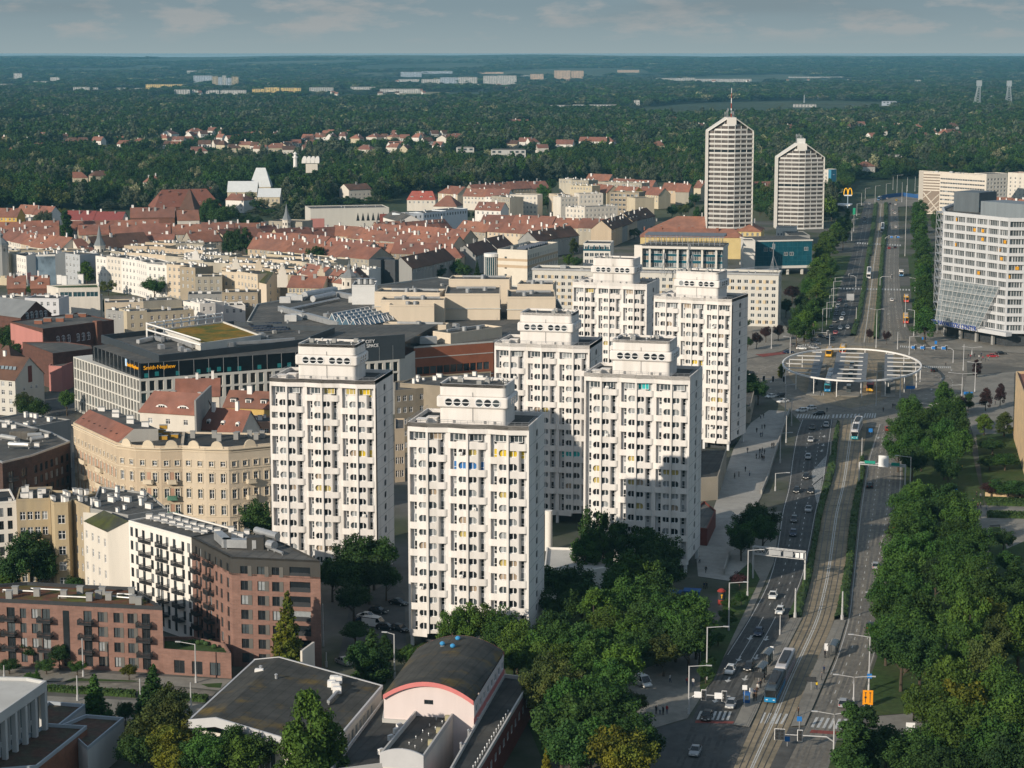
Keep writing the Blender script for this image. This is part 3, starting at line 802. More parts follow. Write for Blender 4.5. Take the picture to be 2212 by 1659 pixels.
 pd=[T('7',1056,915,zp),T('7',1498,945,zp),T('7',1460,880,zp),T('7',1250,835,zp),T('7',1056,835,zp)]
 t4=bldg('shop_podium','single storey brick podium with courtyard garden between the two brick houses','podium',pd,zp,BRICK,M('courtyard_grass',(.04,.075,.018),.95,.3,1.2),{0:dict(n=3,w=2.2,h=2.6,zs=.4,nf=1,style='dark',m=1.5)},par=.9)
 for i in range(9):
  p=T('7',1180+i*26,872+R.uniform(-18,18),zp)
  b=MB();b.ball((0,0,.5),.6,7,5,0,.8);addat(t4,'shrub',b.mesh('shrub',[M('shrub_green',(.035,.07,.018),.9,.4,2)]),p,zp)
 zo=20.0
 OCHRE=M('ochre_plaster',(.43,.345,.22),.9,.15,.25,col2=(.31,.265,.20),fac2=.56,big=.09,streak=True)
 y0=T('4',105,1590,zo);y1=T('4',325,1582,zo)
 sp={0:dict(n=4,w=1.2,h=1.9,zs=1.2,dz=3.6,nf=5,style='cross')}
 t5=bldg('tenement','stained ochre tenement with flat dark roof behind the low brick house','tenement',back(y0,y1,13),zo,OCHRE,MEMB,sp,par=.5);clutter(t5,7,CHW,R)
 y2=T('4',330,1600,zo);y3=T('4',470,1590,zo)
 t5=bldg('tenement','ochre tenement with a rounded bay beside the cream gabled house','tenement',[y2,T('4',350,1612,zo),T('4',440,1610,zo),y3,T('4',640,1540,zo),T('4',320,1530,zo)],zo,OCHRE,MEMB,{1:dict(n=1,w=1.6,h=2.0,zs=1.2,dz=3.6,nf=5)},par=.5);clutter(t5,8,CHW,R)
 y4=T('4',470,1590,zo);y5=T('4',580,1640,zo)
 t5=bldg('tenement','narrow ochre tenement in the corner left of the cream house','tenement',[y4,y5,T('4',800,1560,zo),T('4',640,1540,zo)],zo,OCHRE,MEMB,{0:dict(n=3,w=1.0,h=1.8,zs=1.2,dz=3.6,nf=5)},par=.5);clutter(t5,6,CHW,R)
 y6=T('4',-40,1610,zo-1);y7=T('4',105,1600,zo-1)
 t5=bldg('tenement','white walled house at the edge of the picture above the planted roof','tenement',back(y6,y7,14),zo-1,WHITER,MEMB,{0:dict(n=2,w=1.1,h=2.0,zs=1,dz=3,nf=6,style='dark')},par=.5);clutter(t5,4,CHW,R)
 zc=19.0
 c0=T('7',540,60,zc);c1=T('7',697,132,zc);c2=W0
 d=Vector(c2[:2])-Vector(c1[:2])
 cb=[Vector(c0[:2]),Vector(c1[:2]),Vector(c1[:2])+d,Vector(c0[:2])+d]
 t6=thing('tenement','cream house with mossy sloping roof against the white balcony wing','tenement',(c0.x,c0.y,0))
 mb=MB();facade(mb,t6,cb[0],cb[1],0,zc,grid((cb[1]-cb[0]).length,4,1.0,1.5,3.5,5,1.8),'cross')
 facade(mb,t6,cb[1],cb[2],0,zc,[])
 mb.poly([(*cb[1],zc),(*cb[2],zc),(*cb[2],zt-.4)])
 for i in(2,3):a,b=cb[i],cb[(i+1)%4];mb.quad((*a,0),(*b,0),(*b,zc+2),(*a,zc+2))
 mb.part('wall',[CREAMW],t6)
 rb=MB();rb.quad((*cb[0],zc+.05),(*cb[1],zc+.05),(*cb[2],zt-.3),(*cb[3],zt-.3));rb.part('roof',[M('mossy_tar',(.05,.055,.045),.95,.3,.4,col2=(.06,.07,.02),fac2=.5)],t6)
 t5=bldg('tenement','dark flat roofed tenement wing with white chimneys joining the cream house to the white wing','tenement',[T('4',*p,20.5)for p in((585,1645),(830,1690),(1085,1648),(960,1545),(645,1502))],20.5,GREYP,MEMB2,{},par=.4);clutter(t5,14,CHW,R)
brick_houses()
def dark_brick():
 z=17.5
 pts=[T('4',-150,1270,z),T('4',15,1345,z),T('4',205,1300,z),T('4',455,1210,z),T('4',330,1150,z),T('4',80,1080,z),T('4',-150,1060,z)]
 DB=brickmat('dark_brick',(.105,.062,.05),(.075,.05,.044),(.07,.05,.045),.9)
 sp={1:dict(n=2,w=1.8,h=2.2,zs=.8,dz=3.0,nf=5,style='dark'),2:dict(n=7,w=1.4,h=2.1,zs=.8,dz=3.0,nf=5,style='dark'),0:dict(n=3,w=1.6,h=2.1,zs=.8,dz=3.0,nf=5,style='dark')}
 t=bldg('apartment_house','dark brick apartment house with silver pipes on its roof, beside the shaded street','apartment block',pts,z,DB,MEMB2,sp,par=.5,rim=METAL)
 for k in range(5):
  put_on_wall(t,'balcony',balcony_mesh(2.6,1.4),pts[1],pts[2],(Vector(pts[2][:2])-Vector(pts[1][:2])).length*.28,.5+3*k)
 addat(t,'stair_head',boxmesh('stair_head',7,5,2.2,MEMB2),T('4',160,1180,z),z)
 for a,b in(((10,1205),(110,1222)),((180,1200),(270,1195)),((60,1255),(190,1262)),((200,1225),(280,1215))):
  duct(t,[T('4',*a,z),T('4',*b,z)],z+.6,1.3,True,mat=SILVER)
 for x,y in((30,1110),(90,1120),(50,1090),(110,1215),(240,1240),(300,1180)):addat(t,'chimney',chimney_mesh(1.3,.9,1.2),T('4',x,y,z),z)
dark_brick()
SAND=M('sand_plaster',(.50,.405,.295),.9,.1,.3,streak=True)
SANDL=M('light_sand_plaster',(.58,.49,.375),.9,.08,.3,streak=True)
PINKB=M('pink_clinker',(.45,.27,.19),.9,.12,.4)
TILE=M('red_roof_tile',(.275,.122,.082),.9,.2,.25,col2=(.215,.105,.078),fac2=.5,big=.07,rnd=.12)
TILED=M('brown_roof_tile',(.105,.06,.045),.9,.18,.25,col2=(.15,.08,.055),fac2=.55,big=.06,rnd=.12)
def ornate():
 z=22.4
 sections=[('tenement','sand coloured tenement with red mansard and stone balconies along the shaded side street',[('4',475,1090),('4',760,1222)],SAND,8,PINKB),('tenement','curved corner tenement with pink clinker panels, yellow rooftop chimneys and green balcony nets',[('4',760,1222),('4',880,1238),('4',1040,1244),('4',1180,1240)],SAND,3,PINKB),('tenement','light sand corner tenement with white window surrounds beside the left white tower',[('4',1180,1240),('4',1330,1248),('4',1480,1250),('4',1760,1224)],SANDL,4,None)]
 SUR=M('cream_stone',(.62,.53,.40),.9,.08)
 for si,(nm,lb,fr,mat,ncol,acc)in enumerate(sections):
  P=[Vector(T(*p,z)[:2])for p in fr]
  d=(P[-1]-P[0]).normalized();nrm=Vector((-d.y,d.x))
  if si==0:bk=[Vector(T('4',830,1150,z)[:2]),Vector(T('4',555,1035,z)[:2])]
  elif si==1:bk=[Vector(T('4',1190,1150,z)[:2]),Vector(T('4',830,1150,z)[:2])]
  else:bk=[Vector(T('4',1760,1160,z)[:2]),Vector(T('4',1190,1150,z)[:2])]
  pts=P+bk;n=len(pts);c=sum(pts,Vector((0,0)))/n
  t=thing(nm,lb,'tenement',(c.x,c.y,0))
  mb=MB();tr=MB()
  for i in range(len(P)-1):
   a,b=P[i],P[i+1];Lg=(b-a).length;nc=max(2,round(Lg/2.9))
   hol=[]
   for k in range(5):
    zs=1.4+4.1*k;h=2.3 if k<4 else 1.3
    hol+=[(u0,u1,zs,zs+h,'cross')for u0,u1,_,_ in grid(Lg,nc,1.15,0,1,1,1)]
   facade(mb,t,a,b,0,z,hol,depth=.22,panes=[0,0,1,1])
   dd=(b-a).normalized();nn=Vector((dd.y,-dd.x));rz=math.atan2(dd.y,dd.x)
   for h in hol:
    u=(h[0]+h[1])/2;p=a+dd*u+nn*.06
    tr.box((p.x,p.y,h[3]+.02),(1.7,.22,.2),rz);tr.box((p.x,p.y,h[2]-.2),(1.6,.22,.16),rz)
    if h[2]<14 and h[2]>4:
     tr.box((p.x,p.y,h[3]+.24),(1.0,.22,.22),rz)
    for s in(-1,1):
     q=p+dd*s*.7;tr.box((q.x,q.y,h[2]),(.18,.16,h[3]-h[2]),rz)
   for zz,hh,pr in((z-1.0,.25,.15),(z-.3,.3,.5),(4.9,.22,.15),(17.0,.2,.12)):
    m=(a+b)/2+nn*pr/2;tr.box((m.x,m.y,zz),(Lg+pr*.6,pr,hh),rz)
   if acc and i!=0 or si==0:
    for k in range(1,4):
     for j in range(nc-1):
      u=Lg*(j+1)/nc;p=a+dd*u+nn*.02
      tr.box((p.x,p.y,1.4+4.1*k),(.9,.05,2.4),rz,1)
   if si==0 or i==len(P)-2 or(si==1 and i==1):
    for k in(1,2,3):
     for u in([Lg*.25,Lg*.62]if si==0 else[Lg*.5]):
      put_on_wall(t,'balcony',stone_balcony(3.6 if si==0 else 2.6,GREENNET if(si==1 and k<3)else SUR),a,b,u,.9+4.1*k)
   g0=a+(b-a)*.5
   gb=MB();prof=[(-1.6,0),(1.6,0),(1.6,.6)]+[(1.4*math.cos(q),.6+1.3*math.sin(q))for q in[math.pi*j/8 for j in range(9)]]+[(-1.6,.6)]
   pl=[(g0.x+dd.x*x+nn.x*.15,g0.y+dd.y*x+nn.y*.15,z+zz)for x,zz in prof];pb=[(g0.x+dd.x*x-nn.x*.3,g0.y+dd.y*x-nn.y*.3,z+zz)for x,zz in prof]
   gb.poly(pl);gb.poly(pb[::-1])
   for j in range(len(pl)):gb.quad(pl[j-1],pb[j-1],pb[j],pl[j])
   if si:gb.part('gablet',[SUR],t)
  for i in range(len(P)-1,n):a,b=pts[i],pts[(i+1)%n];mb.quad((*a,0),(*b,0),(*b,z),(*a,z))
  mb.parapet(pts,z-.05,z+.5,.35)
  mb.part('wall',[mat],t);tr.part('moulding',[SUR,acc or SUR],t)
  rb=MB();rb.cap([tuple(p)for p in inset(pts,.2)],z+.05);rb.part('roof',[MEMB],t)
  t['_pts']=[v for p in pts for v in(p.x,p.y)];t['_z']=z
  if si==0:
   mb=MB();a,b=P[0],P[1];dd=(b-a).normalized();nn=Vector((-dd.y,dd.x))
   A=[(*(a+nn*.2),z+.4),(*(b+nn*.2),z+.4),(*(b+nn*4.5),z+3.6),(*(a+nn*4.5),z+3.6)]
   mb.poly(A);mb.quad(A[3],A[2],(*(b+nn*11),z+3.0),(*(a+nn*11),z+3.0),1)
   mb.poly([A[1],(*(b+nn*11),z),(*(b+nn*11),z+3.0),A[2]],2);mb.poly([A[0],A[3],(*(a+nn*11),z+3.0),(*(a+nn*11),z)],2)
   mb.part('mansard',[TILE,MEMB2,CREAMW],t)
   for i in range(7):
    p=a+(b-a)*((i+.7)/8)+nn*2;q=MB();q.box((0,0,0),(.8,.5,.12));o=addat(t,'skylight',q.mesh('skylight',[GLASS]),p,z+1.75)
   for i in range(6):addat(t,'chimney',chimney_mesh(1.8,.8,1.4),a+(b-a)*((i+.5)/6.2)+nn*(7+2*(i%2)),z+3.0)
  elif si==1:
   YEL=M('yellow_chimney',(.42,.24,.03),.8,.12)
   for x,y in((920,1130),(970,1165),(1050,1150),(1060,1120),(1020,1180),(1060,1190),(1130,1180),(1090,1165)):addat(t,'chimney',chimney_mesh(2.0,.8,1.0,YEL),T('4',x,y,z),z)
  else:
   BR=M('brick_chimney',(.26,.11,.07),.9,.2)
   for x,y in((1250,1180),(1390,1180),(1420,1200),(1530,1190),(1540,1185),(1620,1175),(1660,1190),(1700,1180)):addat(t,'chimney',chimney_mesh(1.2,.9,1.8,R.choice([BR,GREYP])),T('4',x,y,z),z)
def stone_balcony(w,mat):
 k=('sb',w,mat.name)
 if k not in CHIM:
  mb=MB();d=1.2
  mb.box((0,-d/2,0),(w,d,.2))
  path=[(-w/2,0),(-w/2,-d+.3),(-w/2+.3,-d),(w/2-.3,-d),(w/2,-d+.3),(w/2,0)]
  mb.strip(path,.2,1.1,.12);mb.strip([(a*1.03,b*1.05)for a,b in path],1.1,1.2,.2)
  CHIM[k]=mb.mesh('balcony',[mat])
 return CHIM[k]
GREENNET=M('green_net',(.09,.20,.14),.9,.2,1.0)
ornate()
def gable(mb_roof,mb_wall,q,ze,zr,over=.35,hip0=0.0,hip1=0.0,mi=0):
 """roof on quad q (front-left, front-right, back-right, back-left), ridge parallel to the front"""
 q=[Vector(p[:2])for p in q]
 d=(q[1]-q[0]).normalized();n=(q[3]-q[0]).normalized()
 m0,m1=(q[0]+q[3])/2,(q[1]+q[2])/2
 r0,r1=m0+d*(hip0-(0 if hip0 else over)),m1-d*(hip1-(0 if hip1 else over))
 e=[q[0]-n*over-d*over,q[1]-n*over+d*over,q[2]+n*over+d*over,q[3]+n*over-d*over]
 zl=ze-over*(zr-ze)/((q[3]-q[0]).length/2)
 E=[(*p,zl)for p in e];R0,R1=(*r0,zr),(*r1,zr)
 mb_roof.quad(E[0],E[1],R1,R0,mi);mb_roof.quad(E[2],E[3],R0,R1,mi)
 mb_roof.quad(E[1],E[0],(e[0].x,e[0].y,zl-.2),(e[1].x,e[1].y,zl-.2),mi)
 if hip0:mb_roof.poly([E[3],E[0],R0],mi)
 else:mb_wall.poly([(*q[3],ze),(*q[0],ze),(*m0,zr-.05)])
 if hip1:mb_roof.poly([E[1],E[2],R1],mi)
 else:mb_wall.poly([(*q[1],ze),(*q[2],ze),(*m1,zr-.05)])
def house(name,label,cat,q,ze,zr,wmat,rmat,spec={},hip0=0,hip1=0,chim=0,group=None,z0=0,over=.35,rnd=R,chmat=None,dorm=0):
 q=[Vector(p[:2])for p in q];c=sum(q,Vector((0,0)))/4
 t=thing(name,label,cat,(c.x,c.y,z0),group=group)
 w=MB();r=MB()
 for i in range(4):
  a,b=q[i],q[(i+1)%4];L_=(b-a).length;s=spec.get(i)
  if s:facade(w,t,a,b,z0,ze,[(*h,s.get('style','cross'))for h in grid(L_,s['n'],s['w'],s['zs'],s.get('dz',3),s['nf'],s['h'],s.get('m',.5))])
  else:w.quad((*a,z0),(*b,z0),(*b,ze),(*a,ze))
 gable(r,w,q,ze,zr,over,hip0,hip1)
 w.part('wall',[wmat],t);r.part('roof',[rmat],t)
 d=q[1]-q[0];rz=math.atan2(d.y,d.x);dep=(q[3]-q[0])
 for i in range(chim):
  u=(i+rnd.uniform(.25,.75))/chim;v=rnd.choice([.32,.42,.5,.62])
  p=q[0]+d*u+dep*v;zz=ze+(zr-ze)*(1-abs(v-.5)*2)-.4
  addat(t,'chimney',chimney_mesh(rnd.choice([.8,1.0,1.5]),.7,rnd.choice([1.6,2.0,2.6]),chmat or rnd.choice([WHITE,WHITE,WHITE,GREYP])),p,zz,rz)
 if dorm:
  for i in range(dorm):
   p=q[0]+d*((i+.5)/dorm)+dep*.13;addat(t,'dormer',dormer_mesh(),p,ze+(zr-ze)*.16,rz)
 return t
def dormer_mesh(w=1.8,h=1.4,mat=None):
 k=('dorm',w,h,mat.name if mat else '')
 if k not in CHIM:
  mb=MB();mb.box((0,1.2,0),(w,2.4,h));mb.box((0,1.2,h),(w+.3,2.7,.14),0,1);mb.box((0,-.02,.25),(w*.6,.08,h*.65),0,2);mb.box((0,-.05,.25),(.1,.08,h*.65),0,0)
  CHIM[k]=mb.mesh('dormer',[mat or WHITE,MEMB,GLASS])
 return CHIM[k]
def red_roofs_near():
 ze,zr=20,25
 q=[T('4',905,1000,ze),T('4',1270,1022,ze)];q=back(q[0],q[1],10)
 t=house('tenement','cream house with big red roof and two white eyebrow dormers behind the corner tenement','tenement',q,ze,zr,CREAMW,TILE,{0:dict(n=3,w=1.3,h=1.5,zs=16.5,nf=1)},chim=3,hip0=2.0)
 eb=MB();n=8
 for i in range(n):
  a0,a1=math.pi*i/n,math.pi*(i+1)/n
  A=(1.9*math.cos(a0),-.1,1.0*math.sin(a0));B=(1.9*math.cos(a1),-.1,1.0*math.sin(a1))
  eb.quad((A[0],A[1],A[2]),(B[0],B[1],B[2]),(B[0]*.2,2.2,.9),(A[0]*.2,2.2,.9),1)
  eb.poly([(0,-.1,0),A,B],0)
 for x in(-.7,0,.7):eb.box((x,-.14,.1),(.5,.06,.55),0,2)
 me=eb.mesh('dormer',[WHITE,TILE,GLASS]);d=q[1]-q[0];rz=math.atan2(d.y,d.x)
 for u in(.36,.74):addat(t,'dormer',me,q[0]+d*u+(q[3]-q[0])*.12,ze+.9,rz)
 a,b=T('4',1272,1030,22),T('4',1372,860,25)
 mb=MB();d=Vector((b-a).to_2d()).normalized();
 f=thing('firewall','tall grey party wall at the right end of the big red roof','wall',(a.x,a.y,0));mb.strip([a,b],0,26,.5);mb.part('wall',[GREYP],f)
 q=back(T('4',1285,1112,17),T('4',1562,1140,17),9)
 t=house('tenement','small house with red roof and three arched white dormers beside the left white tower','tenement',q,17,22.3,CREAMW,TILE,{},chim=2,hip0=1.2)
 db=MB();db.box((0,.6,0),(1.1,1.2,1.3));db.tube((0,0,1.3),(0,1.5,1.3),.62,10);db.box((0,-.03,.3),(.6,.1,1.0),0,1)
 me=db.mesh('dormer',[WHITE,GLASS]);d=q[1]-q[0];rz=math.atan2(d.y,d.x)
 for u in(.18,.52,.86):addat(t,'dormer',me,q[0]+d*u+(q[3]-q[0])*.12,17.5,rz)
 q=back(T('4',1140,905,17),T('4',1420,900,17),10)
 house('tenement','red roofed back house between the glass office and the eyebrow dormer roof','tenement',q,17,21.5,CREAMW,TILE,{},chim=3)
 q=back(T('4',1450,972,17),T('4',1745,985,17),11)
 t=house('tenement','yellow house with red roof, tall white chimneys and dormers left of the left tower','tenement',q,17,21,M('yellow_plaster',(.55,.38,.13),.9,.1),TILE,{0:dict(n=5,w=1.1,h=1.9,zs=2,dz=3.6,nf=4)},chim=3,dorm=3)
 q=back(T('4',1370,1010,19),T('4',1480,1000,19),12)
 bldg('tenement','flat grey roofed annexe between the two small red roofs','tenement',q,16,GREYP,MEMB2,{},par=.4)
 q=back(T('4',1570,1085,16),T('4',1760,1085,16),10)
 t=bldg('tenement','pink and white trimmed house with flat roof touching the left tower','tenement',q,16,PINKB,MEMB,{0:dict(n=4,w=1.2,h=1.9,zs=1.5,dz=3.7,nf=4)},par=.5);clutter(t,4,CHW,R)
 q=[T('5',345,880,19),T('5',480,868,19),T('5',560,860,19),T('5',560,800,19),T('5',345,820,19)]
 t=bldg('tenement','stained ochre house seen between the left tower and the nearest tower','tenement',q,19,M('ochre_dirty',(.36,.30,.215),.9,.15,.3,col2=(.28,.24,.185),fac2=.5),MEMB2,{0:dict(n=3,w=1.2,h=1.7,zs=1.5,dz=3.6,nf=5),1:dict(n=1,w=1.2,h=1.7,zs=1.5,dz=3.6,nf=5)},par=.4)
 q=[T('5',380,830,20),T('5',640,850,20),T('5',970,800,20),T('5',970,755,20),T('5',480,790,20)]
 t=bldg('tenement','long flat grey roof with small white chimneys under the brown mall wall','tenement',q,20,M('ochre_dirty',(.36,.29,.19)),MEMB2,{1:dict(n=6,w=1.2,h=1.8,zs=1.5,dz=3.6,nf=5)},par=.4);clutter(t,14,CHW,R)
 q=[T('5',345,1130,15),T('5',410,1125,15),T('5',410,1060,15),T('5',345,1060,15)]
 bldg('tenement','sand coloured gabled front glimpsed between the two left towers','tenement',q,15,SAND,MEMB2,{0:dict(n=3,w=1.1,h=1.9,zs=1.5,dz=3.8,nf=3)},par=.4)
red_roofs_near()
PINKW=M('pale_pink_render',(.68,.59,.57),.9,.06,.3,streak=True)
PINKF=M('pink_fascia',(.62,.20,.19),.7,.06)
def frame_box(mb,P,z0,z1,mi=0):
 for i in range(len(P)):a,b=P[i],P[(i+1)%len(P)];mb.quad((*a[:2],z0),(*b[:2],z0),(*b[:2],z1),(*a[:2],z1),mi)
def halls():
 ze,zr=8.5,9.7
 A=Vector(T('7',1640,960,ze)[:2]);D=Vector(T('7',1230,1345,ze)[:2]);B=Vector(G(824,1469,ze)[:2]);C=B+(D-A)
 rb,rf=A+(B-A)*.20,D+(C-D)*.20
 t=thing('sports_hall','low sports hall with dark mossy gabled roof, white fascia and cream walls','hall',(D.x,D.y,0))
 w=MB();P=[D,C,B,A]
 d=(C-D);Lf=d.length
 hol=[(1.0,6.5,3.2,6.4,'three'),(Lf*.5,Lf*.62,2.0,5.5,'three')]
 facade(w,t,D,C,0,7.0,hol,panes=[1])
 Lr=(B-C).length
 facade(w,t,C,B,0,7.0,[(Lr*(.1+.075*i),Lr*(.1+.075*i)+1.5,3.0,6.0,'two')for i in range(10)],panes=[1,2])
 for a,b in((B,A),(A,D)):w.quad((*a,0),(*b,0),(*b,7),(*a,7))
 w.part('wall',[CREAMW],t)
 n=Vector((d.y,-d.x)).normalized()*.5
 r=MB();o_=lambda p,z,k=1:(p.x,p.y,z)
 r.quad((*(D+n),ze),(*(rf+n),zr),(*(rb-n),zr),(*(A-n),ze));r.quad((*(rf+n),zr),(*(C+n),ze-1.2),(*(B-n),ze-1.2),(*(rb-n),zr))
 r.part('roof',[MOSS],t)
 f=MB()
 def band(a,za,b,zb,h=1.5):
  f.quad((*a,za-h),(*b,zb-h),(*b,zb+.12),(*a,za+.12))
  dd=(b-a).normalized();m=Vector((-dd.y,dd.x))*.35
  f.quad((*a,za+.12),(*b,zb+.12),(*(b+m),zb+.12),(*(a+m),za+.12));f.quad((*(b+m),zb),(*(a+m),za),(*(a+m),za+.12),(*(b+m),zb+.12))
 n2=n*1.04
 band(D+n2,ze,rf+n2,zr);band(rf+n2,zr,C+n2,ze-1.2);band(C+n2,ze-1.2,B-n2,ze-1.2,.6);band(B-n2,ze-1.2,rb-n2,zr,.6);band(rb-n2,zr,A-n2,ze,.6);band(A-n2,ze,D+n2,ze,.6)
 f.part('fascia',[M('pale_grey_metal',(.50,.50,.51),.55,.06)],t)
 for i,(x,y)in enumerate(((1690,1030),(1790,1085))):addat(t,'roof_vent',vent_mesh(.8,.25),T('7',x,y,9.2),9.2)
 addat(t,'skylight',boxmesh('skylight',1.6,1.0,.5,WHITE),T('7',1680,1032,9.3),9.2)
 for x,y in((2165,1095),(2150,1125),(2175,1140),(2185,1165),(2190,1100)):addat(t,'air_handler',boxmesh('air_handler',1.5,1.2,1.1,WHITE),T('7',x,y,8.4),8.2)
 duct(t,[T('7',2130,1240,8.3),T('7',2200,1160,8.3)],8.1,.5)
 mb=MB();a,b=T('7',1990,985,9),T('7',2040,920,11);mb.strip([T('7',1960,985,8),T('7',2040,925,8)],5,10.5,.4)
 k=thing('firewall','short white wall end rising behind the sports hall roof','wall',(a.x,a.y,0));mb.part('wall',[CREAMW],k)
 z=11.2;crest=14.0;zw=6.5
 a,b=Vector(G(829,1503,z)[:2]),Vector(G(1024,1516,z)[:2]);c,e=Vector(G(1088,1413,z)[:2]),Vector(G(899,1407,z)[:2])
 t=thing('barrel_hall','barrel roofed hall with pink fascia, pale pink walls and blue roof ventilators','hall',(a.x,a.y,0))
 N_=16;arc=lambda p,q,k,ov=0:(*(p+(q-p)*(k/N_)),z+(crest-z)*(1-(2*k/N_-1)**2))
 dl=(e-a).normalized()
 a_,b_,c_,e_=a-dl*.6,b-dl*.6,c+dl*.6,e+dl*.6
 w=MB()
 facade(w,t,a,b,0,z,[((b-a).length*.5-.8,(b-a).length*.5+.8,z-1.0,z-.2,'dark')])
 for k in range(N_):p,q=arc(a,b,k),arc(a,b,k+1);w.poly([(p[0],p[1],z),(q[0],q[1],z),q,p])
 for k in range(N_):p,q=arc(c,e,k),arc(c,e,k+1);w.poly([(p[0],p[1],z),(q[0],q[1],z),q,p])
 for p,q in((c,e),(e,a)):w.quad((*p,0),(*q,0),(*q,z),(*p,z))
 Ls=(c-b).length
 facade(w,t,b,c,0,z,[(Ls*(i+.4)/8,Ls*(i+.6)/8+1.2,8.6,10.0,'two')for i in range(8)],panes=[1])
 w.part('wall',[PINKW],t)
 r=MB()
 for k in range(N_):
  p,q,s_,u=arc(a_,b_,k),arc(a_,b_,k+1),arc(e_,c_,k+1),arc(e_,c_,k)
  r.quad(*[(x[0],x[1],x[2]+.35)for x in(p,q,s_,u)])
 r.part('roof',[MOSS],t,smooth=True)
 f=MB()
 for k in range(N_):
  for(P0,P1)in((a_,b_),(c_,e_)):
   p,q=arc(P0,P1,k),arc(P0,P1,k+1);f.quad((p[0],p[1],p[2]-.45),(q[0],q[1],q[2]-.45),(q[0],q[1],q[2]+.36),(p[0],p[1],p[2]+.36))
   f.quad((p[0]+dl.x*.6*(1 if P0 is a_ else-1),p[1]+dl.y*.6*(1 if P0 is a_ else-1),p[2]-.45),(q[0]+dl.x*.6*(1 if P0 is a_ else-1),q[1]+dl.y*.6*(1 if P0 is a_ else-1),q[2]-.45),(q[0],q[1],q[2]-.45),(p[0],p[1],p[2]-.45))
 nn=(b-a).normalized()
 f.quad((*(b_+nn*.05),7.3),(*(c_+nn*.05),7.3),(*(c_+nn*.05),8.4),(*(b_+nn*.05),8.4));f.part('fascia',[PINKF],t)
 vb=MB();vb.box((0,0,0),(.7,.7,.9));vb.ball((0,0,1.25),.5,10,6,1,.8)
 me=vb.mesh('ventilator',[METAL,M('blue_dome',(.05,.28,.55),.4,.05)],smooth=False)
 for x,y in((655,895),(722,910),(755,860)):addat(t,'ventilator',me,T('8',x,y,13.4),13.4)
 addat(t,'roof_vent',vent_mesh(.6,.2),T('8',840,885,13),12.9)
 def wing(lb,P,z,spec={},wm=None,par=.7,rmat=MEMB,rim=None):return bldg('hall_wing',lb,'hall',P,z,wm or GREYP,rmat,spec,par=par,rim=rim)
 RIM=M('pale_parapet',(.48,.47,.45),.8,.06,.3)
 rp=[T('8',860,1700,zw),T('8',1240,1092,zw),T('8',1045,1072,zw)]
 P=[Vector(b)-dl*0+nn*.02,b-dl*22+nn*.02,Vector(T('8',870,1720,zw)[:2]),Vector(T('8',1240,1092,zw)[:2]),Vector(T('8',1050,1072,zw)[:2])]
 P=[P[1],P[2],P[3],P[4],P[0]]
 DR=M('dark_red_panel',(.16,.045,.035),.8,.1)
 t2=wing('dark flat roofed wing on the right of the barrel hall, red panels on its side',P,zw,{1:dict(n=14,w=2.0,h=1.6,zs=3.2,nf=1,style='two')},DR,rim=RIM)
 for i in range(16):addat(t2,'roof_vent',vent_mesh(.5,.12),T('8',1080-i*15,1310+i*24,zw),zw)
 for x,y in((935,1270),(880,1370),(825,1450),(775,1535)):addat(t2,'roof_vent',vent_mesh(.9,.2),T('8',x,y,zw),zw)
 Pl=[T('8',-95,1700,zw),T('8',215,1700,zw),T('8',255,1590,zw),T('8',555,1300,zw),T('8',290,1215,zw)]
 Pl=[Vector(T('8',-80,1700,zw)[:2]),b-dl*22-nn*11,a+nn*5.2,Vector(a)-nn*.02,Vector(T('8',290,1212,zw)[:2])]
 t3=wing('dark flat roofed wing on the left of the barrel hall with white air conditioners',Pl,zw,{},CREAMW,rim=RIM)
 zc=8.0
 Pc=[Vector(T('8',250,1595,zc)[:2]),Vector(T('8',533,1615,zc)[:2]),Vector(T('8',785,1250,zc)[:2]),Vector(T('8',555,1225,zc)[:2])]
 dd=(Pc[1]-Pc[0])
 t4=wing('narrow flat roofed corridor wing projecting from the barrel hall, curved white parapet',Pc,zc,{0:dict(n=3,w=1.6,h=1.8,zs=3,nf=1,style='two')},CREAMW,par=.9,rim=RIM)
 ar=MB()
 for k in range(10):
  x0,x1=k/10,(k+1)/10;h0,h1=.9+.9*(1-(2*x0-1)**2),.9+.9*(1-(2*x1-1)**2);p,q=Pc[0]+dd*x0,Pc[0]+dd*x1
  m=Vector((dd.y,-dd.x)).normalized()*.06;m2=-m*5
  ar.quad((*(p+m),zc-1.4),(*(q+m),zc-1.4),(*(q+m),zc+h1),(*(p+m),zc+h0));ar.quad((*(q+m2),zc),(*(p+m2),zc),(*(p+m2),zc+h0),(*(q+m2),zc+h1));ar.quad((*(p+m),zc+h0),(*(q+m),zc+h1),(*(q+m2),zc+h1),(*(p+m2),zc+h0))
 ar.part('parapet',[M('pale_grey_metal',(.50,.50,.51),.55)],t4)
 acm=MB();acm.box((0,0,0),(1.0,.5,.9));acm=acm.mesh('air_conditioner',[WHITE])
 for x,y in((430,1330),(380,1410),(360,1440),(325,1485),(260,1575)):addat(t3,'air_conditioner',acm,T('8',x-6,y,zw+.3),zw+.5,.9)
 bx=boxmesh('vent_box',.8,.8,.8,M('yellow_stone',(.42,.38,.24),.9))
 for x,y in((742,1275),(687,1350),(630,1430),(577,1510)):addat(t4,'vent_box',bx,T('8',x,y,zc),zc)
 for i in range(14):addat(t4,'roof_vent',vent_mesh(.25,.08),T('8',660-i*22+(i%2)*60,1310+i*20,zc),zc)
halls()
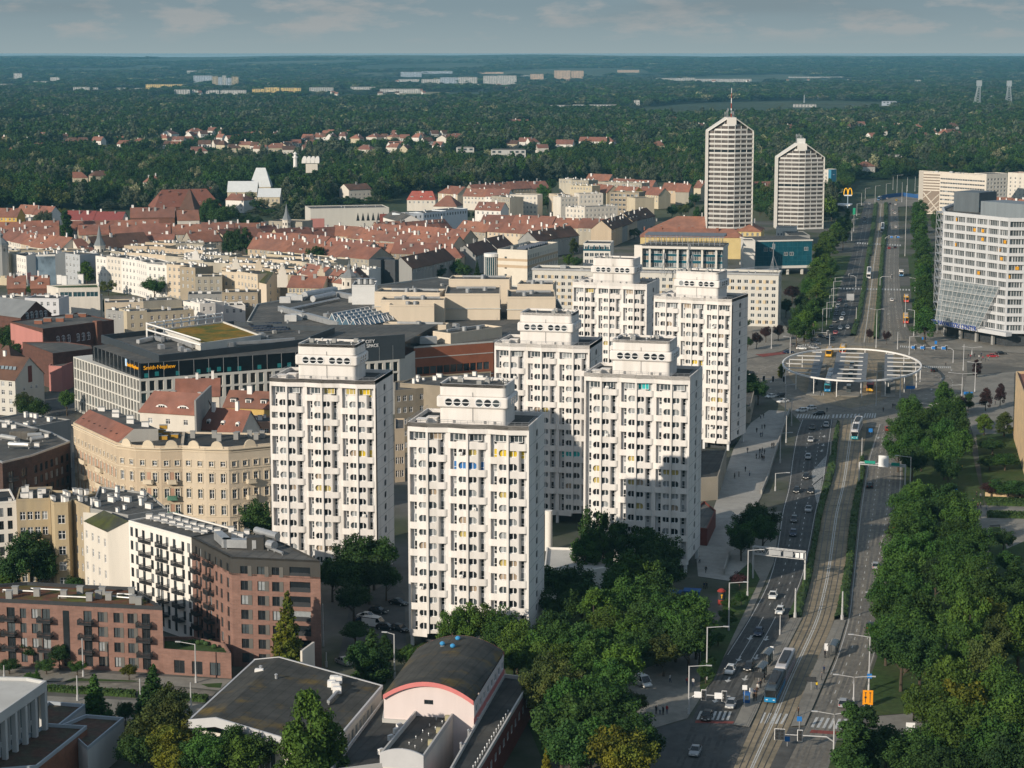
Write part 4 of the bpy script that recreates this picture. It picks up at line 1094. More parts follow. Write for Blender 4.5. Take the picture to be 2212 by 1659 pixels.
def bottom_left():
 TERR=M('terracotta_roof',(.10,.052,.036),.95,.35,1.2,col2=(.07,.06,.04),fac2=.5,big=.3)
 GRW=M('pale_concrete',(.50,.50,.49),.8,.06,.3,streak=True)
 z=15
 P=[Vector(T('7',-10,1330,z)[:2]),Vector(T('7',303,1112,z)[:2]),Vector(T('7',180,1088,z)[:2]),Vector(T('7',-200,1080,z)[:2])]
 t=thing('office_building','white framed office building with tall columns and pale terrace roof at the lower left edge','office',(P[0].x,P[0].y,0))
 t['_pts']=[v for p in P for v in p];t['_z']=z
 w=MB();d=P[1]-P[0];L_=d.length;dn=d.normalized();n=Vector((dn.y,-dn.x))
 P0=P[0]-dn*12;L_+=12
 inn=-n*1.6
 hol=[]
 facade(w,t,P0+inn,P[1]+inn,0,z-1.2,[(L_*(i+.12)/8,L_*(i+.88)/8,zz,zz+3.4,'three')for i in range(8)for zz in(1.2,5.2,9.2)],panes=[1,1,3])
 for q,s_ in((P[1],P[2]),(P[2],P[3])):w.quad((*q,0),(*s_,0),(*s_,z),(*q,z))
 w.prism([tuple(p)for p in(P0,P[1],P[2],P[3])],z-1.2,z-.02,0,1,bottom=True);w.parapet([P0,P[1],P[2],P[3]],z-.05,z+.5,.5)
 w.part('wall',[GRW,M('pale_roof',(.52,.51,.48),.9,.1,.4,col2=(.42,.41,.38),fac2=.55)],t)
 cm=boxmesh('column',.8,.8,z-1.3,GRW)
 for i in range(9):addat(t,'column',cm,P0+dn*(L_*i/8-.4 if i else .4)-n*.45,0,math.atan2(dn.y,dn.x))
 RIMC=M('blue_grey_coping',(.36,.40,.44),.7,.08)
 def low(lb,pts,z,wm):return bldg('office_wing',lb,'office',pts,z,wm,TERR,{},par=.6,rim=RIMC)
 BR2=brickmat('orange_brick',(.25,.10,.055),(.21,.085,.05),(.2,.12,.08),.9)
 low('low wing with rust coloured planted roof behind the white columns',[T('7',205,1395,6),T('7',385,1398,6),T('7',553,1265,6),T('7',310,1245,6)],6,GRW)
 q=[T('7',565,1560,6.4),T('7',805,1430,6.4),T('7',800,1350,6.4),T('7',570,1335,6.4)]
 low('low wing with rust coloured roof ending in a sloping blue grey wall',[Vector(T('7',400,1398,6)[:2]),*[Vector(p[:2])for p in(T('7',568,1545,6),T('7',803,1352,6),T('7',555,1332,6))]],6,GRW)
 low('nearest low brick wing with rust coloured roof at the lower left corner',[T('7',-200,1700,7),T('7',240,1665,7),T('7',565,1405,7),T('7',300,1390,7),T('7',-100,1640,7)],7,BR2)
bottom_left()
def glass_office():
 GRID=M('pale_grid_stone',(.60,.58,.53),.8,.05)
 SLATE=M('slate_metal',(.045,.055,.065),.45,.12,.3)
 DG=M('black_glass',(.006,.010,.014),.2,.3,.5,spec=.15)
 z=18.5
 L0,K,R0=[Vector(p[:2])for p in(T('4',475,652,z),T('4',902,800,z),T('5',377,670,z))]
 bk=[R0+Vector((12,55)),L0+Vector((55,48))]
 t=thing('office_block','dark glass office block with white grid lower facade and orange lettering','office',(K.x,K.y,0))
 P=[L0,K,R0]+bk;w=MB()
 L1,L2=(K-L0).length,(R0-K).length
 facade(w,t,K,R0,0,z,[(u0,u1,a,a+3.2,'bare')for a in(14.6,10.8)for u0,u1,_,_ in grid(L2,32,L2/32*.62,0,1,1,1)],depth=.5,panes=[0,0,0,3])
 facade(w,t,L0,K,0,z,[(u0,u1,.5+3.6*k,3.7+3.6*k,'bare')for k in range(5)for u0,u1,_,_ in grid(L1,22,L1/22*.72,0,1,1,1)],depth=.5,panes=[0,0,0,3],cap=200 if False else 100)
 for a,b in zip(P[2:],P[3:]+P[:1]):w.quad((*a,0),(*b,0),(*b,z),(*a,z))
 w.cap([tuple(p)for p in P],z,0);w.part('wall',[GRID],t)
 d1=(K-L0).normalized();d2=(R0-K).normalized()
 g0=L0+d1*L1*.22+Vector((1.5,2));gk=K+d2*.5+Vector((0,.8));g1=R0+Vector((0,.6))
 Q=[g0,gk,g1,bk[0]-Vector((1,1)),bk[1]+Vector((4,-3))]
 g=MB();g.prism([tuple(p)for p in Q],z+.01,23.4,0,1);g.part('glass_storey',[DG,MEMB2],t)
 tp=boxmesh('teal_pane',1.3,.08,1.3,M('teal_glass',(.02,.19,.2),.3,.2))
 rr_=random.Random(3)
 for i in range(26):
  u=(i+.5)/26*(g1-gk).length
  if rr_.random()<.6:put_on_wall(t,'pane',tp,gk,g1,u,18.8+rr_.choice([0,.3]),.02)
 mu=boxmesh('mullion',.12,.12,4.8,METAL)
 for i in range(18):put_on_wall(t,'mullion',mu,gk,g1,(i+.5)/18*(g1-gk).length,18.55,.06)
 for i in range(12):put_on_wall(t,'mullion',mu,g0,gk,(i+.5)/12*(gk-g0).length,18.55,.06)
 h0=Vector(T('4',655,512,25.6)[:2]);hk=Vector(T('4',1030,642,25.6)[:2]);h1=Vector(T('4',1965,540,25.6)[:2]);h2=h1+Vector((8,30));h3=h0+Vector((40,38))
 s=MB();Pq=[h0,hk,h1,h2,h3];s.parapet(Pq,22.9,25.6,.5);s.part('roof_screen',[SLATE],t)
 rb=MB();rb.cap([tuple(p)for p in inset(Pq,.3)],23.9);rb.part('roof',[MEMB2],t)
 t['_pts']=[v for p in Pq for v in p];t['_z']=23.9
 gz=26.0
 GQ=[Vector(T('4',*p,gz)[:2])for p in((1300,575),(1690,520),(1450,432),(1070,480))]
 b=MB();b.prism([tuple(p)for p in GQ],23.9,gz,0,1);b.parapet(GQ,gz-.02,gz+.5,.5)
 b.part('planted_terrace',[GRID,M('sedum_yellow',(.25,.14,.010),.95,.35,.5,col2=(.09,.105,.012),fac2=.52,big=.12)],t)
 fr=MB();F0=[Vector(T('4',*p,28.5)[:2])for p in((950,440),(1440,372))]
 n_=9
 for i in range(n_+1):
  p=F0[0]+(F0[1]-F0[0])*i/n_;fr.box((p.x,p.y,24),(.5,.5,5.0))
 for zz in(28.6,27.4):
  fr.tube((*F0[0],zz),(*F0[1],zz),.25,4)
 fr.tube((*F0[0],28.6),(*GQ[0],27.5),.3,4);fr.tube((*F0[0],26.5),(*GQ[0],25.8),.3,4)
 fr.part('pergola',[WHITE],t)
 sp=MB();sp.quad((-.9,-.6,.15),(.9,-.6,.15),(.9,.6,.55),(-.9,.6,.55));sp.quad((-.9,.6,0),(.9,.6,0),(.9,.6,.55),(-.9,.6,.55));sp=sp.mesh('solar_panel',[M('solar_cell',(.012,.016,.03),.2,.1,spec=.6)])
 for i in range(8):
  for j in range(4):addat(t,'solar_panel',sp,T('4',1625+i*26+j*16,440+j*14-i*1.2,25),24.6,-.2)
 clutter(t,26,HVAC,R,23.95,.12)
 duct(t,[T('4',900,570,24),T('4',1000,545,24),T('4',1050,560,24)],24,1.2);duct(t,[T('4',1100,540,24),T('4',1250,600,24),T('4',1900,555,24)],24,1.0)
 ORG=M('orange_sign',(.85,.38,.01),.5,.02,emit=.25)
 a2=math.atan2(d2.y,d2.x);a1=math.atan2(d1.y,d1.x)
 nrm2=Vector((d2.y,-d2.x));nrm1=Vector((d1.y,-d1.x))
 p=gk+(g1-gk).normalized()*6.0+nrm2*.35;text(t,'Smith\u00b7Nephew',(p.x,p.y,21.9),1.75,a2,ORG)
 p=g0+(gk-g0)*.86+nrm1*.35;text(t,'Smith\u00b7Nephew',(p.x,p.y,21.7),1.6,a1,ORG)
 p=g0+(gk-g0)*.70+nrm1*.3;put_on_wall(t,'sign_icon',boxmesh('sign_icon',1.3,.2,2.2,M('pale_blue_sign',(.45,.62,.8),.5,emit=.2)),g0,gk,(gk-g0).length*.72,21.0,.2)
 WS=M('white_sign',(.85,.85,.85),.5,.02)
 for w_,px_,zz in(('CITY',799,25.2),('SPACE',804.5,23.7)):
  u=min((i*.1 for i in range(600)),key=lambda u:abs(pix((*(g1-(g1-gk).normalized()*u),zz))[0]-px_))
  q=g1-(g1-gk).normalized()*u-nrm2*-.25;text(t,w_,(q.x,q.y,zz),1.55,a2,WS)
 sb=MB();a,b_=g1-(g1-gk).normalized()*22,g1+(g1-gk).normalized()*2
 sb.strip([a+nrm2*.1,b_+nrm2*.1],18.6,26.8,.5);sb.part('sign_wall',[SLATE],t)
glass_office()
def left_group():
 DBR=brickmat('dark_red_brick',(.13,.06,.045),(.10,.05,.04),(.09,.05,.04),.8)
 PINK=M('pink_render',(.46,.20,.175),.9,.08,.3,streak=True)
 z=17
 P=[Vector(T('4',*p,z)[:2])for p in((65,430),(278,478),(738,420),(500,374))]
 t=bldg('school_gym','dark brick school block with arched windows and a pink end wall','school',P,z,DBR,MEMB2,{},par=.4)
 mb=MB();a,b=P[0],P[1];dd=(b-a).normalized();nn=Vector((dd.y,-dd.x))*.05
 mb.quad((*(a+nn+dd*.4),0),(*(b+nn-dd*.4),0),(*(b+nn-dd*.4),z-1.2),(*(a+nn+dd*.4),z-.2));mb.part('pink_wall',[PINK],t)
 ar=MB();pts=[(-.7,0),(.7,0)]+[(.7*math.cos(q),2.2+.7*math.sin(q))for q in[math.pi*j/8 for j in range(9)]]
 ar.poly([(x,0,zz)for x,zz in pts],1)
 for q in range(len(pts)-1):ar.tube((pts[q][0],-.03,pts[q][1]),(pts[q+1][0],-.03,pts[q+1][1]),.08,4)
 ar.box((0,-.04,0),(.12,.06,2.9));ar.box((0,-.04,1.5),(1.4,.06,.12));me=ar.mesh('window',[WFRAME,GLASSM])
 Lw=(P[2]-P[1]).length
 for k,zz in enumerate((11.0,5.0)):
  for f in(.2,.275,.35,.48,.555,.63):put_on_wall(t,'window',me,P[1],P[2],Lw*f,zz,.04)
 addat(t,'buttress',boxmesh('buttress',2.6,2.6,z+.8,brickmat('mid_brick',(.20,.09,.06),(.17,.08,.055),(.13,.08,.06))),P[1]+(P[2]-P[1])*.76,0,math.atan2((P[2]-P[1]).y,(P[2]-P[1]).x))
 for x,y in((250,440),(310,425),(390,425),(535,395),(450,400)):addat(t,'chimney',chimney_mesh(3,1.6,1.4,M('brick_chimney',(.26,.11,.07))),T('4',x,y,z),z)
 q=back(T('4',-190,352,17),T('4',135,394,17),15)
 w=MB();r=MB()
 t=house('gabled_hall','old hall with grey metal roof and brick gable with arched windows','hall',q,17,22.5,DBR,M('zinc_roof',(.20,.21,.215),.6,.12,.2,streak=False),{})
 Lg=(q[2]-q[1]).length
 for f,h in((.2,.6),(.35,.8),(.5,1),(.65,.8),(.8,.6)):put_on_wall(t,'window',me,q[1],q[2],Lg*f,15.2+.6*h,.05)
 z=13
 P=[Vector(T('4',*p,z)[:2])for p in((145,562),(342,636),(600,605),(590,585),(420,560))]
 t=bldg('hall_annexe','dark reddish brick annexe with slanting grey roof between white house and glass office','hall',P,z,DBR,MEMB2,{},par=.3)
 P=[Vector(T('4',*p,9)[:2])for p in((315,715),(400,720),(475,690),(470,660),(380,660))]
 bldg('hall_annexe','narrow brick and pink annexe at the foot of the glass office','hall',P,9,PINK,MEMB2,{},par=.3)
 zc,zr=12.5,19
 q=back(T('4',-160,778,zc),T('4',97,800,zc),15)
 t=house('gabled_house','white gabled house with brown skylit roof, its grey gable turned to the street','house',q,zc,zr,M('grey_white_render',(.55,.53,.48),.9,.06,.3,streak=True),TILED,{0:dict(n=5,w=1.3,h=1.6,zs=1.2,dz=2.9,nf=4)},chim=1)
 sk=MB();sk.quad((-.5,-.6,0),(.5,-.6,0),(.5,.5,.95),(-.5,.5,.95));sk=sk.mesh('skylight',[M('sky_glass',(.25,.3,.33),.1,.05)])
 for i in range(6):addat(t,'skylight',sk,q[0]+(q[1]-q[0])*((i+3.5)/10)+(q[3]-q[0])*.2,zc+2.75)
 Lg=(q[2]-q[1]).length
 for f,zz in((.7,4),(.72,8),(.3,8),(.55,8.2)):put_on_wall(t,'window',win_mesh(1.1,1.2,'cross',0),q[1],q[2],Lg*f,zz,.03)
 put_on_wall(t,'stair_glazing',boxmesh('stair_glazing',2.0,.1,5.5,M('dark_red_panel',(.16,.045,.035))),q[1],q[2],Lg*.52,10.5,.03)
 q=back(T('4',-90,690,14),T('4',75,700,14),11)
 house('house','small house with brown pyramid roof behind the white gabled house','house',q,14,19.5,CREAMW,TILED,{0:dict(n=5,w=.8,h=.8,zs=12.4,nf=1)},hip0=4.5,hip1=4.5)
 P=back(T('4',-120,1075,14),T('4',190,1120,14),16)
 t=bldg('tenement','flat grey roof with small white chimneys just behind the dark brick house','tenement',P,14,GREYP,MEMB2,{},par=.4);clutter(t,8,CHW,R)
left_group()
def mall():
 BE=M('beige_render',(.62,.53,.415),.9,.05,.3,streak=True)
 BRN=M('brown_panel',(.28,.10,.055),.75,.12,.3)
 BAND=M('pale_band',(.5,.5,.47),.6)
 z=19.5
 P=[Vector(p[:2])for p in(T('5',335,594,z),T('5',384,604,z),T('5',985,560,z),T('5',1500,470,z),T('c',2150,1400,z),T('c',900,1255,z),T('b',1700,1240,z),T('b',860,1385,z),T('4',1600,430,z))]
 t=bldg('shopping_mall','shopping mall with brown panelled wall striped by pale bands and a wide grey roof','mall',P,z,BRN,MEMB2,{1:dict(cols=[i*2.6+2 for i in range(14)],w=2.3,h=2.6,zs=10.2,nf=1,style='bare',panes=[0,0,1])},par=.5,rim=BAND)
 b=MB()
 for i in(0,1):
  a,c=P[i],P[i+1];d=(c-a).normalized();n=Vector((d.y,-d.x))
  for zz in(15.8,8.4):m=(a+c)/2+n*.05;b.box((m.x,m.y,zz),((c-a).length,.12,.28),math.atan2(d.y,d.x))
 b.part('wall_band',[BAND],t)
 clutter(t,46,HVAC,R,z)
 for a,c,w_,rnd in((('e',330,390),('e',660,330),3.2,True),(('e',420,420),('e',650,370),2.6,True),(('e',80,535),('e',700,400),1.2,True),(('e',75,520),('e',330,590),2.0,False),(('e',330,590),('e',700,690),2.0,False),(('e',700,360),('e',900,400),2.0,False),(('e',1330,770),('e',1470,745),1.8,False),(('e',1480,790),('e',1700,850),1.6,False),(('e',1180,780),('e',1330,860),1.6,False),(('e',1360,880),('e',1730,870),2.4,False)):
  duct(t,[T(*a,z),T(*c,z)],z,w_,rnd)
 for x,y in((120,420),(190,385),(250,400),(960,380),(1010,400),(870,415),(1260,740),(1540,790),(1620,800),(240,610),(180,620)):addat(t,'air_handler',boxmesh('air_handler',4.5,2.6,2.4,M('pale_metal',(.55,.55,.54),.5,.08)),T('e',x,y,z),z)
 def box(lb,a,b_,zt,dep,zb=z,ledge=True):
  q=back(a,b_,dep)
  o=bldg('mall_block',lb,'mall',q,zt,BE,MEMB2,{},par=.7,z0=zb+.03)
  if ledge:
   m=MB();c=inset(q,-.25);m.parapet([tuple(p)for p in c],zb+(zt-zb)*.45,zb+(zt-zb)*.45+.3,.3);m.part('ledge',[BAND],o)
  for i in range(2):
   v=MB();v.tube((0,0,0),(0,0,1.5),.9,12);addat(o,'roof_vent',v.mesh('roof_vent',[METAL]),q[0]+(q[1]-q[0])*R.uniform(.3,.8)+(q[3]-q[0])*R.uniform(.3,.7),zt)
  duct(o,[q[3]+(q[2]-q[3])*.2+(q[0]-q[3])*.25,q[3]+(q[2]-q[3])*.9+(q[0]-q[3])*.25],zt,.7)
  return o
 box('lowest front beige block of the mall left of centre',T('e',1250,462,26.4),T('e',1740,462,26.4),26.4,9,ledge=False)
 box('second beige mall block, just behind the lowest front one',T('e',1160,408,27.6),T('e',1850,410,27.6),27.6,11,ledge=False)
 box('third and rearmost beige mall block of the left stepped group',T('e',1090,318,29),T('e',1800,330,29),29,13)
 box('largest beige mall block with a pale roof sign shadow, centre of the mall',T('c',972,1446,29),T('c',1572,1446,29),29,28)
 box('right beige mall block behind the white towers',T('c',1652,1480,27.6),T('c',2178,1480,27.6),27.6,24)
 box('grey topped mall block at the back with ducts in front',T('c',1015,1285,29.5),T('c',1675,1290,29.5),29.5,14,ledge=False)
 box('small beige mall block at the back right',T('c',1760,1340,28.6),T('c',2150,1345,28.6),28.6,14,ledge=False)
 box('beige parapet block directly above the brown panelled wall',T('e',1920,775,22.6),T('e',2480,700,22.6),22.6,9,ledge=False)
 box('low beige mall step with downpipes below the stepped blocks',T('e',1185,668,21.8),T('e',1870,682,21.8),21.8,6,ledge=False)
 WC=M('white_cladding',(.66,.66,.65),.6,.05)
 q=back(T('e',845,240,27),T('e',1095,240,27),16);o=bldg('mall_block','white corrugated plant enclosure on the mall roof','mall',q,27,WC,MEMB2,{},par=.5,z0=z+.03)
 for i in range(3):addat(o,'roof_vent',vent_mesh(2.2,1.2),q[0]+(q[1]-q[0])*(.3+.25*i)+(q[3]-q[0])*.5,27)
 g=thing('glass_roof','folded glass skylight roof with white frame on the mall','skylight',T('e',700,640,z))
 o=Vector(T('e',590,605,z+2)[:2]);u=Vector(T('e',900,690,z+2)[:2])-o;v=Vector(T('e',960,490,z+2)[:2])-Vector(T('e',565,565,z+2)[:2])
 pane=MB();fr=MB();NF=4
 GB=M('sky_blue_glass',(.09,.16,.22),.1,.4,.3,spec=.6)
 for i in range(NF):
  a0,a1,a2=o+u*(i/NF),o+u*((i+.5)/NF),o+u*((i+1)/NF)
  for p,q,zp,zq in((a0,a1,z+2,z+4.6),(a1,a2,z+4.6,z+2)):
   pane.quad((*p,zp),(*q,zq),(*(q+v),zq),(*(p+v),zp))
   for k in range(9):fr.tube((*(p+v*k/8),zp+.06),(*(q+v*k/8),zq+.06),.12,4)
   for k in range(0,8):fr.tube((*(p+v*k/8),zp+.06),(*(q+v*(k+1)/8),zq+.06),.06,3)
  for p,zp in((a0,z+2),(a1,z+4.6)):fr.tube((*p,zp+.1),(*(p+v),zp+.1),.16,4)
  for p in(a0,a2):fr.tube((*p,z),(*p,z+2),.14,4)
  pane.poly([(*a0,z),(*a2,z),(*a2,z+2),(*a1,z+4.6),(*a0,z+2)])
 pane.part('glazing',[GB],g);fr.part('frame',[WHITE],g)
mall()
def pale_slabs():
 PAL=M('pale_slab',(.58,.56,.51),.9,.06,.3,streak=True);CRM=M('cream_panel',(.60,.49,.33),.9,.06)
 z=22.8
 a,b=G(1150,584,z),G(1682,596,z);q=back(a,b,15);Lw=(q[1]-q[0]).length
 n=36
 t=bldg('office_slab','long pale office slab with rows of square windows behind the white towers','office',q,z,PAL,MEMB2,{0:dict(n=n,w=1.7,h=1.6,zs=1.2,dz=3.0,nf=7,style='two'),1:dict(n=4,w=1.4,h=1.5,zs=1.2,dz=3,nf=7,style='two')},par=1.0)
 p=MB();d=(q[1]-q[0]).normalized();nn=Vector((d.y,-d.x))
 for k in range(7):
  for i in range(n-1):
   c=q[0]+d*(Lw*(i+1)/n)+nn*.02
   if R.random()<.6:p.box((c.x,c.y,1.2+3*k),(1.2,.04,1.6),math.atan2(d.y,d.x))
 p.part('infill_panel',[CRM],t)
 f=MB();f.parapet([tuple(x)for x in inset(q,-.3)],z+.2,z+1.0,.2);f.part('roof_fence',[METAL],t)
 clutter(t,18,HVAC,R,z)
 for i,(x,y)in enumerate(((400,90),(300,110),(560,95))):duct(t,[T('6',x-60,y+8,z),T('6',x+60,y,z)],z,.8,True)
 for x,y,h in((585,115,14),(40,120,14),(-120,120,10),(60,118,9)):
  m=MB();p0=Vector((0,0,0))
  m.tube((0,0,0),(0,0,h),.18,5)
  for k in range(3):m.tube((math.cos(k*2.1)*3,math.sin(k*2.1)*3,0),(0,0,h*.6),.1,4);m.box((math.cos(k*2.1)*.5,math.sin(k*2.1)*.5,h-3),(.35,.35,2.4))
  addat(t,'antenna',m.mesh('antenna',[METAL]),T('6',x,y,z),z)
 z=21.5
 p0,p1,p2=T('c',1545,960,z),T('c',1870,974,z),T('d',268,884,z)
 P=[Vector(p[:2])for p in(p0,p1,p2)];P.append(P[2]+(P[0]-P[1]))
 TAN=M('tan_stone',(.50,.38,.26),.9,.07)
 t=bldg('office_block','cream and tan stone office with solar panels on its roof, left of the long slab','office',P,z,M('cream_stone_panel',(.68,.62,.52),.8,.05),MEMB2,{1:dict(n=18,w=1.0,h=1.8,zs=1.5,dz=3.3,nf=6,style='dark'),0:dict(cols=[4.6],w=1.3,h=1.7,zs=8.2,dz=4.4,nf=3,style='bare')},par=.9)
 b=MB()
 for i in(0,1):
  a,c=P[i],P[i+1];d=(c-a).normalized();nn=Vector((d.y,-d.x));m=(a+c)/2+nn*.04
  b.box((m.x,m.y,13.2),((c-a).length,.06,1.4),math.atan2(d.y,d.x));b.box((m.x,m.y,16.6),((c-a).length,.06,1.2),math.atan2(d.y,d.x))
 b.part('stone_band',[TAN],t)
 c=P[0]+Vector((-3,2));g=MB();g.prism([(c.x+3.6*math.cos(q),c.y+3.6*math.sin(q))for q in[2*math.pi*i/16 for i in range(16)]],0,18.5);
 for i in range(12):q_=math.pi+math.pi*i/11;g.tube((c.x+3.65*math.cos(q_),c.y+3.65*math.sin(q_),0),(c.x+3.65*math.cos(q_),c.y+3.65*math.sin(q_),18.4),.12,4,mi=1)
 g.prism([(c.x+3.9*math.cos(q),c.y+3.9*math.sin(q))for q in[2*math.pi*i/16 for i in range(16)]],18.4,20,1);g.part('glass_corner',[GLASSG,WHITE],t)
 for i in range(10):
  sp=MB();sp.quad((-2.4,-1.6,.3),(2.4,-1.6,.3),(2.4,1.6,1.3),(-2.4,1.6,1.3));sp.quad((-2.4,1.6,0),(2.4,1.6,0),(2.4,1.6,1.3),(-2.4,1.6,1.3))
  if i==0:spm=sp.mesh('solar_panel',[M('solar_grey',(.13,.14,.16),.3,.1)])
  addat(t,'solar_panel',spm,P[1]+(P[2]-P[1])*(.2+.075*i)+(P[0]-P[1])*.4,z,-.3)
 clutter(t,12,HVAC,R,z)
 P2=[P[2],Vector(T('d',360,968,z-4)[:2]),Vector(T('d',360,968,z-4)[:2])+Vector((-6,30)),P[2]+Vector((-10,26))]
 z=20;q0,q1=T('c',145,1052,z),T('c',275,1060,z)
 DK=M('dark_corrugated',(.05,.055,.062),.6,.1,.5,streak=True)
 w1=back(q0,q1,12);q2,q3=T('c',430,1062,z),T('c',472,1055,z);w2=back(q2,q3,12)
 t=thing('dark_tower_block','dark grey corrugated twin slab building with a slot of glass, behind the mall','office',(w1[0].x,w1[0].y,0))
 for w_ in(w1,w2):m=MB();m.prism([tuple(p)for p in w_],0,z);m.part('slab',[DK],t)
 m=MB();m.prism([tuple(p)for p in(w1[1]+Vector((0,3)),w2[0]+Vector((0,3)),w2[3],w1[2])],0,z-.6);m.part('link',[M('link_grey',(.16,.17,.18),.5)],t)
 m=MB();c=(w1[1]+w2[0])/2;m.box((c.x+4,c.y+1.5,0),(.6,.6,z));m.part('column',[WHITE],t)
 BLU=M('petrol_glass',(.012,.085,.12),.15,.25,.4,spec=.6);WB=M('white_band',(.66,.63,.58),.8,.05)
 z=19.5
 a,b=T('d',1190,905,z),T('d',2062,922,z);q=back(a,b,26);Lw=(q[1]-q[0]).length
 t=thing('campus_building','campus building with petrol blue glass front, white columns and a roof full of solar frames','university building',(q[0].x,q[0].y,0))
 w=MB();d=(q[1]-q[0]).normalized();nn=Vector((d.y,-d.x));f0,f1=q[0]-nn*2.5,q[1]-nn*2.5
 facade(w,t,f0,f1,0,z-1.5,[(u0,u1,zz,zz+2.2,'three')for zz in(1,4.6,8.2,11.8,15.2)for u0,u1,_,_ in grid(Lw,16,3.0,0,1,1,1)],panes=[0,1,2,2,6])
 for i in(1,2,3):x,y=q[i],q[(i+1)%4];w.quad((*x,0),(*y,0),(*y,z),(*x,z),1)
 w.part('wall',[BLU,WB],t)
 r=MB();r.prism([tuple(p)for p in inset([q[0]-nn*-.6,q[1]+nn*.6,q[2],q[3]],-.4)],z-1.3,z,0,1,bottom=True);r.part('roof',[WB,MEMB2],t)
 cm=boxmesh('column',1.0,1.0,z-1.3,WB)
 for f in(.09,.265,.44,.565,.745,.92):put_on_wall(t,'column',cm,q[0],q[1],Lw*f,0,-.6)
 pg=MB()
 for i in range(15):
  for j in(0,1):
   p=q[0]+(q[1]-q[0])*((i+.2)/15)+(q[3]-q[0])*(.25+.5*j);pg.box((p.x,p.y,z),(.3,.3,4.5))
  p=q[0]+(q[1]-q[0])*((i+.2)/15);u=(q[3]-q[0]);pg.tube((*(p+u*.2),z+4.4),(*(p+u*.8),z+4.4),.16,4)
 for v in(.25,.75):pg.tube((*(q[0]+(q[3]-q[0])*v),z+4.4),(*(q[1]+(q[3]-q[0])*v),z+4.4),.2,4);pg.tube((*(q[0]+(q[3]-q[0])*v),z+1),(*(q[1]+(q[3]-q[0])*v),z+1),.15,4)
 pg.part('roof_frame',[METAL],t)
 for i in range(26):addat(t,'solar_panel',spm,q[0]+(q[1]-q[0])*((i%13+.7)/13.5)+(q[3]-q[0])*(.4+.28*(i//13)),z+4.5,-.25)
 a,b=T('d',545,888,z-1),T('d',840,892,z-1);q=back(a,b,18)
 t=bldg('campus_building','left campus wing with a white roof edge over petrol blue upper wall','university building',q,z-1,WB,MEMB2,{0:dict(n=5,w=2.2,h=2.0,zs=1,dz=3.6,nf=5,style='two',panes=[0,1,1])},par=.5)
 m=MB();d=(q[1]-q[0]).normalized();nn=Vector((d.y,-d.x))*.02;m.wall(q[0]+nn,q[1]+nn,z-4.6,z-1.5,[(u0,u1,z-3.6,z-1.6)for u0,u1,_,_ in grid((q[1]-q[0]).length,5,2.3,0,1,1,1)],.02);m.part('glass_band',[BLU],t)
 q=back(T('d',640,960,21),T('d',1110,950,21),16)
 q2=back(T('d',1100,905,19),T('d',1185,910,19),14);bldg('campus_building','narrow cream stair block between the two campus wings','university building',q2,19,WB,MEMB2,{},par=.4)
 a,b=T('3',465,1560,19),T('3',838,1553,19);q=back(a,b,24)
 t=thing('campus_building','petrol blue glass block raised on pillars beside the avenue trees','university building',(q[0].x,q[0].y,0))
 m=MB();m.prism([tuple(p)for p in q],5.0,18.4,0,bottom=True);m.part('glass_body',[M('petrol_glass',(.012,.085,.12))],t)
 m=MB();m.prism([tuple(p)for p in inset(q,-.5)],18.4,19.2,0,1,bottom=True);m.prism([tuple(p)for p in inset(q,-.4)],3.6,5.0,0,bottom=True);m.part('roof',[WB,MEMB2],t)
 m=MB();Lw=(q[1]-q[0]).length;d=(q[1]-q[0]).normalized();nn=Vector((d.y,-d.x))
 for i in range(13):p=q[0]+d*(Lw*i/12)+nn*.05;m.box((p.x,p.y,5),(.1,.1,13.4))
 for k in range(6):p=(q[0]+q[1])/2+nn*.05;m.box((p.x,p.y,5+2.6*k),(Lw,.1,.1),math.atan2(d.y,d.x))
 m.part('mullion',[M('teal_metal',(.03,.14,.17),.5)],t)
 for u,k in((.2,3),(.3,3),(.55,2),(.65,2),(.9,3)):put_on_wall(t,'window',win_mesh(2.2,1.9,'two',1),q[0],q[1],Lw*u,5.3+2.6*k,.08)
 for f in(.1,.35,.6,.85):put_on_wall(t,'column',boxmesh('column',1.2,1.2,3.6,WB),q[0],q[1],Lw*f,0,-1.5)
 q=back(T('3',395,1600,17),T('3',470,1600,17),14);bldg('campus_building','cream roof block with white plant between campus wings','university building',q,20,WB,MEMB2,{},par=.5)
 YW=M('yellow_wall',(.60,.47,.22),.9,.08)
 q=back(T('d',1255,728,13),T('d',2480,748,13),26);house('long_house','long yellow house with broad red hipped roof at the foot of the pencil shaped towers','public building',q,13,20.5,YW,TILE,{0:dict(n=22,w=1.3,h=2.0,zs=10,nf=1)},hip0=16,hip1=16,chim=6)
 q=back(T('d',1165,805,13),T('d',2280,812,13),14);house('long_house','narrow red roofed house just behind the solar framed campus roof','public building',q,13,17.5,YW,TILE,{},hip0=5,hip1=5,chim=7,chmat=M('brick_chimney',(.26,.11,.07)))
 q=back(T('3',605,1478,10),T('3',735,1480,10),12);t=bldg('low_house','white flat roofed pavilion at the foot of the right pencil shaped tower','pavilion',q,10,WHITER,MEMB2,{0:dict(n=6,w=1.2,h=1.6,zs=1.5,dz=3.8,nf=2)},par=.5)
 q=back(T('3',690,1530,9),T('3',825,1530,9),30);bldg('low_house','low dark grey flat roof in front of the right pencil shaped tower','pavilion',q,9,GREYP,MEMB,{},par=.5)
pale_slabs()
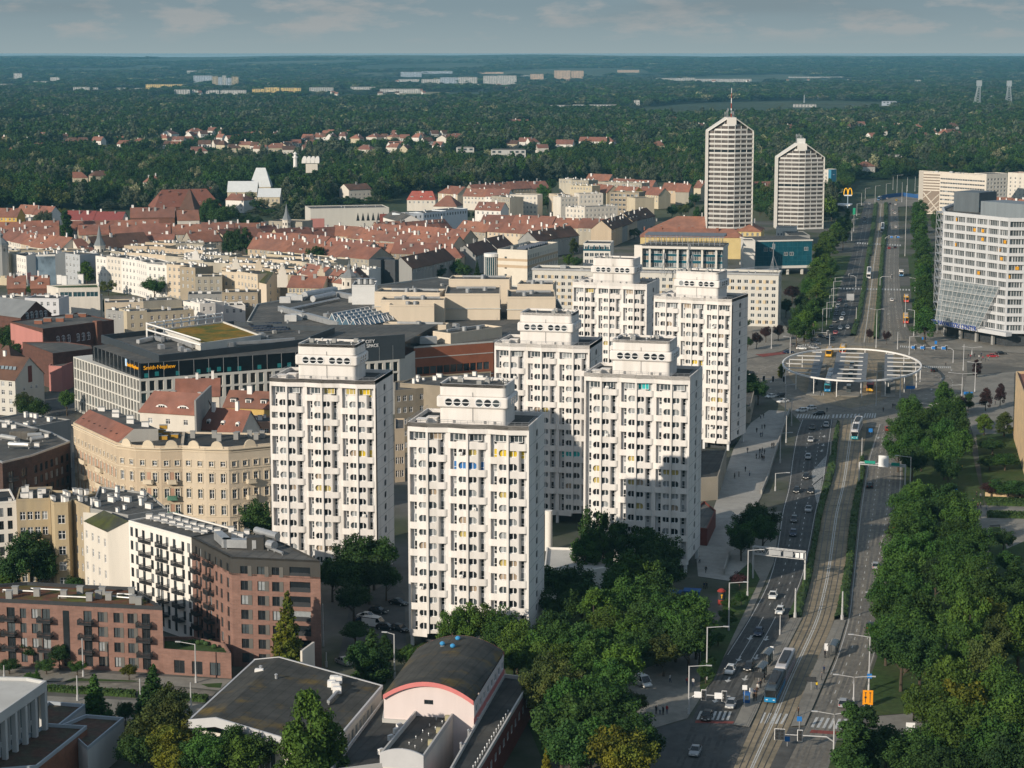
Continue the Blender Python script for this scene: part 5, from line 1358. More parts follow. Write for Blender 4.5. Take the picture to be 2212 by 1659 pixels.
def pencil(x0,x1,xm,dist,ysh,yap,yfl,label,mast):
 s=dist/F*1.006;X=lambda x:(x-1106)*s
 cx=X((x0+x1)/2);wd=(x1-x0)*s;zs,za=H-dist*math.tan(PITCH+math.atan((ysh-829.5)/F)),H-dist*math.tan(PITCH+math.atan((yap-829.5)/F))
 t=thing('pencil_tower',label,'apartment tower',(cx,dist,0),group='pencil shaped towers')
 k=wd/2;m=X(xm)-cx
 plan=[(-k,3),(m-1.0,-2.6),(m+3.2,-2.6),(k*.97,2),(k*.99,14),(-k,16)]
 cut=lambda f:[(max(-k*f,min(k*f,x)),y)for x,y in plan]
 CON=M('tower_concrete',(.64,.63,.60),.9,.07,.2,streak=True);RED=M('brown_glass',(.10,.085,.078),.3,.6,.3,spec=.5)
 fl=MB();gl=MB();n=int(za/2.83);top_n=0
 dz=2.83
 for i in range(n):
  z0=i*dz;f=1.0 if z0+dz<zs else max(.16,1-(z0+dz*.6-zs)/(za-zs)*.82)
  fr=f if f==1 else f*.98
  P=cut(fr)
  w_=[Vector(p)for p in P]
  fl.prism([tuple(p)for p in w_],z0+.05,z0+1.15,0,bottom=True)
  Pi=inset(w_,.55);gl.prism([tuple(p)for p in Pi],z0+1.15,z0+dz+.05,0 if i%11!=10 else 1)
  a,b,c,d=w_[0],w_[1],w_[2],w_[3]
  for p,q in((a,b),(b,c),(c,d)):
   nn=max(1,round((q-p).length/4.4))
   for j in range(nn+1):
    o=p+(q-p)*(j/nn)+Vector((0,.35));fl.box((o.x,o.y,z0+1.1),(.2,.4,dz-1.0),math.atan2((q-p).y,(q-p).x))
  if i and i%1==0 and f==1:
   for p,q in((a,b),(c,d)):
    nn=Vector(((q-p).y,-(q-p).x)).normalized()*.12;o=(p+q)/2+nn;fl.box((o.x,o.y,z0+.55),((q-p).length*.98,.1,.09),math.atan2((q-p).y,(q-p).x),2)
 fl.lpart('floor_bands',[CON,CON,M('band_shadow_gap',(.18,.17,.15),.9)],t);gl.lpart('windows',[RED,GLASS],t)['kind']='stuff'
 fn=MB();tw=k*.18
 for s_ in(-1,1):
  y0,y1=(1.5,16)if s_>0 else(2.5,16)
  A=[(s_*k*1.01,y0,zs),(s_*tw,y0-4,za),(s_*tw,y1,za),(s_*k*1.01,y1,zs)]
  B=[(x,y,z+.7)for x,y,z in A]
  fn.poly(A if s_<0 else A[::-1]);fn.poly(B if s_>0 else B[::-1])
  for i in range(4):p,q=A[i],A[(i+1)%4];r_,u=B[(i+1)%4],B[i];fn.poly([p,q,r_,u]if s_>0 else[q,p,u,r_])
  fn.box((s_*k*1.0,9,0),(.5,14.5,zs+.3))
 fn.box((0,6,za-3.5),(2*tw+.6,17,4.4));fn.lpart('top_frame',[M('tower_white',(.68,.65,.60),.8,.05)],t)
 ms=MB()
 if mast:
  zm=H-dist*math.tan(PITCH+math.atan((mast-829.5)/F));hh=zm-za
  for i in range(6):ms.tube((.5,6,za+hh*i/6),(.5,6,za+hh*(i+1)/6),.38-.05*i,6,mi=i%2)
 link('mast',ms.mesh('mast',[M('mast_red',(.35,.06,.04),.6),WHITE]),t)if mast else None
 for i in range(9):
  a=MB();h=R.uniform(3,8);a.tube((0,0,0),(0,0,h),.14,4);a.box((0,0,h-1.5),(.5,.3,1.5));link('antenna',a.mesh('antenna',[METAL]),t,(R.uniform(-tw,tw)*1.2,R.uniform(0,10),za+.8))
 if not mast:
  p=MB();p.box((0,4,za+.8),(5,6,3.4));p.lpart('roof_room',[CON],t)
 return t
pencil(1525,1622,1570,1265,285,257,0,'taller pencil shaped concrete tower with a red and white mast',190)
pencil(1675,1775,1722,1430,342,313,0,'shorter pencil shaped concrete tower right of the masted one',0)
def right_office():
 z=52.5;WB=M('white_facade_band',(.54,.55,.56),.6,.04)
 FL,MD=Vector(T('3',1690,1385,z)[:2]),Vector(T('3',2112,1428,z)[:2]);RE=MD+Vector((30,-3));BL=FL+Vector((4.2,24))
 P=[BL,FL,MD,RE,RE+Vector((0,40)),BL+Vector((12,30))]
 t=thing('office_tower','white banded office tower with orange blinds and slanted glass front at the roundabout','office tower',(FL.x,FL.y,0))
 w=MB();n=13;dz=3.55;z0=z-n*dz
 OR=M('orange_blind',(.62,.30,.02),.7)
 d=(MD-FL).normalized();Lw=(MD-FL).length;nn=Vector((d.y,-d.x))
 core=inset(P,1.0);g=MB();g.prism([tuple(p)for p in core],z0-.3,z-.3,0);g.part('glass_core',[M('grey_glass',(.06,.075,.08),.2,.4,.35,spec=.6)],t)
 fins=MB()
 for k in range(n+1):
  zz=z0+k*dz
  b=MB();b.parapet([tuple(p)for p in P],zz-.55,zz+.75 if k<n else zz+1.0,.9);b.cap([tuple(p)for p in inset(P,.3)],zz-.5);b.cap([tuple(p)for p in inset(P,.3)][::-1],zz-.55);b.part('floor_band',[WB],t)
 rz=math.atan2(d.y,d.x)
 for k in range(n):
  zz=z0+k*dz+.75
  for(a,b,L_)in((FL,MD,Lw),(MD,RE,30.0)):
   dd=(b-a).normalized();m=Vector((dd.y,-dd.x))
   for j in range(int(L_/6.9)+1):
    p=a+dd*(j*6.9+.4)-m*.5;fins.box((p.x,p.y,zz),(.8,.8,dz-1.3),math.atan2(dd.y,dd.x))
   for j in range(int(L_/1.1)):
    p=a+dd*(j*1.1)-m*.9;fins.box((p.x,p.y,zz),(.28 if R.random()<.7 else .5,.12,dz-1.3),math.atan2(dd.y,dd.x),R.choice([0,1,1]))
   for j in range(int(L_/1.7)):
    if R.random()<.06 and k>5:put_on_wall(t,'blind',boxmesh('blind',1.5,.08,1.3,OR),a,b,j*1.7+.8,zz+.2,-.45)
 fins.part('mullions',[WB,M('grey_fin',(.34,.35,.36),.6)],t)['kind']='stuff'
 m=MB();m.prism([tuple(p)for p in inset(P,3)],0,z0-.5,0);m.part('ground_floor',[M('dark_shopfront',(.05,.055,.06))],t)
 for f in(.05,.3,.55,.8):put_on_wall(t,'column',boxmesh('column',1.1,1.1,z0-.5,GREYP),FL,MD,Lw*f,0,-1.2)
 c=MB();mm=(FL+MD)/2;c.box((mm.x+nn.x*1.2,mm.y+nn.y*1.2,z0-1.2),(Lw+8,3.2,1.6),rz);c.part('canopy',[WB],t)
 gm=MB();fr=MB();zt=z-8*dz+.6;zb=z0+.6
 A,B=FL+nn*.4+d*.5,MD+nn*.4-d*3.5;out=nn*3.2
 C1,C2=A+out*.6-d*.6,A+d*Lw*.7+out
 SG=M('slanted_glass',(.20,.25,.27),.15,.3,.4,spec=.6);SG.node_tree.nodes['Principled BSDF'].inputs['Alpha'].default_value=.5;gm.quad((*C1,zb),(*C2,zb),(*B,zt),(*A,zt));gm.part('glass_front',[SG],t)
 for i in range(13):
  u=i/12;p,q=C1+(C2-C1)*u,A+(B-A)*u;fr.tube((*(p+nn*.1),zb),(*(q+nn*.1),zt),.1,4)
 for i in range(9):
  v=i/8;p,q=C1+(A-C1)*v,C2+(B-C2)*v;fr.tube((*(p+nn*.1),zb+(zt-zb)*v),(*(q+nn*.1),zb+(zt-zb)*v),.08 if i%2 else .13,4)
 fr.part('glass_frame',[M('pale_metal',(.55,.55,.54),.5)],t)
 st=MB()
 for k in range(n+1):
  p=BL+(FL-BL)*.5+Vector((-.6,0));st.box((p.x,p.y,z0+k*dz-.4),(2.4,9,.2))
  if k<n:st.tube((p.x-1.2,p.y-4,z0+k*dz-.3),(p.x-1.2,p.y+4,z0+(k+1)*dz-.3),.15,4)
 for dx in(-1.1,1.1):
  for dy in(-4.4,4.4):st.box((p.x+dx,p.y+dy,0),(.2,.2,z))
 st.part('fire_escape',[METAL],t)
 r=MB();r.cap([tuple(p)for p in inset(P,.5)],z+.05);r.part('roof',[MEMB2],t)
 LOU=M('grey_louvre',(.10,.12,.135),.5,.15,.6,streak=True)
 m=MB();q=back(T('3',1755,1368,z),T('3',1918,1378,z),14);m.prism([tuple(p)for p in q],z,z+8.5);m.part('plant_room',[LOU],t)
 m=MB();q=back(T('3',1930,1395,z),T('3',2330,1430,z),14);m.prism([tuple(p)for p in q],z,z+6);m.part('plant_screen',[M('pale_louvre',(.20,.23,.25),.5,.1,.6,streak=True)],t)
 p=FL+d*(Lw*.33)+nn*4.3;text(t,'GRUNWALDZKI CENTER',(p.x,p.y,z0+.15),2.6,rz,M('blue_sign',(.03,.07,.30),.4,emit=.1),.12)
 z=20.5
 a,b=Vector(G(2189,946)[:2]),Vector(G(2228,1080)[:2])
 SS=M('sandstone',(.64,.46,.27),.9,.14,.5,col2=(.54,.41,.26),fac2=.5,big=.3)
 P=[a,b,b+Vector((30,5)),a+Vector((30,5))]
 L_=(b-a).length
 t=bldg('stone_hall','warm sandstone public building at the right edge beside the park','public building',P,z,SS,TILE,{},par=.8)
right_office()
RC=random.Random(21)
WALLS=[SAND,SANDL,M('aged_cream_plaster',(.47,.43,.35),.9,.15,.3,col2=(.37,.34,.28),fac2=.55,big=.1,streak=True),M('ochre_dirty',(.36,.29,.19)),M('grey_sand_plaster',(.36,.33,.27),.9,.15,.3,streak=True),M('grey_sand_plaster',(.36,.33,.27)),M('pale_yellow_plaster',(.53,.46,.335),.9,.1,.3,streak=True)]
YELW=M('deep_yellow_plaster',(.56,.37,.10),.9,.06)
def poly_units(pts,unit):
 """split a polyline into unit-long pieces"""
 out=[]
 for a,b in zip(pts,pts[1:]):
  n=max(1,round((b-a).length/unit))
  out+=[(a+(b-a)*(i/n),a+(b-a)*((i+1)/n))for i in range(n)]
 return out
COUNT={}
def lab(s):
 w_=s.replace(' the ',' ').split();return ' '.join(w_[:16])
def where(desc):
 COUNT[desc]=COUNT.get(desc,-1)+1;return ordn(COUNT[desc])
def grow(desc,tile,pts,zr=20.0,ze=14.6,dep=13.0,unit=19,roof=None,walls=None,win=1,dorm=.35,chim=(2,3),hips=(0,0),group='red roofed terrace houses'):
 """terrace of pitched houses; pts are points of the ridge"""
 zr-=3.5;ze-=3.5;P=[Vector(T(tile,*p,zr)[:2])for p in pts]
 U=poly_units(P,unit)
 for i,(a,b)in enumerate(U):
  d=(b-a).normalized();n=Vector((d.y,-d.x))
  if n.y>0 and abs(n.y)>.2:a,b=b,a;d=-d;n=-n
  q=[a+n*dep/2,b+n*dep/2,b-n*dep/2,a-n*dep/2]
  rm=roof or RC.choice([TILE,TILE,TILE,TILE,M('red_tile_aged',(.215,.10,.074),.9,.16,.25,col2=(.17,.088,.068),fac2=.5,big=.07,rnd=.12)])
  L_=(b-a).length;nw=max(2,int(L_/3.1));dz=RC.uniform(-.5,.5)
  col='brown' if roof is TILED else 'red'
  wm=RC.choice(walls or WALLS)
  house('terrace_house',lab(f'{where(desc)} {col} roofed house from left in {desc}'),'terrace house',q,ze+dz,zr+dz,wm,rm,{0:dict(n=nw,w=1.15,h=1.6,zs=ze+dz-2.5-3.3*(win-1),dz=3.3,nf=win)}if win else{},chim=RC.randint(*chim),rnd=RC,group=group,hip0=hips[0]if i==0 else 0,hip1=hips[1]if i==len(U)-1 else 0,dorm=RC.randint(1,2)if RC.random()<dorm else 0)
def flat(desc,tile,pts,z=19.0,dep=12.0,unit=17,walls=None,roof=None,nf=2,chim=(4,7),group='flat roofed tenements',w=1.15,h=1.7,style='cross',cat='tenement',dzs=3.4,top=1.1,seg=False):
 z-=2.5 if z>17.5 else 0;P=[Vector(T(tile,*p,z)[:2])for p in pts]
 for a,b in poly_units(P,unit):
  d=(b-a).normalized();n=Vector((-d.y,d.x));q=[a,b,b+n*dep,a+n*dep];dz=RC.uniform(-.6,.6)
  L_=(b-a).length;nw=max(2,int(L_/2.9));zt=z+dz
  zs=zt-top-h-dzs*(nf-1)
  rm=roof or RC.choice([MEMB,MEMB2,MEMB2]);wm=RC.choice(walls or WALLS)
  cn=wm.name.replace('_plaster','').replace('_render','').replace('_',' ')
  t=bldg('tenement',lab(f'{where(desc)} {cn} tenement from left in {desc}'),cat,q,zt,wm,rm,{0:dict(n=nw,w=w,h=h,zs=zs,dz=dzs,nf=nf,style=style)}if nf else{},par=.45,group=group)
  clutter(t,RC.randint(*chim),CHW,RC,zt,.06)
  if RC.random()<.6:
   dark=MB();m=(a+b)/2+n*.3;dark.box((m.x,m.y,zt+.42),(L_*.9,.5,.25),math.atan2(d.y,d.x));
YARD=[M('pale_yellow_plaster',(.53,.46,.335))]
grow('row by the woods at the left edge','a',[(-60,160),(225,165)],walls=[YELW],win=2,dorm=0)
grow('white walled row left of the big willow','a',[(230,133),(600,148)],walls=[WHITER],win=2,dorm=0)
grow('low white row with a long dark red roof','a',[(740,195),(1360,205)],walls=[WHITER],win=1,dorm=0,roof=M('dark_red_sheet',(.22,.06,.055),.7,.1))
grow('upper red row left of the dark tree','a',[(-60,308),(640,303)])
grow('upper red row behind the steep brown roofs','a',[(780,298),(1250,290),(1720,283)])
grow('second red row left of the dark tree','a',[(120,372),(640,365)])
grow('long red row ending at the turreted grey house','a',[(850,352),(1500,338),(2885,319)],unit=22,chim=(3,4))
grow('slanting red row at the left edge','a',[(20,390),(260,412),(490,455)],walls=[CREAMW,SANDL],dep=17,chim=(3,4))
grow('cream walled row in front of the slanting red row','a',[(470,455),(790,488),(960,478)],walls=[CREAMW],dep=17,win=2,hips=(0,4),zr=21)
grow('steep brown roofed row behind the pointed turret','a',[(955,470),(1250,450),(1560,430)],roof=TILED,dep=17,zr=21,dorm=.2,chim=(1,2))
grow('brown roofed row right of the steep dark roofs','a',[(1570,440),(1900,440)],dep=16)
grow('short red row left of the pine trees','b',[(100,585),(420,570),(690,535)],dep=15)
grow('dark red roofs below the turreted grey house','b',[(690,535),(880,525),(1050,508)],roof=M('red_tile_aged',(.215,.10,.074)))
grow('row with tall white chimneys behind the large red roof','b',[(1050,560),(1420,540),(1700,525)],chim=(3,4),roof=M('red_tile_aged',(.215,.10,.074)))
grow('row reaching from the pine tree to the right','b',[(880,590),(1230,600)],chim=(2,3))
grow('large red roof row in the middle of the old town','b',[(1230,600),(1660,645),(2130,690)],dep=18,zr=21.5,chim=(3,4),unit=22)
grow('front red row with chimney pairs','b',[(830,650),(1010,655),(1290,680),(1880,740),(2212,770)],dep=18,chim=(3,5),unit=22,win=2,dorm=.6)
grow('right red row beside the flat yellow dormer houses','b',[(1710,522),(2000,540),(2212,560)],chim=(3,4),dorm=.8)
grow('corner house row next to the woods','c',[(985,248),(1195,264)],walls=[SANDL],win=2,dep=16,hips=(5,0))
grow('back row below the white blossoming trees','c',[(1235,236),(1650,214),(2060,196)],chim=(3,5))
grow('gabled row above the beige flats','c',[(1210,278),(1690,292)],walls=[WHITER,CREAMW],dorm=.9,win=2)
grow('red row below the white long building','c',[(205,652),(520,640),(860,612),(960,602)],chim=(3,4))
grow('second red row below the white long building','c',[(210,665),(600,690),(1250,742)],chim=(3,5),unit=22)
grow('third red row below the white long building','c',[(0,702),(350,740),(620,765),(1130,800)],chim=(3,5),unit=22,dorm=.6)
grow('broad red row left of the corner with dark roofs','c',[(1400,565),(1750,575),(2180,590),(2770,612)],chim=(3,5),unit=22,dep=15)
grow('red row with yellow flat dormers','c',[(1180,622),(1500,650),(2212,690)],chim=(3,5),unit=22,dorm=.9)
grow('red row left of the dark twin slab','c',[(0,848),(430,872),(930,885)],chim=(3,4),unit=22,dorm=.5)
grow('corner house row right of the dark twin slab','c',[(940,900),(1175,902)],win=2,walls=[M('pale_yellow_plaster',(.53,.46,.335))],hips=(0,5))
grow('brown roofed street row running back from the corner house','c',[(1185,890),(1420,832),(1600,792)],roof=TILED,dep=13,win=1,walls=[GREYP])
grow('brown roofed street row right of the dark twin slab','c',[(490,1035),(720,990),(960,935)],roof=TILED,dep=13,walls=[GREYP])
grow('brown roofed street row behind the cream stone office','d',[(-60,745),(180,705),(400,678)],roof=TILED,walls=[GREYP])
grow('brown roofed street row leading to the pencil shaped towers','d',[(740,635),(920,570),(1080,512),(1230,482)],roof=TILED,walls=[GREYP,SAND])
grow('small red roofs at the foot of the woods','d',[(610,122),(860,132)],win=0,dorm=0)
grow('far red row beside the blossoming tree','d',[(880,172),(1330,188)],win=1)
grow('far red row left of the masted tower','d',[(1430,214),(1700,222)],win=1)
grow('yellow fronted row of the far block','d',[(665,232),(875,252)],win=2,walls=[M('pale_yellow_plaster',(.53,.46,.335))])
grow('deep yellow house in the far block','d',[(930,252),(1150,268)],win=2,walls=[YELW],unit=50)
grow('pale yellow house right of the deep yellow one','d',[(1195,255),(1430,272)],win=2,walls=[M('pale_yellow_plaster',(.53,.46,.335))],unit=50)
grow('row between the two pencil shaped towers','3',[(440,1175),(600,1172)],win=3,walls=[WHITER],ze=13)
grow('red roofs left of the masted tower','3',[(-30,1190),(55,1192)],win=0);grow('red roofed corner by the masted tower','3',[(100,1170),(146,1172)],win=0)
grow('hotel side row at the right edge','3',[(1990,1275),(2290,1290)],ze=15,chim=(2,3))
grow('upper row at the right edge behind the office tower','3',[(2150,1165),(2300,1170)],ze=15)
PALEW=[WHITER,M('grey_white_render',(.55,.53,.48)),CREAMW]
flat('beige block above the street corner','c',[(1680,345),(1980,352)],z=20,nf=4,walls=[CREAMW],unit=50,chim=(1,2))
flat('white long building among red roofs','c',[(480,565),(740,555),(1220,508)],z=17,nf=1,walls=[M('white_blue_render',(.62,.66,.70),.9,.05)],unit=26,chim=(0,2),style='dark')
flat('grey flats right of the beige block','c',[(1480,370),(1680,390)],z=19,nf=3,unit=30)
flat('grey court houses behind the beige tower block','d',[(170,350),(300,372)],nf=2);flat('cream court houses under the far yellow row','d',[(300,385),(500,378)],nf=2,walls=[CREAMW])
flat('long court row facing the red corner roof','d',[(350,480),(560,492),(920,478)],nf=2,unit=22,walls=YARD+[GREYP,CREAMW])
flat('tall beige balcony block of the far block','d',[(830,325),(1150,335)],z=24,nf=4,w=2.2,style='two',unit=60,walls=[M('ochre_dirty',(.36,.29,.19))],chim=(1,2))
flat('blank walled slab in front of the far block','d',[(1110,385),(1318,378)],z=24,nf=0,unit=60,walls=[M('pale_yellow_plaster',(.53,.46,.335))],chim=(0,1))
flat('grey gabled court house','d',[(500,350),(760,345)],z=21,nf=2,unit=40,walls=[CREAMW])
flat('far roofs behind the yellow row','d',[(280,185),(420,190),(600,200)],nf=1,chim=(5,8));flat('far grey roofs left of the yellow row','d',[(400,255),(640,265)],nf=1,walls=[M('pale_yellow_plaster',(.53,.46,.335))])
flat('far white roofs above the yellow row','d',[(720,205),(1180,225)],nf=1,chim=(5,9))
flat('skylit row behind the painted wall','a',[(105,655),(285,692)],nf=3,walls=[WHITER]);
flat('grey row right of the painted wall','a',[(660,668),(868,692)],nf=4,walls=[M('blue_grey_plaster',(.40,.42,.44),.9,.08)],unit=40)
flat('dim corner court right of the painted wall','a',[(870,660),(1040,668)],nf=3)
flat('pale front row facing the leafy yard','a',[(1040,688),(1160,705),(1480,748),(1600,778),(2030,812)],z=17,nf=5,unit=15,walls=[CREAMW,SANDL,M('blue_white_plaster',(.60,.60,.62),.9,.06),WHITER])
flat('first chimney row behind the pale front','a',[(1000,635),(1600,665),(2212,720)],nf=0,chim=(7,11));flat('second chimney row behind the pale front','a',[(1350,590),(1800,605),(2212,635)],nf=1,chim=(7,11))
flat('third chimney row below the brown roofs','a',[(1580,548),(2212,580)],nf=1,chim=(6,10));flat('left chimney row above the painted wall','a',[(-40,640),(420,628),(860,640)],nf=1,chim=(7,10))
flat('yellow left row at the edge','a',[(-60,660),(100,665)],nf=4,walls=[M('pale_yellow_plaster',(.53,.46,.335))])
flat('grey turret roofed block in the middle','b',[(-20,720),(290,712)],z=20,nf=1,walls=[M('grey_sand_plaster',(.42,.38,.30))],unit=30)
flat('ochre yard fronts left of the beige gable','b',[(20,985),(190,1000)],z=20,nf=3,walls=[M('ochre_dirty',(.36,.29,.19))]);flat('stained yard house left of the beige gable','b',[(190,1078),(480,1075)],z=18,nf=3,walls=[M('grey_sand_plaster',(.42,.38,.30))],unit=40,chim=(2,3))
flat('cream yard row above the stained house','b',[(480,1030),(640,1040),(870,1075)],z=19,nf=2,walls=[SANDL,CREAMW])
flat('upper chimney field row','b',[(0,845),(560,868),(1000,890)],nf=0,chim=(8,12));flat('second chimney field row','b',[(0,905),(560,935),(1150,965)],nf=0,chim=(8,12));flat('third chimney field row','b',[(480,985),(900,1000),(1300,1020)],nf=0,chim=(7,11))
flat('right chimney field row','b',[(1000,905),(1350,935),(1690,985)],nf=1,chim=(8,12));flat('chimney row behind the big tree','b',[(960,840),(1300,870),(1700,905)],nf=1,chim=(7,10));flat('chimney row beside the turret','b',[(1600,1020),(1820,1040)],nf=0,chim=(7,10));flat('chimney row above the yellow mansard','b',[(1100,1060),(1540,1090)],nf=0,chim=(6,9))
flat('white chimney group right of the turret','b',[(1880,990),(2080,1000)],nf=1,chim=(9,12),walls=[WHITER])
flat('ochre front above the mall roof','b',[(480,1250),(870,1250)],z=17,nf=2,walls=[M('ochre_dirty',(.36,.29,.19))],unit=30);flat('white house group beside the mall','b',[(30,1340),(240,1375),(410,1365)],z=16,nf=2,walls=[WHITER],unit=22);flat('long dark roof left of the ochre front','b',[(110,1280),(480,1275)],z=15,nf=1,chim=(2,4),walls=[GREYP])
flat('low house with tiled awning beside the mall','b',[(415,1395),(735,1385)],z=13,nf=1,unit=40,walls=[WHITER])
flat('long grey roof behind the ochre school row','a',[(1140,1215),(1560,1205),(1980,1180)],z=16,nf=0,unit=24,chim=(3,5));flat('ochre row with white windows near the glass office','a',[(1380,1312),(1600,1300),(2112,1268)],z=15.5,nf=3,unit=22,walls=[M('pale_yellow_plaster',(.53,.46,.335)),M('ochre_dirty',(.36,.29,.19))],chim=(2,4))
flat('dark yard roofs left of the ochre row','a',[(1150,1290),(1390,1315)],z=15,nf=1,unit=24,walls=[GREYP])
flat('white row above the gabled hall','a',[(270,1165),(640,1172)],z=15,nf=2,walls=[M('blue_white_plaster',(.60,.60,.62))],unit=24)
flat('cream roofs at the left edge above the gabled hall','a',[(-60,1140),(140,1150)],z=15,nf=1,walls=[CREAMW])
def specials():
 z=21;a,m,b=[Vector(T('a',*p,z)[:2])for p in((285,690),(388,680),(600,676))]
 t=bldg('mural_house','tenement with a blue painted windowless wall and pink stepped patch','tenement',[a,m,b,b+Vector((2,14)),a+Vector((2,14))],z,WHITER,MEMB,{},par=.4)
 d=(b-m).normalized();n=Vector((d.y,-d.x))*.05;p=MB();p.quad((*(m+n),2),(*(b+n),2),(*(b+n),z-.5),(*(m+n),z-.5));p.part('painted_wall',[M('mural_blue',(.20,.27,.33),.9,.35,.12,col2=(.05,.07,.09),fac2=.56,big=.09)],t)
 p=MB();d=(m-a).normalized();n=Vector((d.y,-d.x))*.06
 for i in range(5):x=a+d*((m-a).length*(.22+.13*i))+n;p.box((x.x,x.y,9.5-i*2.1),(2.2,.06,3.4),math.atan2(d.y,d.x))
 p.part('pink_patch',[M('mural_pink',(.62,.28,.26),.9)],t);clutter(t,7,CHW,RC)
 z=17;q=back(T('a',510,1022,z),T('a',640,1045,z),1);q=[Vector(T('a',635,1045,z)[:2]),Vector(T('a',1085,1040,z)[:2]),Vector(T('a',1060,1000,z)[:2]),Vector(T('a',510,1018,z)[:2])]
 t=bldg('apartment_house','modern cream flats with dark green glass loggias and tall white roof chimneys','apartment block',q,z,CREAMW,M('courtyard_grass',(.04,.075,.018)),{0:dict(n=3,w=5.2,h=2.2,zs=13.4,nf=1,style='three',panes=[3])},par=.5)
 for x,y in((650,990),(705,1000),(885,985)):addat(t,'chimney',chimney_mesh(2.2,1.6,4.2),T('a',x,y,z),z)
 q=back(T('a',650,1138,12.5),T('a',1110,1130,12.5),5);bldg('apartment_house','lower terrace storey in front of the modern cream flats','apartment block',q,12.5,CREAMW,MEMB2,{0:dict(n=7,w=1.6,h=2.2,zs=1.2,dz=3.1,nf=3,style='dark',panes=[0,3])},par=.8)
 for(x0,x1,lb)in((80,275,'left'),(335,532,'right')):
  q=back(T('a',x0,1032,14),T('a',x1,1028,14),12);house('tenement',f'red roofed brick house with eyebrow dormer, {lb} one beside the modern flats','tenement',q,14,19,brickmat('mid_brick',(.20,.09,.06),(.17,.08,.055),(.13,.08,.06)),TILE,{0:dict(n=3,w=1.4,h=1.9,zs=9.5,nf=1)},chim=4,dorm=1)
 z=14;a,b=Vector(T('b',965,1150,z)[:2]),Vector(T('b',1130,1115,z)[:2]);q=[Vector(T('b',835,1120,z)[:2]),a,b,b+(Vector(T('b',835,1120,z)[:2])-a)]
 house('tenement','beige house with a plain tall gable, three windows over each other','tenement',q,z,18.5,M('beige_render',(.62,.53,.415)),M('mossy_tar',(.05,.055,.045)),{1:dict(n=2,w=1.3,h=1.7,zs=1.5,dz=3.4,nf=4)},over=.2)
 q=back(T('b',1195,1185,15),T('b',1575,1195,15),13)
 house('tenement','pale yellow house with brick red mansard roof and stepped gable beside the mall roof','tenement',q,15,19.5,M('pale_yellow_plaster',(.53,.46,.335)),TILE,{0:dict(n=9,w=1.1,h=1.9,zs=1.5,dz=3.6,nf=4)},chim=2)
 q=back(T('b',1605,1120,17),T('b',1830,1150,17),12)
 t=house('tenement','white corner house with red roof and small white dormers left of the onion turret','tenement',q,17,22,CREAMW,TILE,{0:dict(n=6,w=1.1,h=2.0,zs=2,dz=3.6,nf=4)},chim=3,dorm=4)
 q=back(T('b',1915,1160,16),T('b',2090,1090,16),11);house('tenement','brown roofed house between the onion turret and the dark twin slab','tenement',q,16,21,GREYP,TILED,{},dorm=2,chim=2)
 q=back(T('b',1300,1030,18),T('b',1545,1075,18),11);house('tenement','red mansard house with little white dormers left of the white stepped gable','tenement',q,18,22,CREAMW,TILE,{},dorm=3,chim=3)
 def turret(lb,tile,x,y,z0,z1,r,wall,cap,onion=False,hcap=6):
  p=T(tile,x,y,z1);t=thing('turret',lb,'turret',(p.x,p.y,z0));m=MB();n=8
  C=lambda r_:[(r_*math.cos(2*math.pi*i/n+.3),r_*math.sin(2*math.pi*i/n+.3))for i in range(n)]
  m.prism(C(r),0,z1-z0,0);m.prism(C(r+.35),z1-z0-.4,z1-z0,0,bottom=True)
  for i in range(n):ang=2*math.pi*(i+.5)/n+.3;m.box((math.cos(ang)*r*.93,math.sin(ang)*r*.93,z1-z0-3.4),(.2,.7,1.6),ang,1)
  m.lpart('shaft',[wall,GLASS],t);c=MB()
  prof=[(r+.3,0),(r*1.05,.9),(r*.6,2.2),(r*.22,3.6),(r*.3,4.4),(r*.36,5.0),(r*.1,6.0),(.05,8)]if onion else[(r+.3,0),(r*.5,hcap*.35),(.05,hcap)]
  for(ra,za),(rb_,zb)in zip(prof,prof[1:]):
   A,B=C(ra),C(rb_)
   for i in range(n):j=(i+1)%n;c.quad((*A[i],z1-z0+za),(*A[j],z1-z0+za),(*B[j],z1-z0+zb),(*B[i],z1-z0+zb))
  c.lpart('cap',[cap],t)
 ZN=M('zinc_roof',(.20,.21,.215));SLT=M('slate_cone',(.18,.20,.21),.7,.1)
 turret('octagonal white corner turret with grey onion cap beside the dark twin slab','b',1868,1085,8,22,3.4,CREAMW,ZN,True)
 turret('pointed grey turret rising before the steep brown roofs','a',1085,570,14,20,2.8,CREAMW,SLT,False,11)
 turret('pointed grey turret on the grey house below the woods','b',1185,455,12,19,2.6,CREAMW,SLT,False,10)
 turret('domed stone turret at the left edge of the old town','a',12,560,6,22,3.6,GREYP,SLT,True)
 for i,(x,y,lb)in enumerate(((195,790,'left'),(632,880,'second'),(880,900,'third'),(1138,960,'fourth'),(1560,985,'tall right'))):
  p=T('b',x,y,22);t=thing('stepped_gable',f'ornate pale stepped gable, {lb} one above the chimney field roofs','gable',(p.x,p.y,12));m=MB()
  for k,(w_,h0,h1)in enumerate(((5.0,0,6),(3.6,6,8),(2.2,8,9.6),(.8,9.6,11))):m.box((0,0,h0),(w_,.8,h1-h0))
  m.lpart('wall',[[WHITER,CREAMW,SANDL,CREAMW,SANDL][i]],t)
 q=back(T('b',990,480,17),T('b',1355,490,17),16);bldg('tenement','grey flat roofed house carrying the pointed turret below the woods','tenement',q,17,M('grey_sand_plaster',(.42,.38,.30)),MEMB,{0:dict(n=7,w=1.4,h=1.7,zs=13,nf=1)},par=.6)
 q=back(T('b',1445,345,19),T('b',2300,330,19),26)
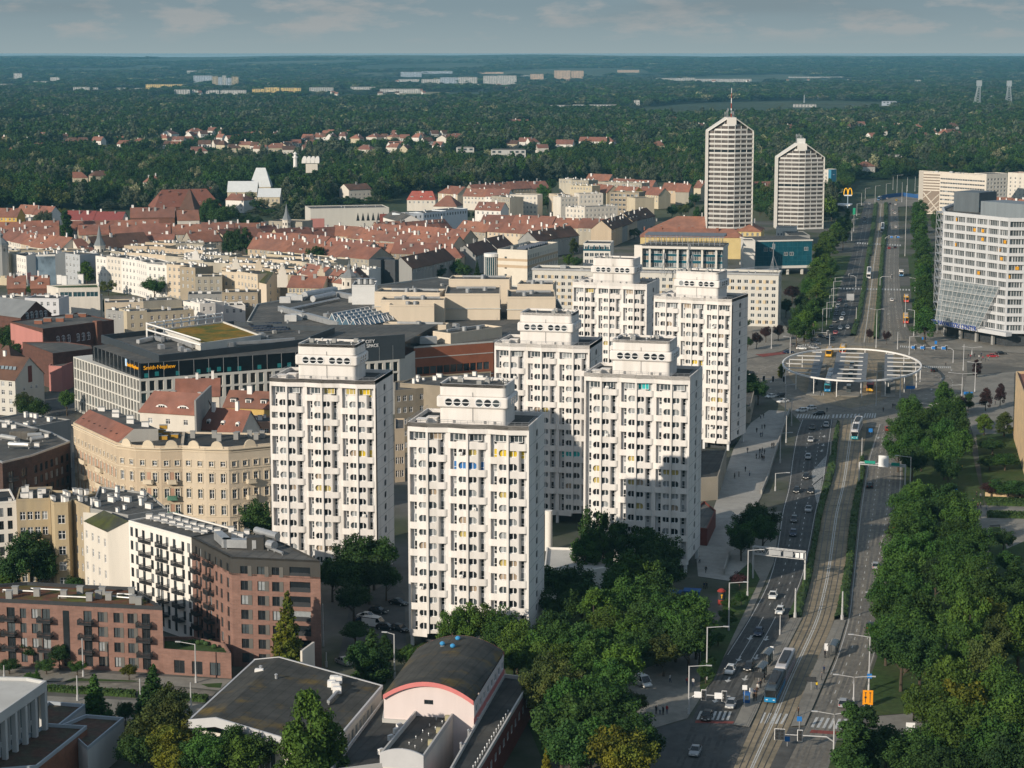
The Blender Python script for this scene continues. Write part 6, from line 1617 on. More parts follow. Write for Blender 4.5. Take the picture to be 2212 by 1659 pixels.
 t=bldg('modern_block','modern grey block with pink lower wall and pointed dark slits, in front of the woods','public building',q,19,M('grey_white_render',(.55,.53,.48)),MEMB2,{},par=.5)
 d=(q[1]-q[0]).normalized();n=Vector((d.y,-d.x))*.06;p=MB();p.quad((*(q[0]+n),0),(*(q[0]+d*9+n),0),(*(q[0]+d*9+n),13),(*(q[0]+n),13));p.part('pink_wall',[M('pink_render',(.46,.20,.175))],t)
 p=MB();L_=(q[1]-q[0]).length
 for i in range(6):o=q[0]+d*(L_*(.6+.065*i))+n;p.poly([(*(o-d*1.1),11),(*(o+d*1.1),11),(*o,16.5)])
 p.part('slit_window',[GLASS],t);clutter(t,8,HVAC,RC)
 q=back(T('b',1560,435,13),T('b',2090,425,13),12);bldg('modern_block','white modern terraced house with roof machines in front of the pink walled block','apartment block',q,13,WHITER,MEMB2,{0:dict(n=7,w=1.8,h=1.5,zs=10,dz=3.4,nf=1,style='dark')},par=.5)
 q=back(T('b',2060,395,15),T('b',2300,400,15),8);bldg('modern_block','dark red wall block right of the white terraced house','public building',q,15,M('dark_red_panel',(.16,.045,.035)),MEMB2,{},par=.3)
 q=back(T('c',300,590,14),T('c',480,640,14),14);house('tenement','white blank walled house left of the white long building','tenement',q,14,18,WHITER,MEMB2,{})
 q=back(T('c',560,400,9),T('c',868,402,9),14);house('villa','large villa with bright red roof at the edge of the woods','villa',q,9,15,CREAMW,M('bright_red_tile',(.36,.10,.075),.9,.15),{0:dict(n=6,w=1.2,h=1.6,zs=6,nf=1)},hip0=3,hip1=3,chim=1,dorm=3)
 q=back(T('c',850,470,13),T('c',1100,475,13),16);house('tenement','house with tent shaped brown roof above the white long building','tenement',q,13,20,CREAMW,M('red_tile_aged',(.215,.10,.074)),{},hip0=7,hip1=7,chim=2)
 q=back(T('c',1300,510,14),T('c',1580,520,14),13);house('tenement','white gabled house with red dormers beside the beige block','tenement',q,14,19,WHITER,M('red_tile_aged',(.215,.10,.074)),{0:dict(n=5,w=1.2,h=1.7,zs=11,nf=1)},dorm=3,chim=2)
 RB=brickmat('mid_brick',(.20,.09,.06),(.17,.08,.055),(.13,.08,.06));RT=M('red_brown_tile',(.21,.085,.06),.9,.16,.25)
 q=back(T('b',-250,320,8),T('b',470,300,8),22);house('old_school','large red brown school with steep roofs at the edge of the woods','school',q,8,20,RB,RT,{0:dict(n=12,w=1.4,h=2.2,zs=5,nf=1)},hip0=8,hip1=8,chim=6,dorm=5,chmat=RB)
 q=back(T('b',20,330,10),T('b',180,333,10),12);house('old_school','square tower block with brown pyramid roof, part of the red brown school','school',q,10,24,RB,TILED,{0:dict(n=3,w=1.4,h=2.2,zs=6,nf=1)},hip0=5.5,hip1=5.5)
 q=back(T('b',0,460,12),T('b',235,455,12),14);house('tenement','plain red roof house just below the red brown school','tenement',q,12,18,CREAMW,TILE,{},chim=1)
 q=back(T('a',1420,265,14),T('a',1900,260,14),14);house('tenement','brown mixed roofs left of the red brown school','tenement',q,14,20,RB,M('red_tile_aged',(.215,.10,.074)),{},chim=6)
 WT=M('pale_zinc',(.62,.64,.64),.5,.06);
 for i,(x0,x1,y0,zr,dd)in enumerate(((540,860,150,17,16),(870,1110,205,15,18),(780,1010,90,24,16))):
  q=back(T('b',x0,y0,9),T('b',x1,y0,9),dd);house('white_roofed_hall',f'hall with bright white metal roofs among trees, {["left low", "right low", "tall rear"][i]} part','hall',q,9,zr,M('pale_yellow_plaster',(.53,.46,.335)),WT,{0:dict(n=5,w=1.2,h=1.8,zs=5,nf=1)},hip0=(5 if i==2 else 0),hip1=(5 if i==2 else 0))
 p=T('1',2022,1155);t=thing('white_sail_roof','row of four white curved sail shells above the trees','roof',(p.x,p.y,14));
 for i in range(4):
  m=MB();A=[math.pi*.5*k/8 for k in range(9)];pr=[(i*8-13-5.5*math.cos(a),1+11*math.sin(a))for a in A]+[(i*8-10.5,11.2),(i*8-9.5,8),(i*8-9.8,1)]
  m.poly([(x,-5,z)for x,z in pr][::-1]);m.poly([(x,5,z)for x,z in pr])
  for(x0,z0),(x1,z1)in zip(pr,pr[1:]):m.quad((x0,-5,z0),(x0,5,z0),(x1,5,z1),(x1,-5,z1))
  m.lpart('shell',[WHITE],t)
 m=MB();m.box((0,0,-14),(22,8,14));m.lpart('base',[CREAMW],t);t.scale=(.52,.52,.62)
 p=T('1',1915,1150);t=thing('bell_tower','slim white tower with small lantern beside the white sail shells','tower',(p.x,p.y,0));m=MB();m.tube((0,0,0),(0,0,19),2.3,8,1.8);m.tube((0,0,19),(0,0,20.5),2.6,8);m.tube((0,0,20.5),(0,0,23),1.3,8);m.tube((0,0,23),(0,0,25),2.2,8,.3);m.lpart('shaft',[WHITE],t)
 z=31;BRS=M('taupe_panel',(.25,.20,.16),.9,.08);LC=M('cream_band',(.64,.58,.50),.9,.05)
 a,b,c=[Vector(T('3',*p,z)[:2])for p in((1562,1118),(1668,1122),(1962,1140))]
 t=bldg('striped_hotel','cream and taupe striped hotel with diagonal pattern wall, far right','hotel',[a,b,c,c+Vector((0,18)),a+Vector((0,18))],z,LC,MEMB2,{1:dict(n=18,w=2.2,h=1.3,zs=1.5,dz=3.1,nf=9,style='two')},par=.6)
 m=MB()
 for(p,q_)in((a,b),(b,c)):
  d=(q_-p).normalized();n=Vector((d.y,-d.x))*.04;mm=(p+q_)/2+n
  if p is a:
   for k in range(6):m.box((mm.x,mm.y,18.5+2.1*k),((q_-p).length,.08,1.0),math.atan2(d.y,d.x))
   m.box((mm.x,mm.y,1),((q_-p).length,.08,16.5),math.atan2(d.y,d.x))
 m.part('taupe_panel',[BRS],t);m=MB();d=(b-a);n=Vector((d.y,-d.x)).normalized()*.12
 for u0,z0,u1,z1 in((.02,16,.98,2),(.02,3,.98,15),(.02,8,.6,1),(.3,1,.98,10),(.02,12,.5,17),(.5,1,.98,6)):
  p,q_=a+d*u0+n,a+d*u1+n;m.tube((*p,z0),(*q_,z1),.45,4)
 m.part('diagonal_pattern',[LC],t);clutter(t,12,HVAC,RC)
 q=back(T('3',1970,1130,28),T('3',2105,1125,28),14);t=bldg('tenement','cream balcony house right of the striped hotel','tenement',q,28,CREAMW,MEMB2,{0:dict(n=6,w=1.8,h=1.7,zs=2,dz=3,nf=8,style='two')},par=.4)
 q=back(T('3',2108,1120,26),T('3',2300,1130,26),14);t=bldg('tenement','pale tall house at the right edge behind the striped hotel','tenement',q,26,CREAMW,TILE,{0:dict(n=6,w=1.2,h=1.7,zs=2,dz=3.2,nf=7)},par=.4)
 q=back(T('3',898,1100,24),T('3',962,1102,24),12);t=bldg('tenement','slim cream house carrying the big blue advertisement','tenement',q,24,CREAMW,MEMB2,{0:dict(n=3,w=1.2,h=1.6,zs=2,dz=3,nf=7)},par=.4)
 q=back(T('3',963,1104,24),T('3',996,1102,24),3);o=thing('advertisement_wall','tall blue advertising panel on the slim cream house','billboard',(q[0].x,q[0].y,0));m=MB();m.prism([tuple(p)for p in q],1,24.5,0);m.part('panel',[M('advert_blue',(.05,.22,.33),.6,.15,.2)],o)
 m=MB();d=(q[1]-q[0]).normalized();n=Vector((d.y,-d.x))*.06;c=(q[0]+q[1])/2+n
 for k,(w_,zz)in enumerate(((2,20),(4,12.5),(6,11.2),(4.5,9.9),(6,4))):m.box((c.x,c.y,zz),(w_,.06,.7),math.atan2(d.y,d.x))
 m.part('print',[WHITE],o)
specials()
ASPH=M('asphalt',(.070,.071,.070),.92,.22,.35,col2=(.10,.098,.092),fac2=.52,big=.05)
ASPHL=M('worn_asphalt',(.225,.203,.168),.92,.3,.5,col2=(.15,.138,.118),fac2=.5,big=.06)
PAVE=M('paving_slabs',(.24,.225,.195),.92,.14,.6,col2=(.17,.16,.14),fac2=.55,big=.08)
PAVE2=M('pale_terrace_slabs',(.34,.325,.295),.9,.12,.5,col2=(.26,.25,.23),fac2=.56,big=.1)
TRACKB=M('tram_bed',(.29,.235,.16),.92,.25,.5,col2=(.20,.17,.12),fac2=.5,big=.12)
GRASS=M('lawn',(.035,.068,.014),.95,.35,.8,col2=(.055,.072,.022),fac2=.55,big=.08)
PAINT=M('road_paint',(.50,.50,.48),.8,.25,1.2)
RAILM=M('tram_rail',(.055,.048,.04),.45,.2,.8)
REDP=M('red_cycle_path',(.22,.06,.05),.9,.2,.6)
def PL(t,*pts):return[Vector(T(t,*p)[:2])for p in pts]
def along(P,n):
 L_=[0]
 for a,b in zip(P,P[1:]):L_.append(L_[-1]+(b-a).length)
 out=[]
 for i in range(n+1):
  s=L_[-1]*i/n;k=0
  while k<len(P)-2 and L_[k+1]<s:k+=1
  f=(s-L_[k])/max(1e-6,L_[k+1]-L_[k]);out.append(P[k]+(P[k+1]-P[k])*min(1,f))
 return out
def sm(P,n=60):
 Q=along(P,n)
 for _ in range(3):Q=[Q[0]]+[(Q[i-1]+Q[i]*2+Q[i+1])/4 for i in range(1,len(Q)-1)]+[Q[-1]]
 return Q
def ribbon(mb,A,B,z,n=60):
 A,B=sm(A,n),sm(B,n)
 for i in range(n):
  a,b,c,d=A[i],A[i+1],B[i+1],B[i]
  q=[(*a,z),(*b,z),(*c,z),(*d,z)]
  ar=(b-a).cross(d-a)if hasattr(b,'cross')else 0
  mb.poly(q if ar>0 else q[::-1])
def sheet(name,t,pts,z,mat,kind='structure'):
 mb=MB();mb.cap([tuple(p)for p in PL(t,*pts)],z)if True else 0
 P=PL(t,*pts);ar=sum(P[i-1].x*P[i].y-P[i].x*P[i-1].y for i in range(len(P)))
 mb=MB();mb.cap([tuple(p)for p in(P if ar>0 else P[::-1])],z);return struct(name,mb,mat,kind)
J=lambda*ls:[p for l in ls for p in l]
LCL=J(PL('6',(770,1060),(735,1150),(700,1350),(685,1500)),PL('9',(640,0),(622,150),(592,330),(540,490),(430,690),(330,850),(250,970),(140,1180),(60,1340),(-90,1659),(-140,1760)))
LCR=J(PL('6',(975,1060),(950,1250),(915,1480)),PL('9',(868,0),(832,200),(790,400),(700,640),(620,810),(500,1010),(400,1190),(330,1380),(250,1659),(225,1760)))
TBL=J(PL('6',(1010,1060),(985,1200),(950,1500)),PL('9',(905,0),(870,200),(838,420),(770,690),(690,860),(560,1110),(490,1300),(420,1450),(330,1659),(290,1760)))
TBR=J(PL('6',(1195,1060),(1185,1180),(1150,1400)),PL('9',(1092,0),(1066,250),(1042,420),(985,700),(900,890),(800,1130),(690,1400),(560,1659),(520,1760)))
RCL=J(PL('6',(1275,1090),(1245,1180),(1195,1330)),PL('9',(1142,0),(1112,300),(1072,690),(1000,930),(880,1210),(800,1400),(660,1659),(610,1760)))
RCR=J(PL('6',(1370,1080),(1395,1180),(1425,1350)),PL('9',(1410,0),(1355,250),(1305,520),(1285,800),(1210,1050),(1150,1200),(1085,1400),(1010,1659),(980,1760)))
FLL=PL('6',(960,520),(985,380),(1015,240),(1055,120),(1095,0))+PL('3',(1105,1600),(1140,1450),(1180,1320))
FLR=PL('6',(1085,520),(1125,400),(1160,220),(1180,60),(1190,0))+PL('3',(1200,1600),(1225,1450),(1240,1320))
FTL=PL('6',(1110,560),(1150,400),(1180,220),(1205,0))+PL('3',(1222,1600),(1250,1450),(1262,1320))
FTR=PL('6',(1240,560),(1245,400),(1262,220),(1285,0))+PL('3',(1290,1600),(1305,1450),(1312,1320))
FRL=PL('6',(1275,540),(1285,400),(1295,220),(1308,0))+PL('3',(1315,1600),(1330,1450),(1330,1320))
FRR=PL('6',(1480,540),(1430,380),(1405,200),(1400,0))+PL('3',(1405,1600),(1400,1450),(1395,1320))
def roads():
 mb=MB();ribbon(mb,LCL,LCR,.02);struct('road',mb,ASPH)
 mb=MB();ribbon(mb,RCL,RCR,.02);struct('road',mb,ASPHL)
 mb=MB();ribbon(mb,TBL,TBR,.026);struct('tram_road',mb,TRACKB)
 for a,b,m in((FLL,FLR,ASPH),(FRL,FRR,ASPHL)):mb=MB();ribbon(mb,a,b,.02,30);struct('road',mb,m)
 mb=MB();ribbon(mb,FTL,FTR,.026,30);struct('tram_road',mb,TRACKB)
 sheet('road','6',[(370,680),(640,622),(760,560),(900,505),(1085,470),(1250,500),(1480,480),(1520,560),(1620,605),(2330,640),(2330,735),(1840,690),(1845,770),(1810,880),(1650,960),(1420,1050),(1385,1110),(960,1110),(765,1080),(700,1010),(540,900),(505,800),(370,790)],.016,ASPHL)
 sheet('road','3',[(1150,1335),(1190,1290),(1420,1270),(1600,1240),(1600,1330),(1400,1340)],.016,ASPHL)
 sheet('road','9',[(-500,1480),(60,1340),(330,1380),(700,1400),(1100,1390),(1010,1780),(-400,1780)],.018,ASPH)
 sheet('paving','6',[(690,690),(800,620),(930,590),(1095,580),(1270,590),(1400,620),(1500,690),(1510,780),(1430,860),(1250,960),(1080,985),(900,950),(760,870),(690,790)],.03,TRACKB)
 sheet('terrace_paving','6',[(440,1085),(560,1000),(690,1010),(600,1250),(510,1560),(430,1700),(180,1700),(330,1250)],.14,PAVE2)
 sheet('pavement','9',[(60,0),(440,0),(430,330),(300,450),(100,420)],.13,PAVE2)
 sheet('pavement','9',[(440,0),(640,0),(590,330),(430,690),(250,970),(140,1180),(40,1200),(240,740),(420,420)],.12,PAVE)
 sheet('pavement','9',[(700,690),(775,690),(560,1110),(480,1300),(430,1400),(330,1385),(500,1010)],.2,PAVE)
 sheet('pavement','9',[(985,705),(1060,705),(990,930),(870,1210),(790,1390),(700,1395),(800,1130)],.2,PAVE)
 sheet('pavement','9',[(-450,1100),(150,860),(230,800),(250,960),(120,1200),(30,1340),(-450,1480)],.1,PAVE)
 sheet('pavement','6',[(370,470),(640,420),(700,500),(900,470),(760,560),(640,618),(370,675)],.11,PAVE)
 sheet('pavement','6',[(1490,480),(1640,480),(2330,560),(2330,638),(1620,600)],.11,PAVE)
 sheet('pavement','6',[(1840,780),(2330,735),(2150,760),(2140,1200),(2230,1500),(2330,1800),(2100,1900),(1850,1050),(1660,970),(1815,885)],.11,PAVE)
 sheet('pavement','9',[(1900,-40),(2212,-40),(2330,60),(1990,90),(1985,500),(2060,900),(2100,1300),(2030,1290),(1930,700)],.13,PAVE)
 sheet('pavement','9',[(1225,1330),(1700,1290),(2000,1230),(2212,1250),(2212,1420),(1300,1450)],.09,PAVE)
 sheet('lawn','9',[(1290,860),(1420,820),(1700,900),(2000,1000),(1980,1240),(1700,1285),(1225,1325),(1180,1180)],.1,GRASS)
 sheet('lawn','6',[(1420,1180),(1500,1020),(1680,970),(1830,1060),(1960,1659),(1440,1659)],.09,GRASS)
 sheet('lawn','9',[(1420,-10),(1890,-10),(1950,850),(1440,830),(1300,780),(1350,300)],.09,GRASS)
 sheet('lawn','6',[(1900,1160),(2135,1150),(2300,1600),(1960,1600)],.14,GRASS)
 sheet('lawn','9',[(1990,100),(2330,90),(2330,1240),(2080,1240),(2000,500)],.1,GRASS)
 sheet('lawn','9',[(240,700),(300,450),(440,330),(500,440),(330,800),(200,1090),(110,1190),(120,900)],.15,GRASS)
 sheet('lawn','9',[(1000,1480),(1300,1450),(2212,1440),(2330,1800),(900,1800)],.08,GRASS)
 sheet('lawn','6',[(720,480),(960,470),(1000,240),(1090,0),(880,0),(740,200)],.07,GRASS)
 sheet('lawn','6',[(1500,490),(1640,480),(1620,200),(1600,0),(1460,0)],.07,GRASS)
 sheet('courtyard_lawn','8',[(350,900),(1300,620),(2100,300),(2212,800),(2100,1100),(1800,1450),(1300,1600),(1050,1000)],.06,GRASS)
 sheet('car_park','8',[(-20,950),(420,900),(410,540),(330,440),(60,600)],.05,ASPH)
 sheet('street','7',[(-100,1130),(300,1105),(900,1110),(1400,1165),(1360,1215),(900,1170),(320,1145),(-100,1190)],.05,ASPHL)
 sheet('pavement','7',[(-100,1010),(500,1040),(1500,1090),(1420,1160),(900,1108),(300,1100),(-100,1120)],.13,PAVE)
 sheet('pavement','7',[(-100,1200),(320,1195),(1340,1250),(1240,1420),(600,1330),(-100,1300)],.1,PAVE)
 sheet('lawn','7',[(420,1100),(480,1080),(900,1098),(880,1105)],.16,GRASS);sheet('lawn','7',[(1300,1120),(1440,1112),(1430,1145),(1350,1140)],.16,GRASS)
 sheet('street','4',[(300,970),(480,1000),(520,1250),(470,1500),(380,1500),(400,1150)],.05,ASPH)
 WEAR=M('tyre_worn_lane',(.052,.052,.051),.85,.3,.6,col2=(.075,.074,.07),fac2=.5,big=.12);WEARL=M('tyre_worn_pale_lane',(.135,.127,.112),.85,.3,.6,col2=(.17,.16,.142),fac2=.5,big=.12)
 for A_,B_,m_ in((LCL,LCR,WEAR),(RCL,RCR,WEARL),(FLL,FLR,WEAR),(FRL,FRR,WEARL)):
  mb=MB();a_,b_=sm(A_),sm(B_)
  for f in(.115,.235,.46,.58,.78,.90):
   for i in range(60):
    q=[]
    for k,s_ in((i,-1),(i+1,-1),(i+1,1),(i,1)):d=(b_[k]-a_[k]);w_=.035+.012*math.sin(k*.7+f*9);p=a_[k]+d*(f+s_*w_);q.append((p.x,p.y,.029))
    mb.poly(q if(q[1][0]-q[0][0])*(q[3][1]-q[0][1])-(q[1][1]-q[0][1])*(q[3][0]-q[0][0])>0 else q[::-1])
  struct('lane_wear',mb,m_)
 mb=MB()
 def dashes(P,ln=2.2,gap=4.0,w=.16,z=.034):
  L_=sum((b-a).length for a,b in zip(P,P[1:]));n=int(L_/(ln+gap));Q=along(P,max(4,n*6))
  step=L_/max(4,n*6);k=0
  per=max(2,round((ln+gap)/step));on=max(1,round(ln/step))
  i=0
  while i+on<len(Q):
   a,b=Q[i],Q[i+on];d=(b-a).normalized();nn=Vector((-d.y,d.x))*w/2
   mb.poly([(*(a-nn),z),(*(b-nn),z),(*(b+nn),z),(*(a+nn),z)][::-1]);i+=per
 def solid(P,w=.14,z=.034,n=50):
  Q=along(P,n)
  for a,b in zip(Q,Q[1:]):
   d=(b-a).normalized();nn=Vector((-d.y,d.x))*w/2;mb.poly([(*(a-nn),z),(*(b-nn),z),(*(b+nn),z),(*(a+nn),z)][::-1])
 mix=lambda A,B,f,n=60:[a+(b-a)*f for a,b in zip(sm(A,n),sm(B,n))]
 dashes(mix(LCL,LCR,.36)[2:42]);dashes(mix(LCL,LCR,.68)[2:42]);solid(mix(LCL,LCR,.04)[:48]);solid(mix(LCL,LCR,.96)[:40])
 solid(mix(LCL,LCR,.36)[42:50]);solid(mix(LCL,LCR,.68)[42:50])
 dashes(mix(RCL,RCR,.34)[2:54]);dashes(mix(RCL,RCR,.68)[2:54]);solid(mix(RCL,RCR,.05)[:50]);solid(mix(RCL,RCR,.96)[:50])
 for a,b in((FLL,FLR),(FRL,FRR)):dashes(mix(a,b,.35,30));dashes(mix(a,b,.67,30))
 for f in(.47,.53):solid(mix(TBL,TBR,f),.2,.04,70)
 for f in(.5,):solid(mix(FTL,FTR,f,30),.3,.04,40)
 def zebra(A,B,n,w,z=.036):
  a0,a1=A;b0,b1=B
  for i in range(n):
   f0,f1=(i+.1)/n,(i+.6)/n
   q=[a0+(a1-a0)*f0,a0+(a1-a0)*f1,b0+(b1-b0)*f1,b0+(b1-b0)*f0];ar=(q[1]-q[0]).cross(q[3]-q[0]);q=q if ar>0 else q[::-1]
   mb.poly([(*p,z)for p in q])
 zebra(PL('9',(110,1290),(330,1295)),PL('9',(85,1345),(310,1350)),7,0);zebra(PL('9',(520,1300),(700,1310)),PL('9',(490,1370),(660,1375)),5,0);zebra(PL('9',(860,1330),(1080,1345)),PL('9',(825,1395),(1050,1410)),6,0)
 zebra(PL('6',(745,1025),(960,1030)),PL('6',(735,1050),(950,1055)),12,0);zebra(PL('6',(1180,1020),(1260,1020)),PL('6',(1170,1048),(1255,1050)),5,0);zebra(PL('6',(970,1028),(1160,1022)),PL('6',(965,1050),(1150,1048)),8,0)
 zebra(PL('6',(830,890),(920,885)),PL('6',(826,905),(920,905)),7,0);zebra(PL('6',(1410,580),(1560,592)),PL('6',(1405,592),(1560,604)),12,0);zebra(PL('6',(1560,712),(1740,715)),PL('6',(1562,724),(1745,728)),14,0)
 zebra(PL('6',(1000,205),(1500,215)),PL('6',(1000,215),(1500,226)),26,0);zebra(PL('3',(1130,1570),(1420,1585)),PL('3',(1128,1580),(1420,1595)),18,0);zebra(PL('6',(760,575),(900,560)),PL('6',(755,590),(905,572)),9,0)
 zebra(PL('6',(930,1295),(920,1420),),PL('6',(835,1400),(845,1480)),14,0);zebra(PL('6',(905,1440),(880,1600)),PL('6',(845,1490),(868,1600)),16,0)
 def arrow(p,d,s=1.0):
  n=Vector((-d.y,d.x));P=[(-.09,0),(.09,0),(.09,2.2),(.35,2.2),(0,3.6),(-.35,2.2),(-.09,2.2)]
  mb.cap([tuple(p+d*(b*s)+n*(a*s*2))for a,b in P],.036);mb.cap([tuple(p+d*(b*s)+n*(a*s*2))for a,b in P][::-1],.0355)
 dn=(PL('9',(420,940))[0]-PL('9',(640,500))[0]).normalized()
 for x,y in((375,935),(485,925),(415,1060),(305,1070),(445,800),(550,805),(225,1200)):arrow(PL('9',(x,y))[0],dn)
 for x,y in((920,1162),(915,1218),(905,1255)):arrow(PL('6',(x,y))[0],dn)
 for x,y in((1740,745),(1680,800),(1610,870),(1265,1185),(570,820),(1330,380),(1340,250)):arrow(PL('6',(x,y))[0],-dn)
 C=T('6',1095,700,6);v_=Vector((.18,.984));u_=Vector((.984,-.18))
 E=lambda a,b,t:Vector(C[:2])+u_*(a*math.cos(t))+v_*(b*math.sin(t))
 for a,b in((33,50),(37,55)):
  P=[E(a,b,2*math.pi*i/60)for i in range(61)];dashes(P,2,3)
 struct('road_markings',mb,PAINT)
 mb=MB()
 for A,B in((TBL,TBR),(FTL,FTR)):
  for f in(.16,.34,.66,.84):
   Q=mix(A,B,f);
   for a,b in zip(Q,Q[1:]):d=(b-a).normalized();nn=Vector((-d.y,d.x))*.09;mb.poly([(*(a-nn),.046),(*(b-nn),.046),(*(b+nn),.046),(*(a+nn),.046)][::-1])
 for P in(PL('6',(1090,1065),(1075,1000),(1000,930),(945,880),(930,780),(960,700),(1010,620),(1110,560),(1180,420)),PL('6',(1130,1065),(1180,980),(1225,880),(1235,760),(1215,680),(1180,620),(1170,560),(1220,420)),PL('6',(1000,935),(1200,960),(1500,880),(1700,760),(2300,690)),PL('6',(1230,680),(1500,640),(2300,660))):
  for o in(-.75,.75):
   Q=sm(P,40)
   for i in range(40):
    a,b=Q[i],Q[i+1];d=(b-a).normalized();n=Vector((-d.y,d.x));mb.poly([(*(a+n*(o-.06)),.05),(*(b+n*(o-.06)),.05),(*(b+n*(o+.06)),.05),(*(a+n*(o+.06)),.05)][::-1])
 struct('tram_rails',mb,RAILM)
 sheet('cycle_path','9',[(85,1352),(335,1358),(325,1372),(80,1368)],.037,REDP);sheet('cycle_path','9',[(835,1412),(1040,1425),(1030,1445),(822,1432)],.037,REDP)
 sheet('cycle_path','6',[(470,640),(660,622),(690,632),(520,655)],.12,REDP)
 return C,u_,v_,E
C0,U0,V0,ELL=roads()
def wires():
 t=thing('overhead_wires','thin overhead contact wires above the two tram tracks of the avenue','tram wires',(*TBL[0],0));A,B=sm(TBL),sm(TBR);m=MB()
 for f in(.25,.75):
  P=[a+(b-a)*f for a,b in zip(A,B)]
  for p,q in zip(P,P[1:]):m.tube((*p,5.6),(*q,5.6),.03,3);m.tube((*p,6.5),(*q,6.5),.025,3)
 m.part('contact_wire',[DARKM],t);m=MB()
 for k in range(3,58,5):a,b=A[k]+(A[k]-B[k])*.12,B[k]+(B[k]-A[k])*.12;m.tube((*a,7.2),(*((a+b)/2),6.6),.025,3);m.tube((*((a+b)/2),6.6),(*b,7.2),.025,3)
 m.part('span_wire',[DARKM],t)
wires()
def station():
 z=6.0;t=thing('ring_canopy','white elliptical ring canopy over the tram stop platforms in the roundabout','canopy',(C0.x,C0.y,0))
 mb=MB();n=72;out=[ELL(25.6,41,2*math.pi*i/n)for i in range(n)];inn=[ELL(25.1,40.5,2*math.pi*i/n)for i in range(n)]
 for i in range(n):
  j=(i+1)%n
  for A,B,za,zb in((out,out,z-.28,z+.28),(inn,inn,z+.28,z-.28)):mb.quad((*A[i],za),(*A[j],za),(*B[j],zb),(*B[i],zb))
  mb.quad((*out[i],z+.28),(*out[j],z+.28),(*inn[j],z+.28),(*inn[i],z+.28));mb.quad((*inn[i],z-.28),(*inn[j],z-.28),(*out[j],z-.28),(*out[i],z-.28))
 mb.part('ring',[WHITE],t)
 for i in range(0,n,4):
  p=inn[i];q=MB();q.tube((0,0,0),(0,0,z-.35),.14,6);addat(t,'post',q.mesh('post',[WHITE])if i==0 else bpy.data.meshes['post'],p,0)
 CG=M('canopy_grey',(.165,.175,.185),.7,.14);W=lambda u,v:Vector(C0[:2])+U0*u+V0*v
 for(u,w_,v0,v1)in((-12.6,3.4,-33,33),(-4.6,3.6,-36,36),(4.0,3.4,-36,36),(13.6,3.2,-34,34)):
  m=MB();m.prism([tuple(W(u-w_/2,v0)),tuple(W(u+w_/2,v0)),tuple(W(u+w_/2,v1)),tuple(W(u-w_/2,v1))],4.9,5.2,bottom=True);m.part('platform_roof',[CG],t)
  for k in range(7):p=W(u,v0+(v1-v0)*(k+.5)/7);addat(t,'post',bpy.data.meshes['post'],p,-.6)
 for k in range(7):
  v=-32+10.6*k;r=math.sqrt(max(0,1-(v/40.5)**2))*25
  for a,b in((-r,-12),(-4.6,4),(13,r)):
   p,q=W(a,v),W(b,v);m=(p+q)/2;bm=MB();bm.box((m.x,m.y,5.4),((q-p).length,.35,.4),math.atan2((q-p).y,(q-p).x));bm.part('cross_beam',[M('beam_grey',(.50,.50,.49),.6,.06)],t)
 for u in(-12.6,-.3,13.6):
  m=MB();w_=8 if abs(u)<1 else 5;m.prism([tuple(W(u-w_/2,-38)),tuple(W(u+w_/2,-38)),tuple(W(u+w_/2,38)),tuple(W(u-w_/2,38))],.03,.25);o=m.part('platform',[PAVE],t)
  for k in range(5):m=MB();m.box((0,0,0),(1.6,5,2.4));addat(t,'shelter',m.mesh('shelter',[GLASSM])if k==0 and u<-10 else bpy.data.meshes['shelter'],W(u,-28+14*k),.25,-.18)
station()
HEDGE=M('hedge_green',(.045,.085,.018),.9,.35,1.4,col2=(.03,.055,.014),fac2=.5)
def hedge(label,A,B,h=.9,n=90):
 A,B=along(A,n),along(B,n);t=thing('hedge',label,'hedge',(A[0].x,A[0].y,0));mb=MB();rr_=random.Random(5);rows=[]
 for i in range(n+1):
  a,b=A[i],B[i];j=lambda s:rr_.uniform(-s,s)
  rows.append([(a.x+j(.12),a.y+j(.12),0),(a.x+j(.2),a.y+j(.2),h*.75+j(.15)),(*(a+(b-a)*.3),h+j(.22)),(*(a+(b-a)*.7),h+j(.22)),(b.x+j(.2),b.y+j(.2),h*.75+j(.15)),(b.x+j(.12),b.y+j(.12),0)])
 for r0,r1 in zip(rows,rows[1:]):
  for k in range(5):mb.quad(r0[k],r0[k+1],r1[k+1],r1[k])
 for i in range(n*22):
  f=rr_.random()*n;k=int(f);a,b=A[k]+(A[min(n,k+1)]-A[k])*(f-k),B[k]+(B[min(n,k+1)]-B[k])*(f-k);s=rr_.random();p=a+(b-a)*s;zz=h*(.5+.62*rr_.random())if .15<s<.85 else h*rr_.random()
  d=Vector((rr_.uniform(-1,1),rr_.uniform(-1,1),rr_.uniform(-.5,.5))).normalized()*.3;e=Vector((rr_.uniform(-1,1),rr_.uniform(-1,1),rr_.uniform(-.2,1))).normalized()*.3;o=Vector((p.x,p.y,zz))
  mb.poly([o-d-e*.4,o+d-e*.4,o+e])
 mb.part('leaves',[HEDGE],t)
mixp=lambda A,B,f:[a+(b-a)*f for a,b in zip(along(A,40),along(B,40))]
hedge('long clipped hedge between left carriageway and tram tracks',PL('6',(1000,1085),(985,1150),(935,1400))+PL('9',(872,0),(838,200),(795,420),(705,640),(690,690)),PL('6',(1016,1085),(1012,1130),(985,1400))+PL('9',(908,0),(872,200),(836,420),(775,650),(765,690)),1.0)
hedge('long clipped hedge between tram tracks and right carriageway',PL('6',(1152,1300),(1150,1400))+PL('9',(1092,0),(1066,250),(1042,430),(1000,640),(985,700)),PL('6',(1172,1300),(1180,1400))+PL('9',(1138,0),(1108,300),(1085,500),(1065,690)),1.0)
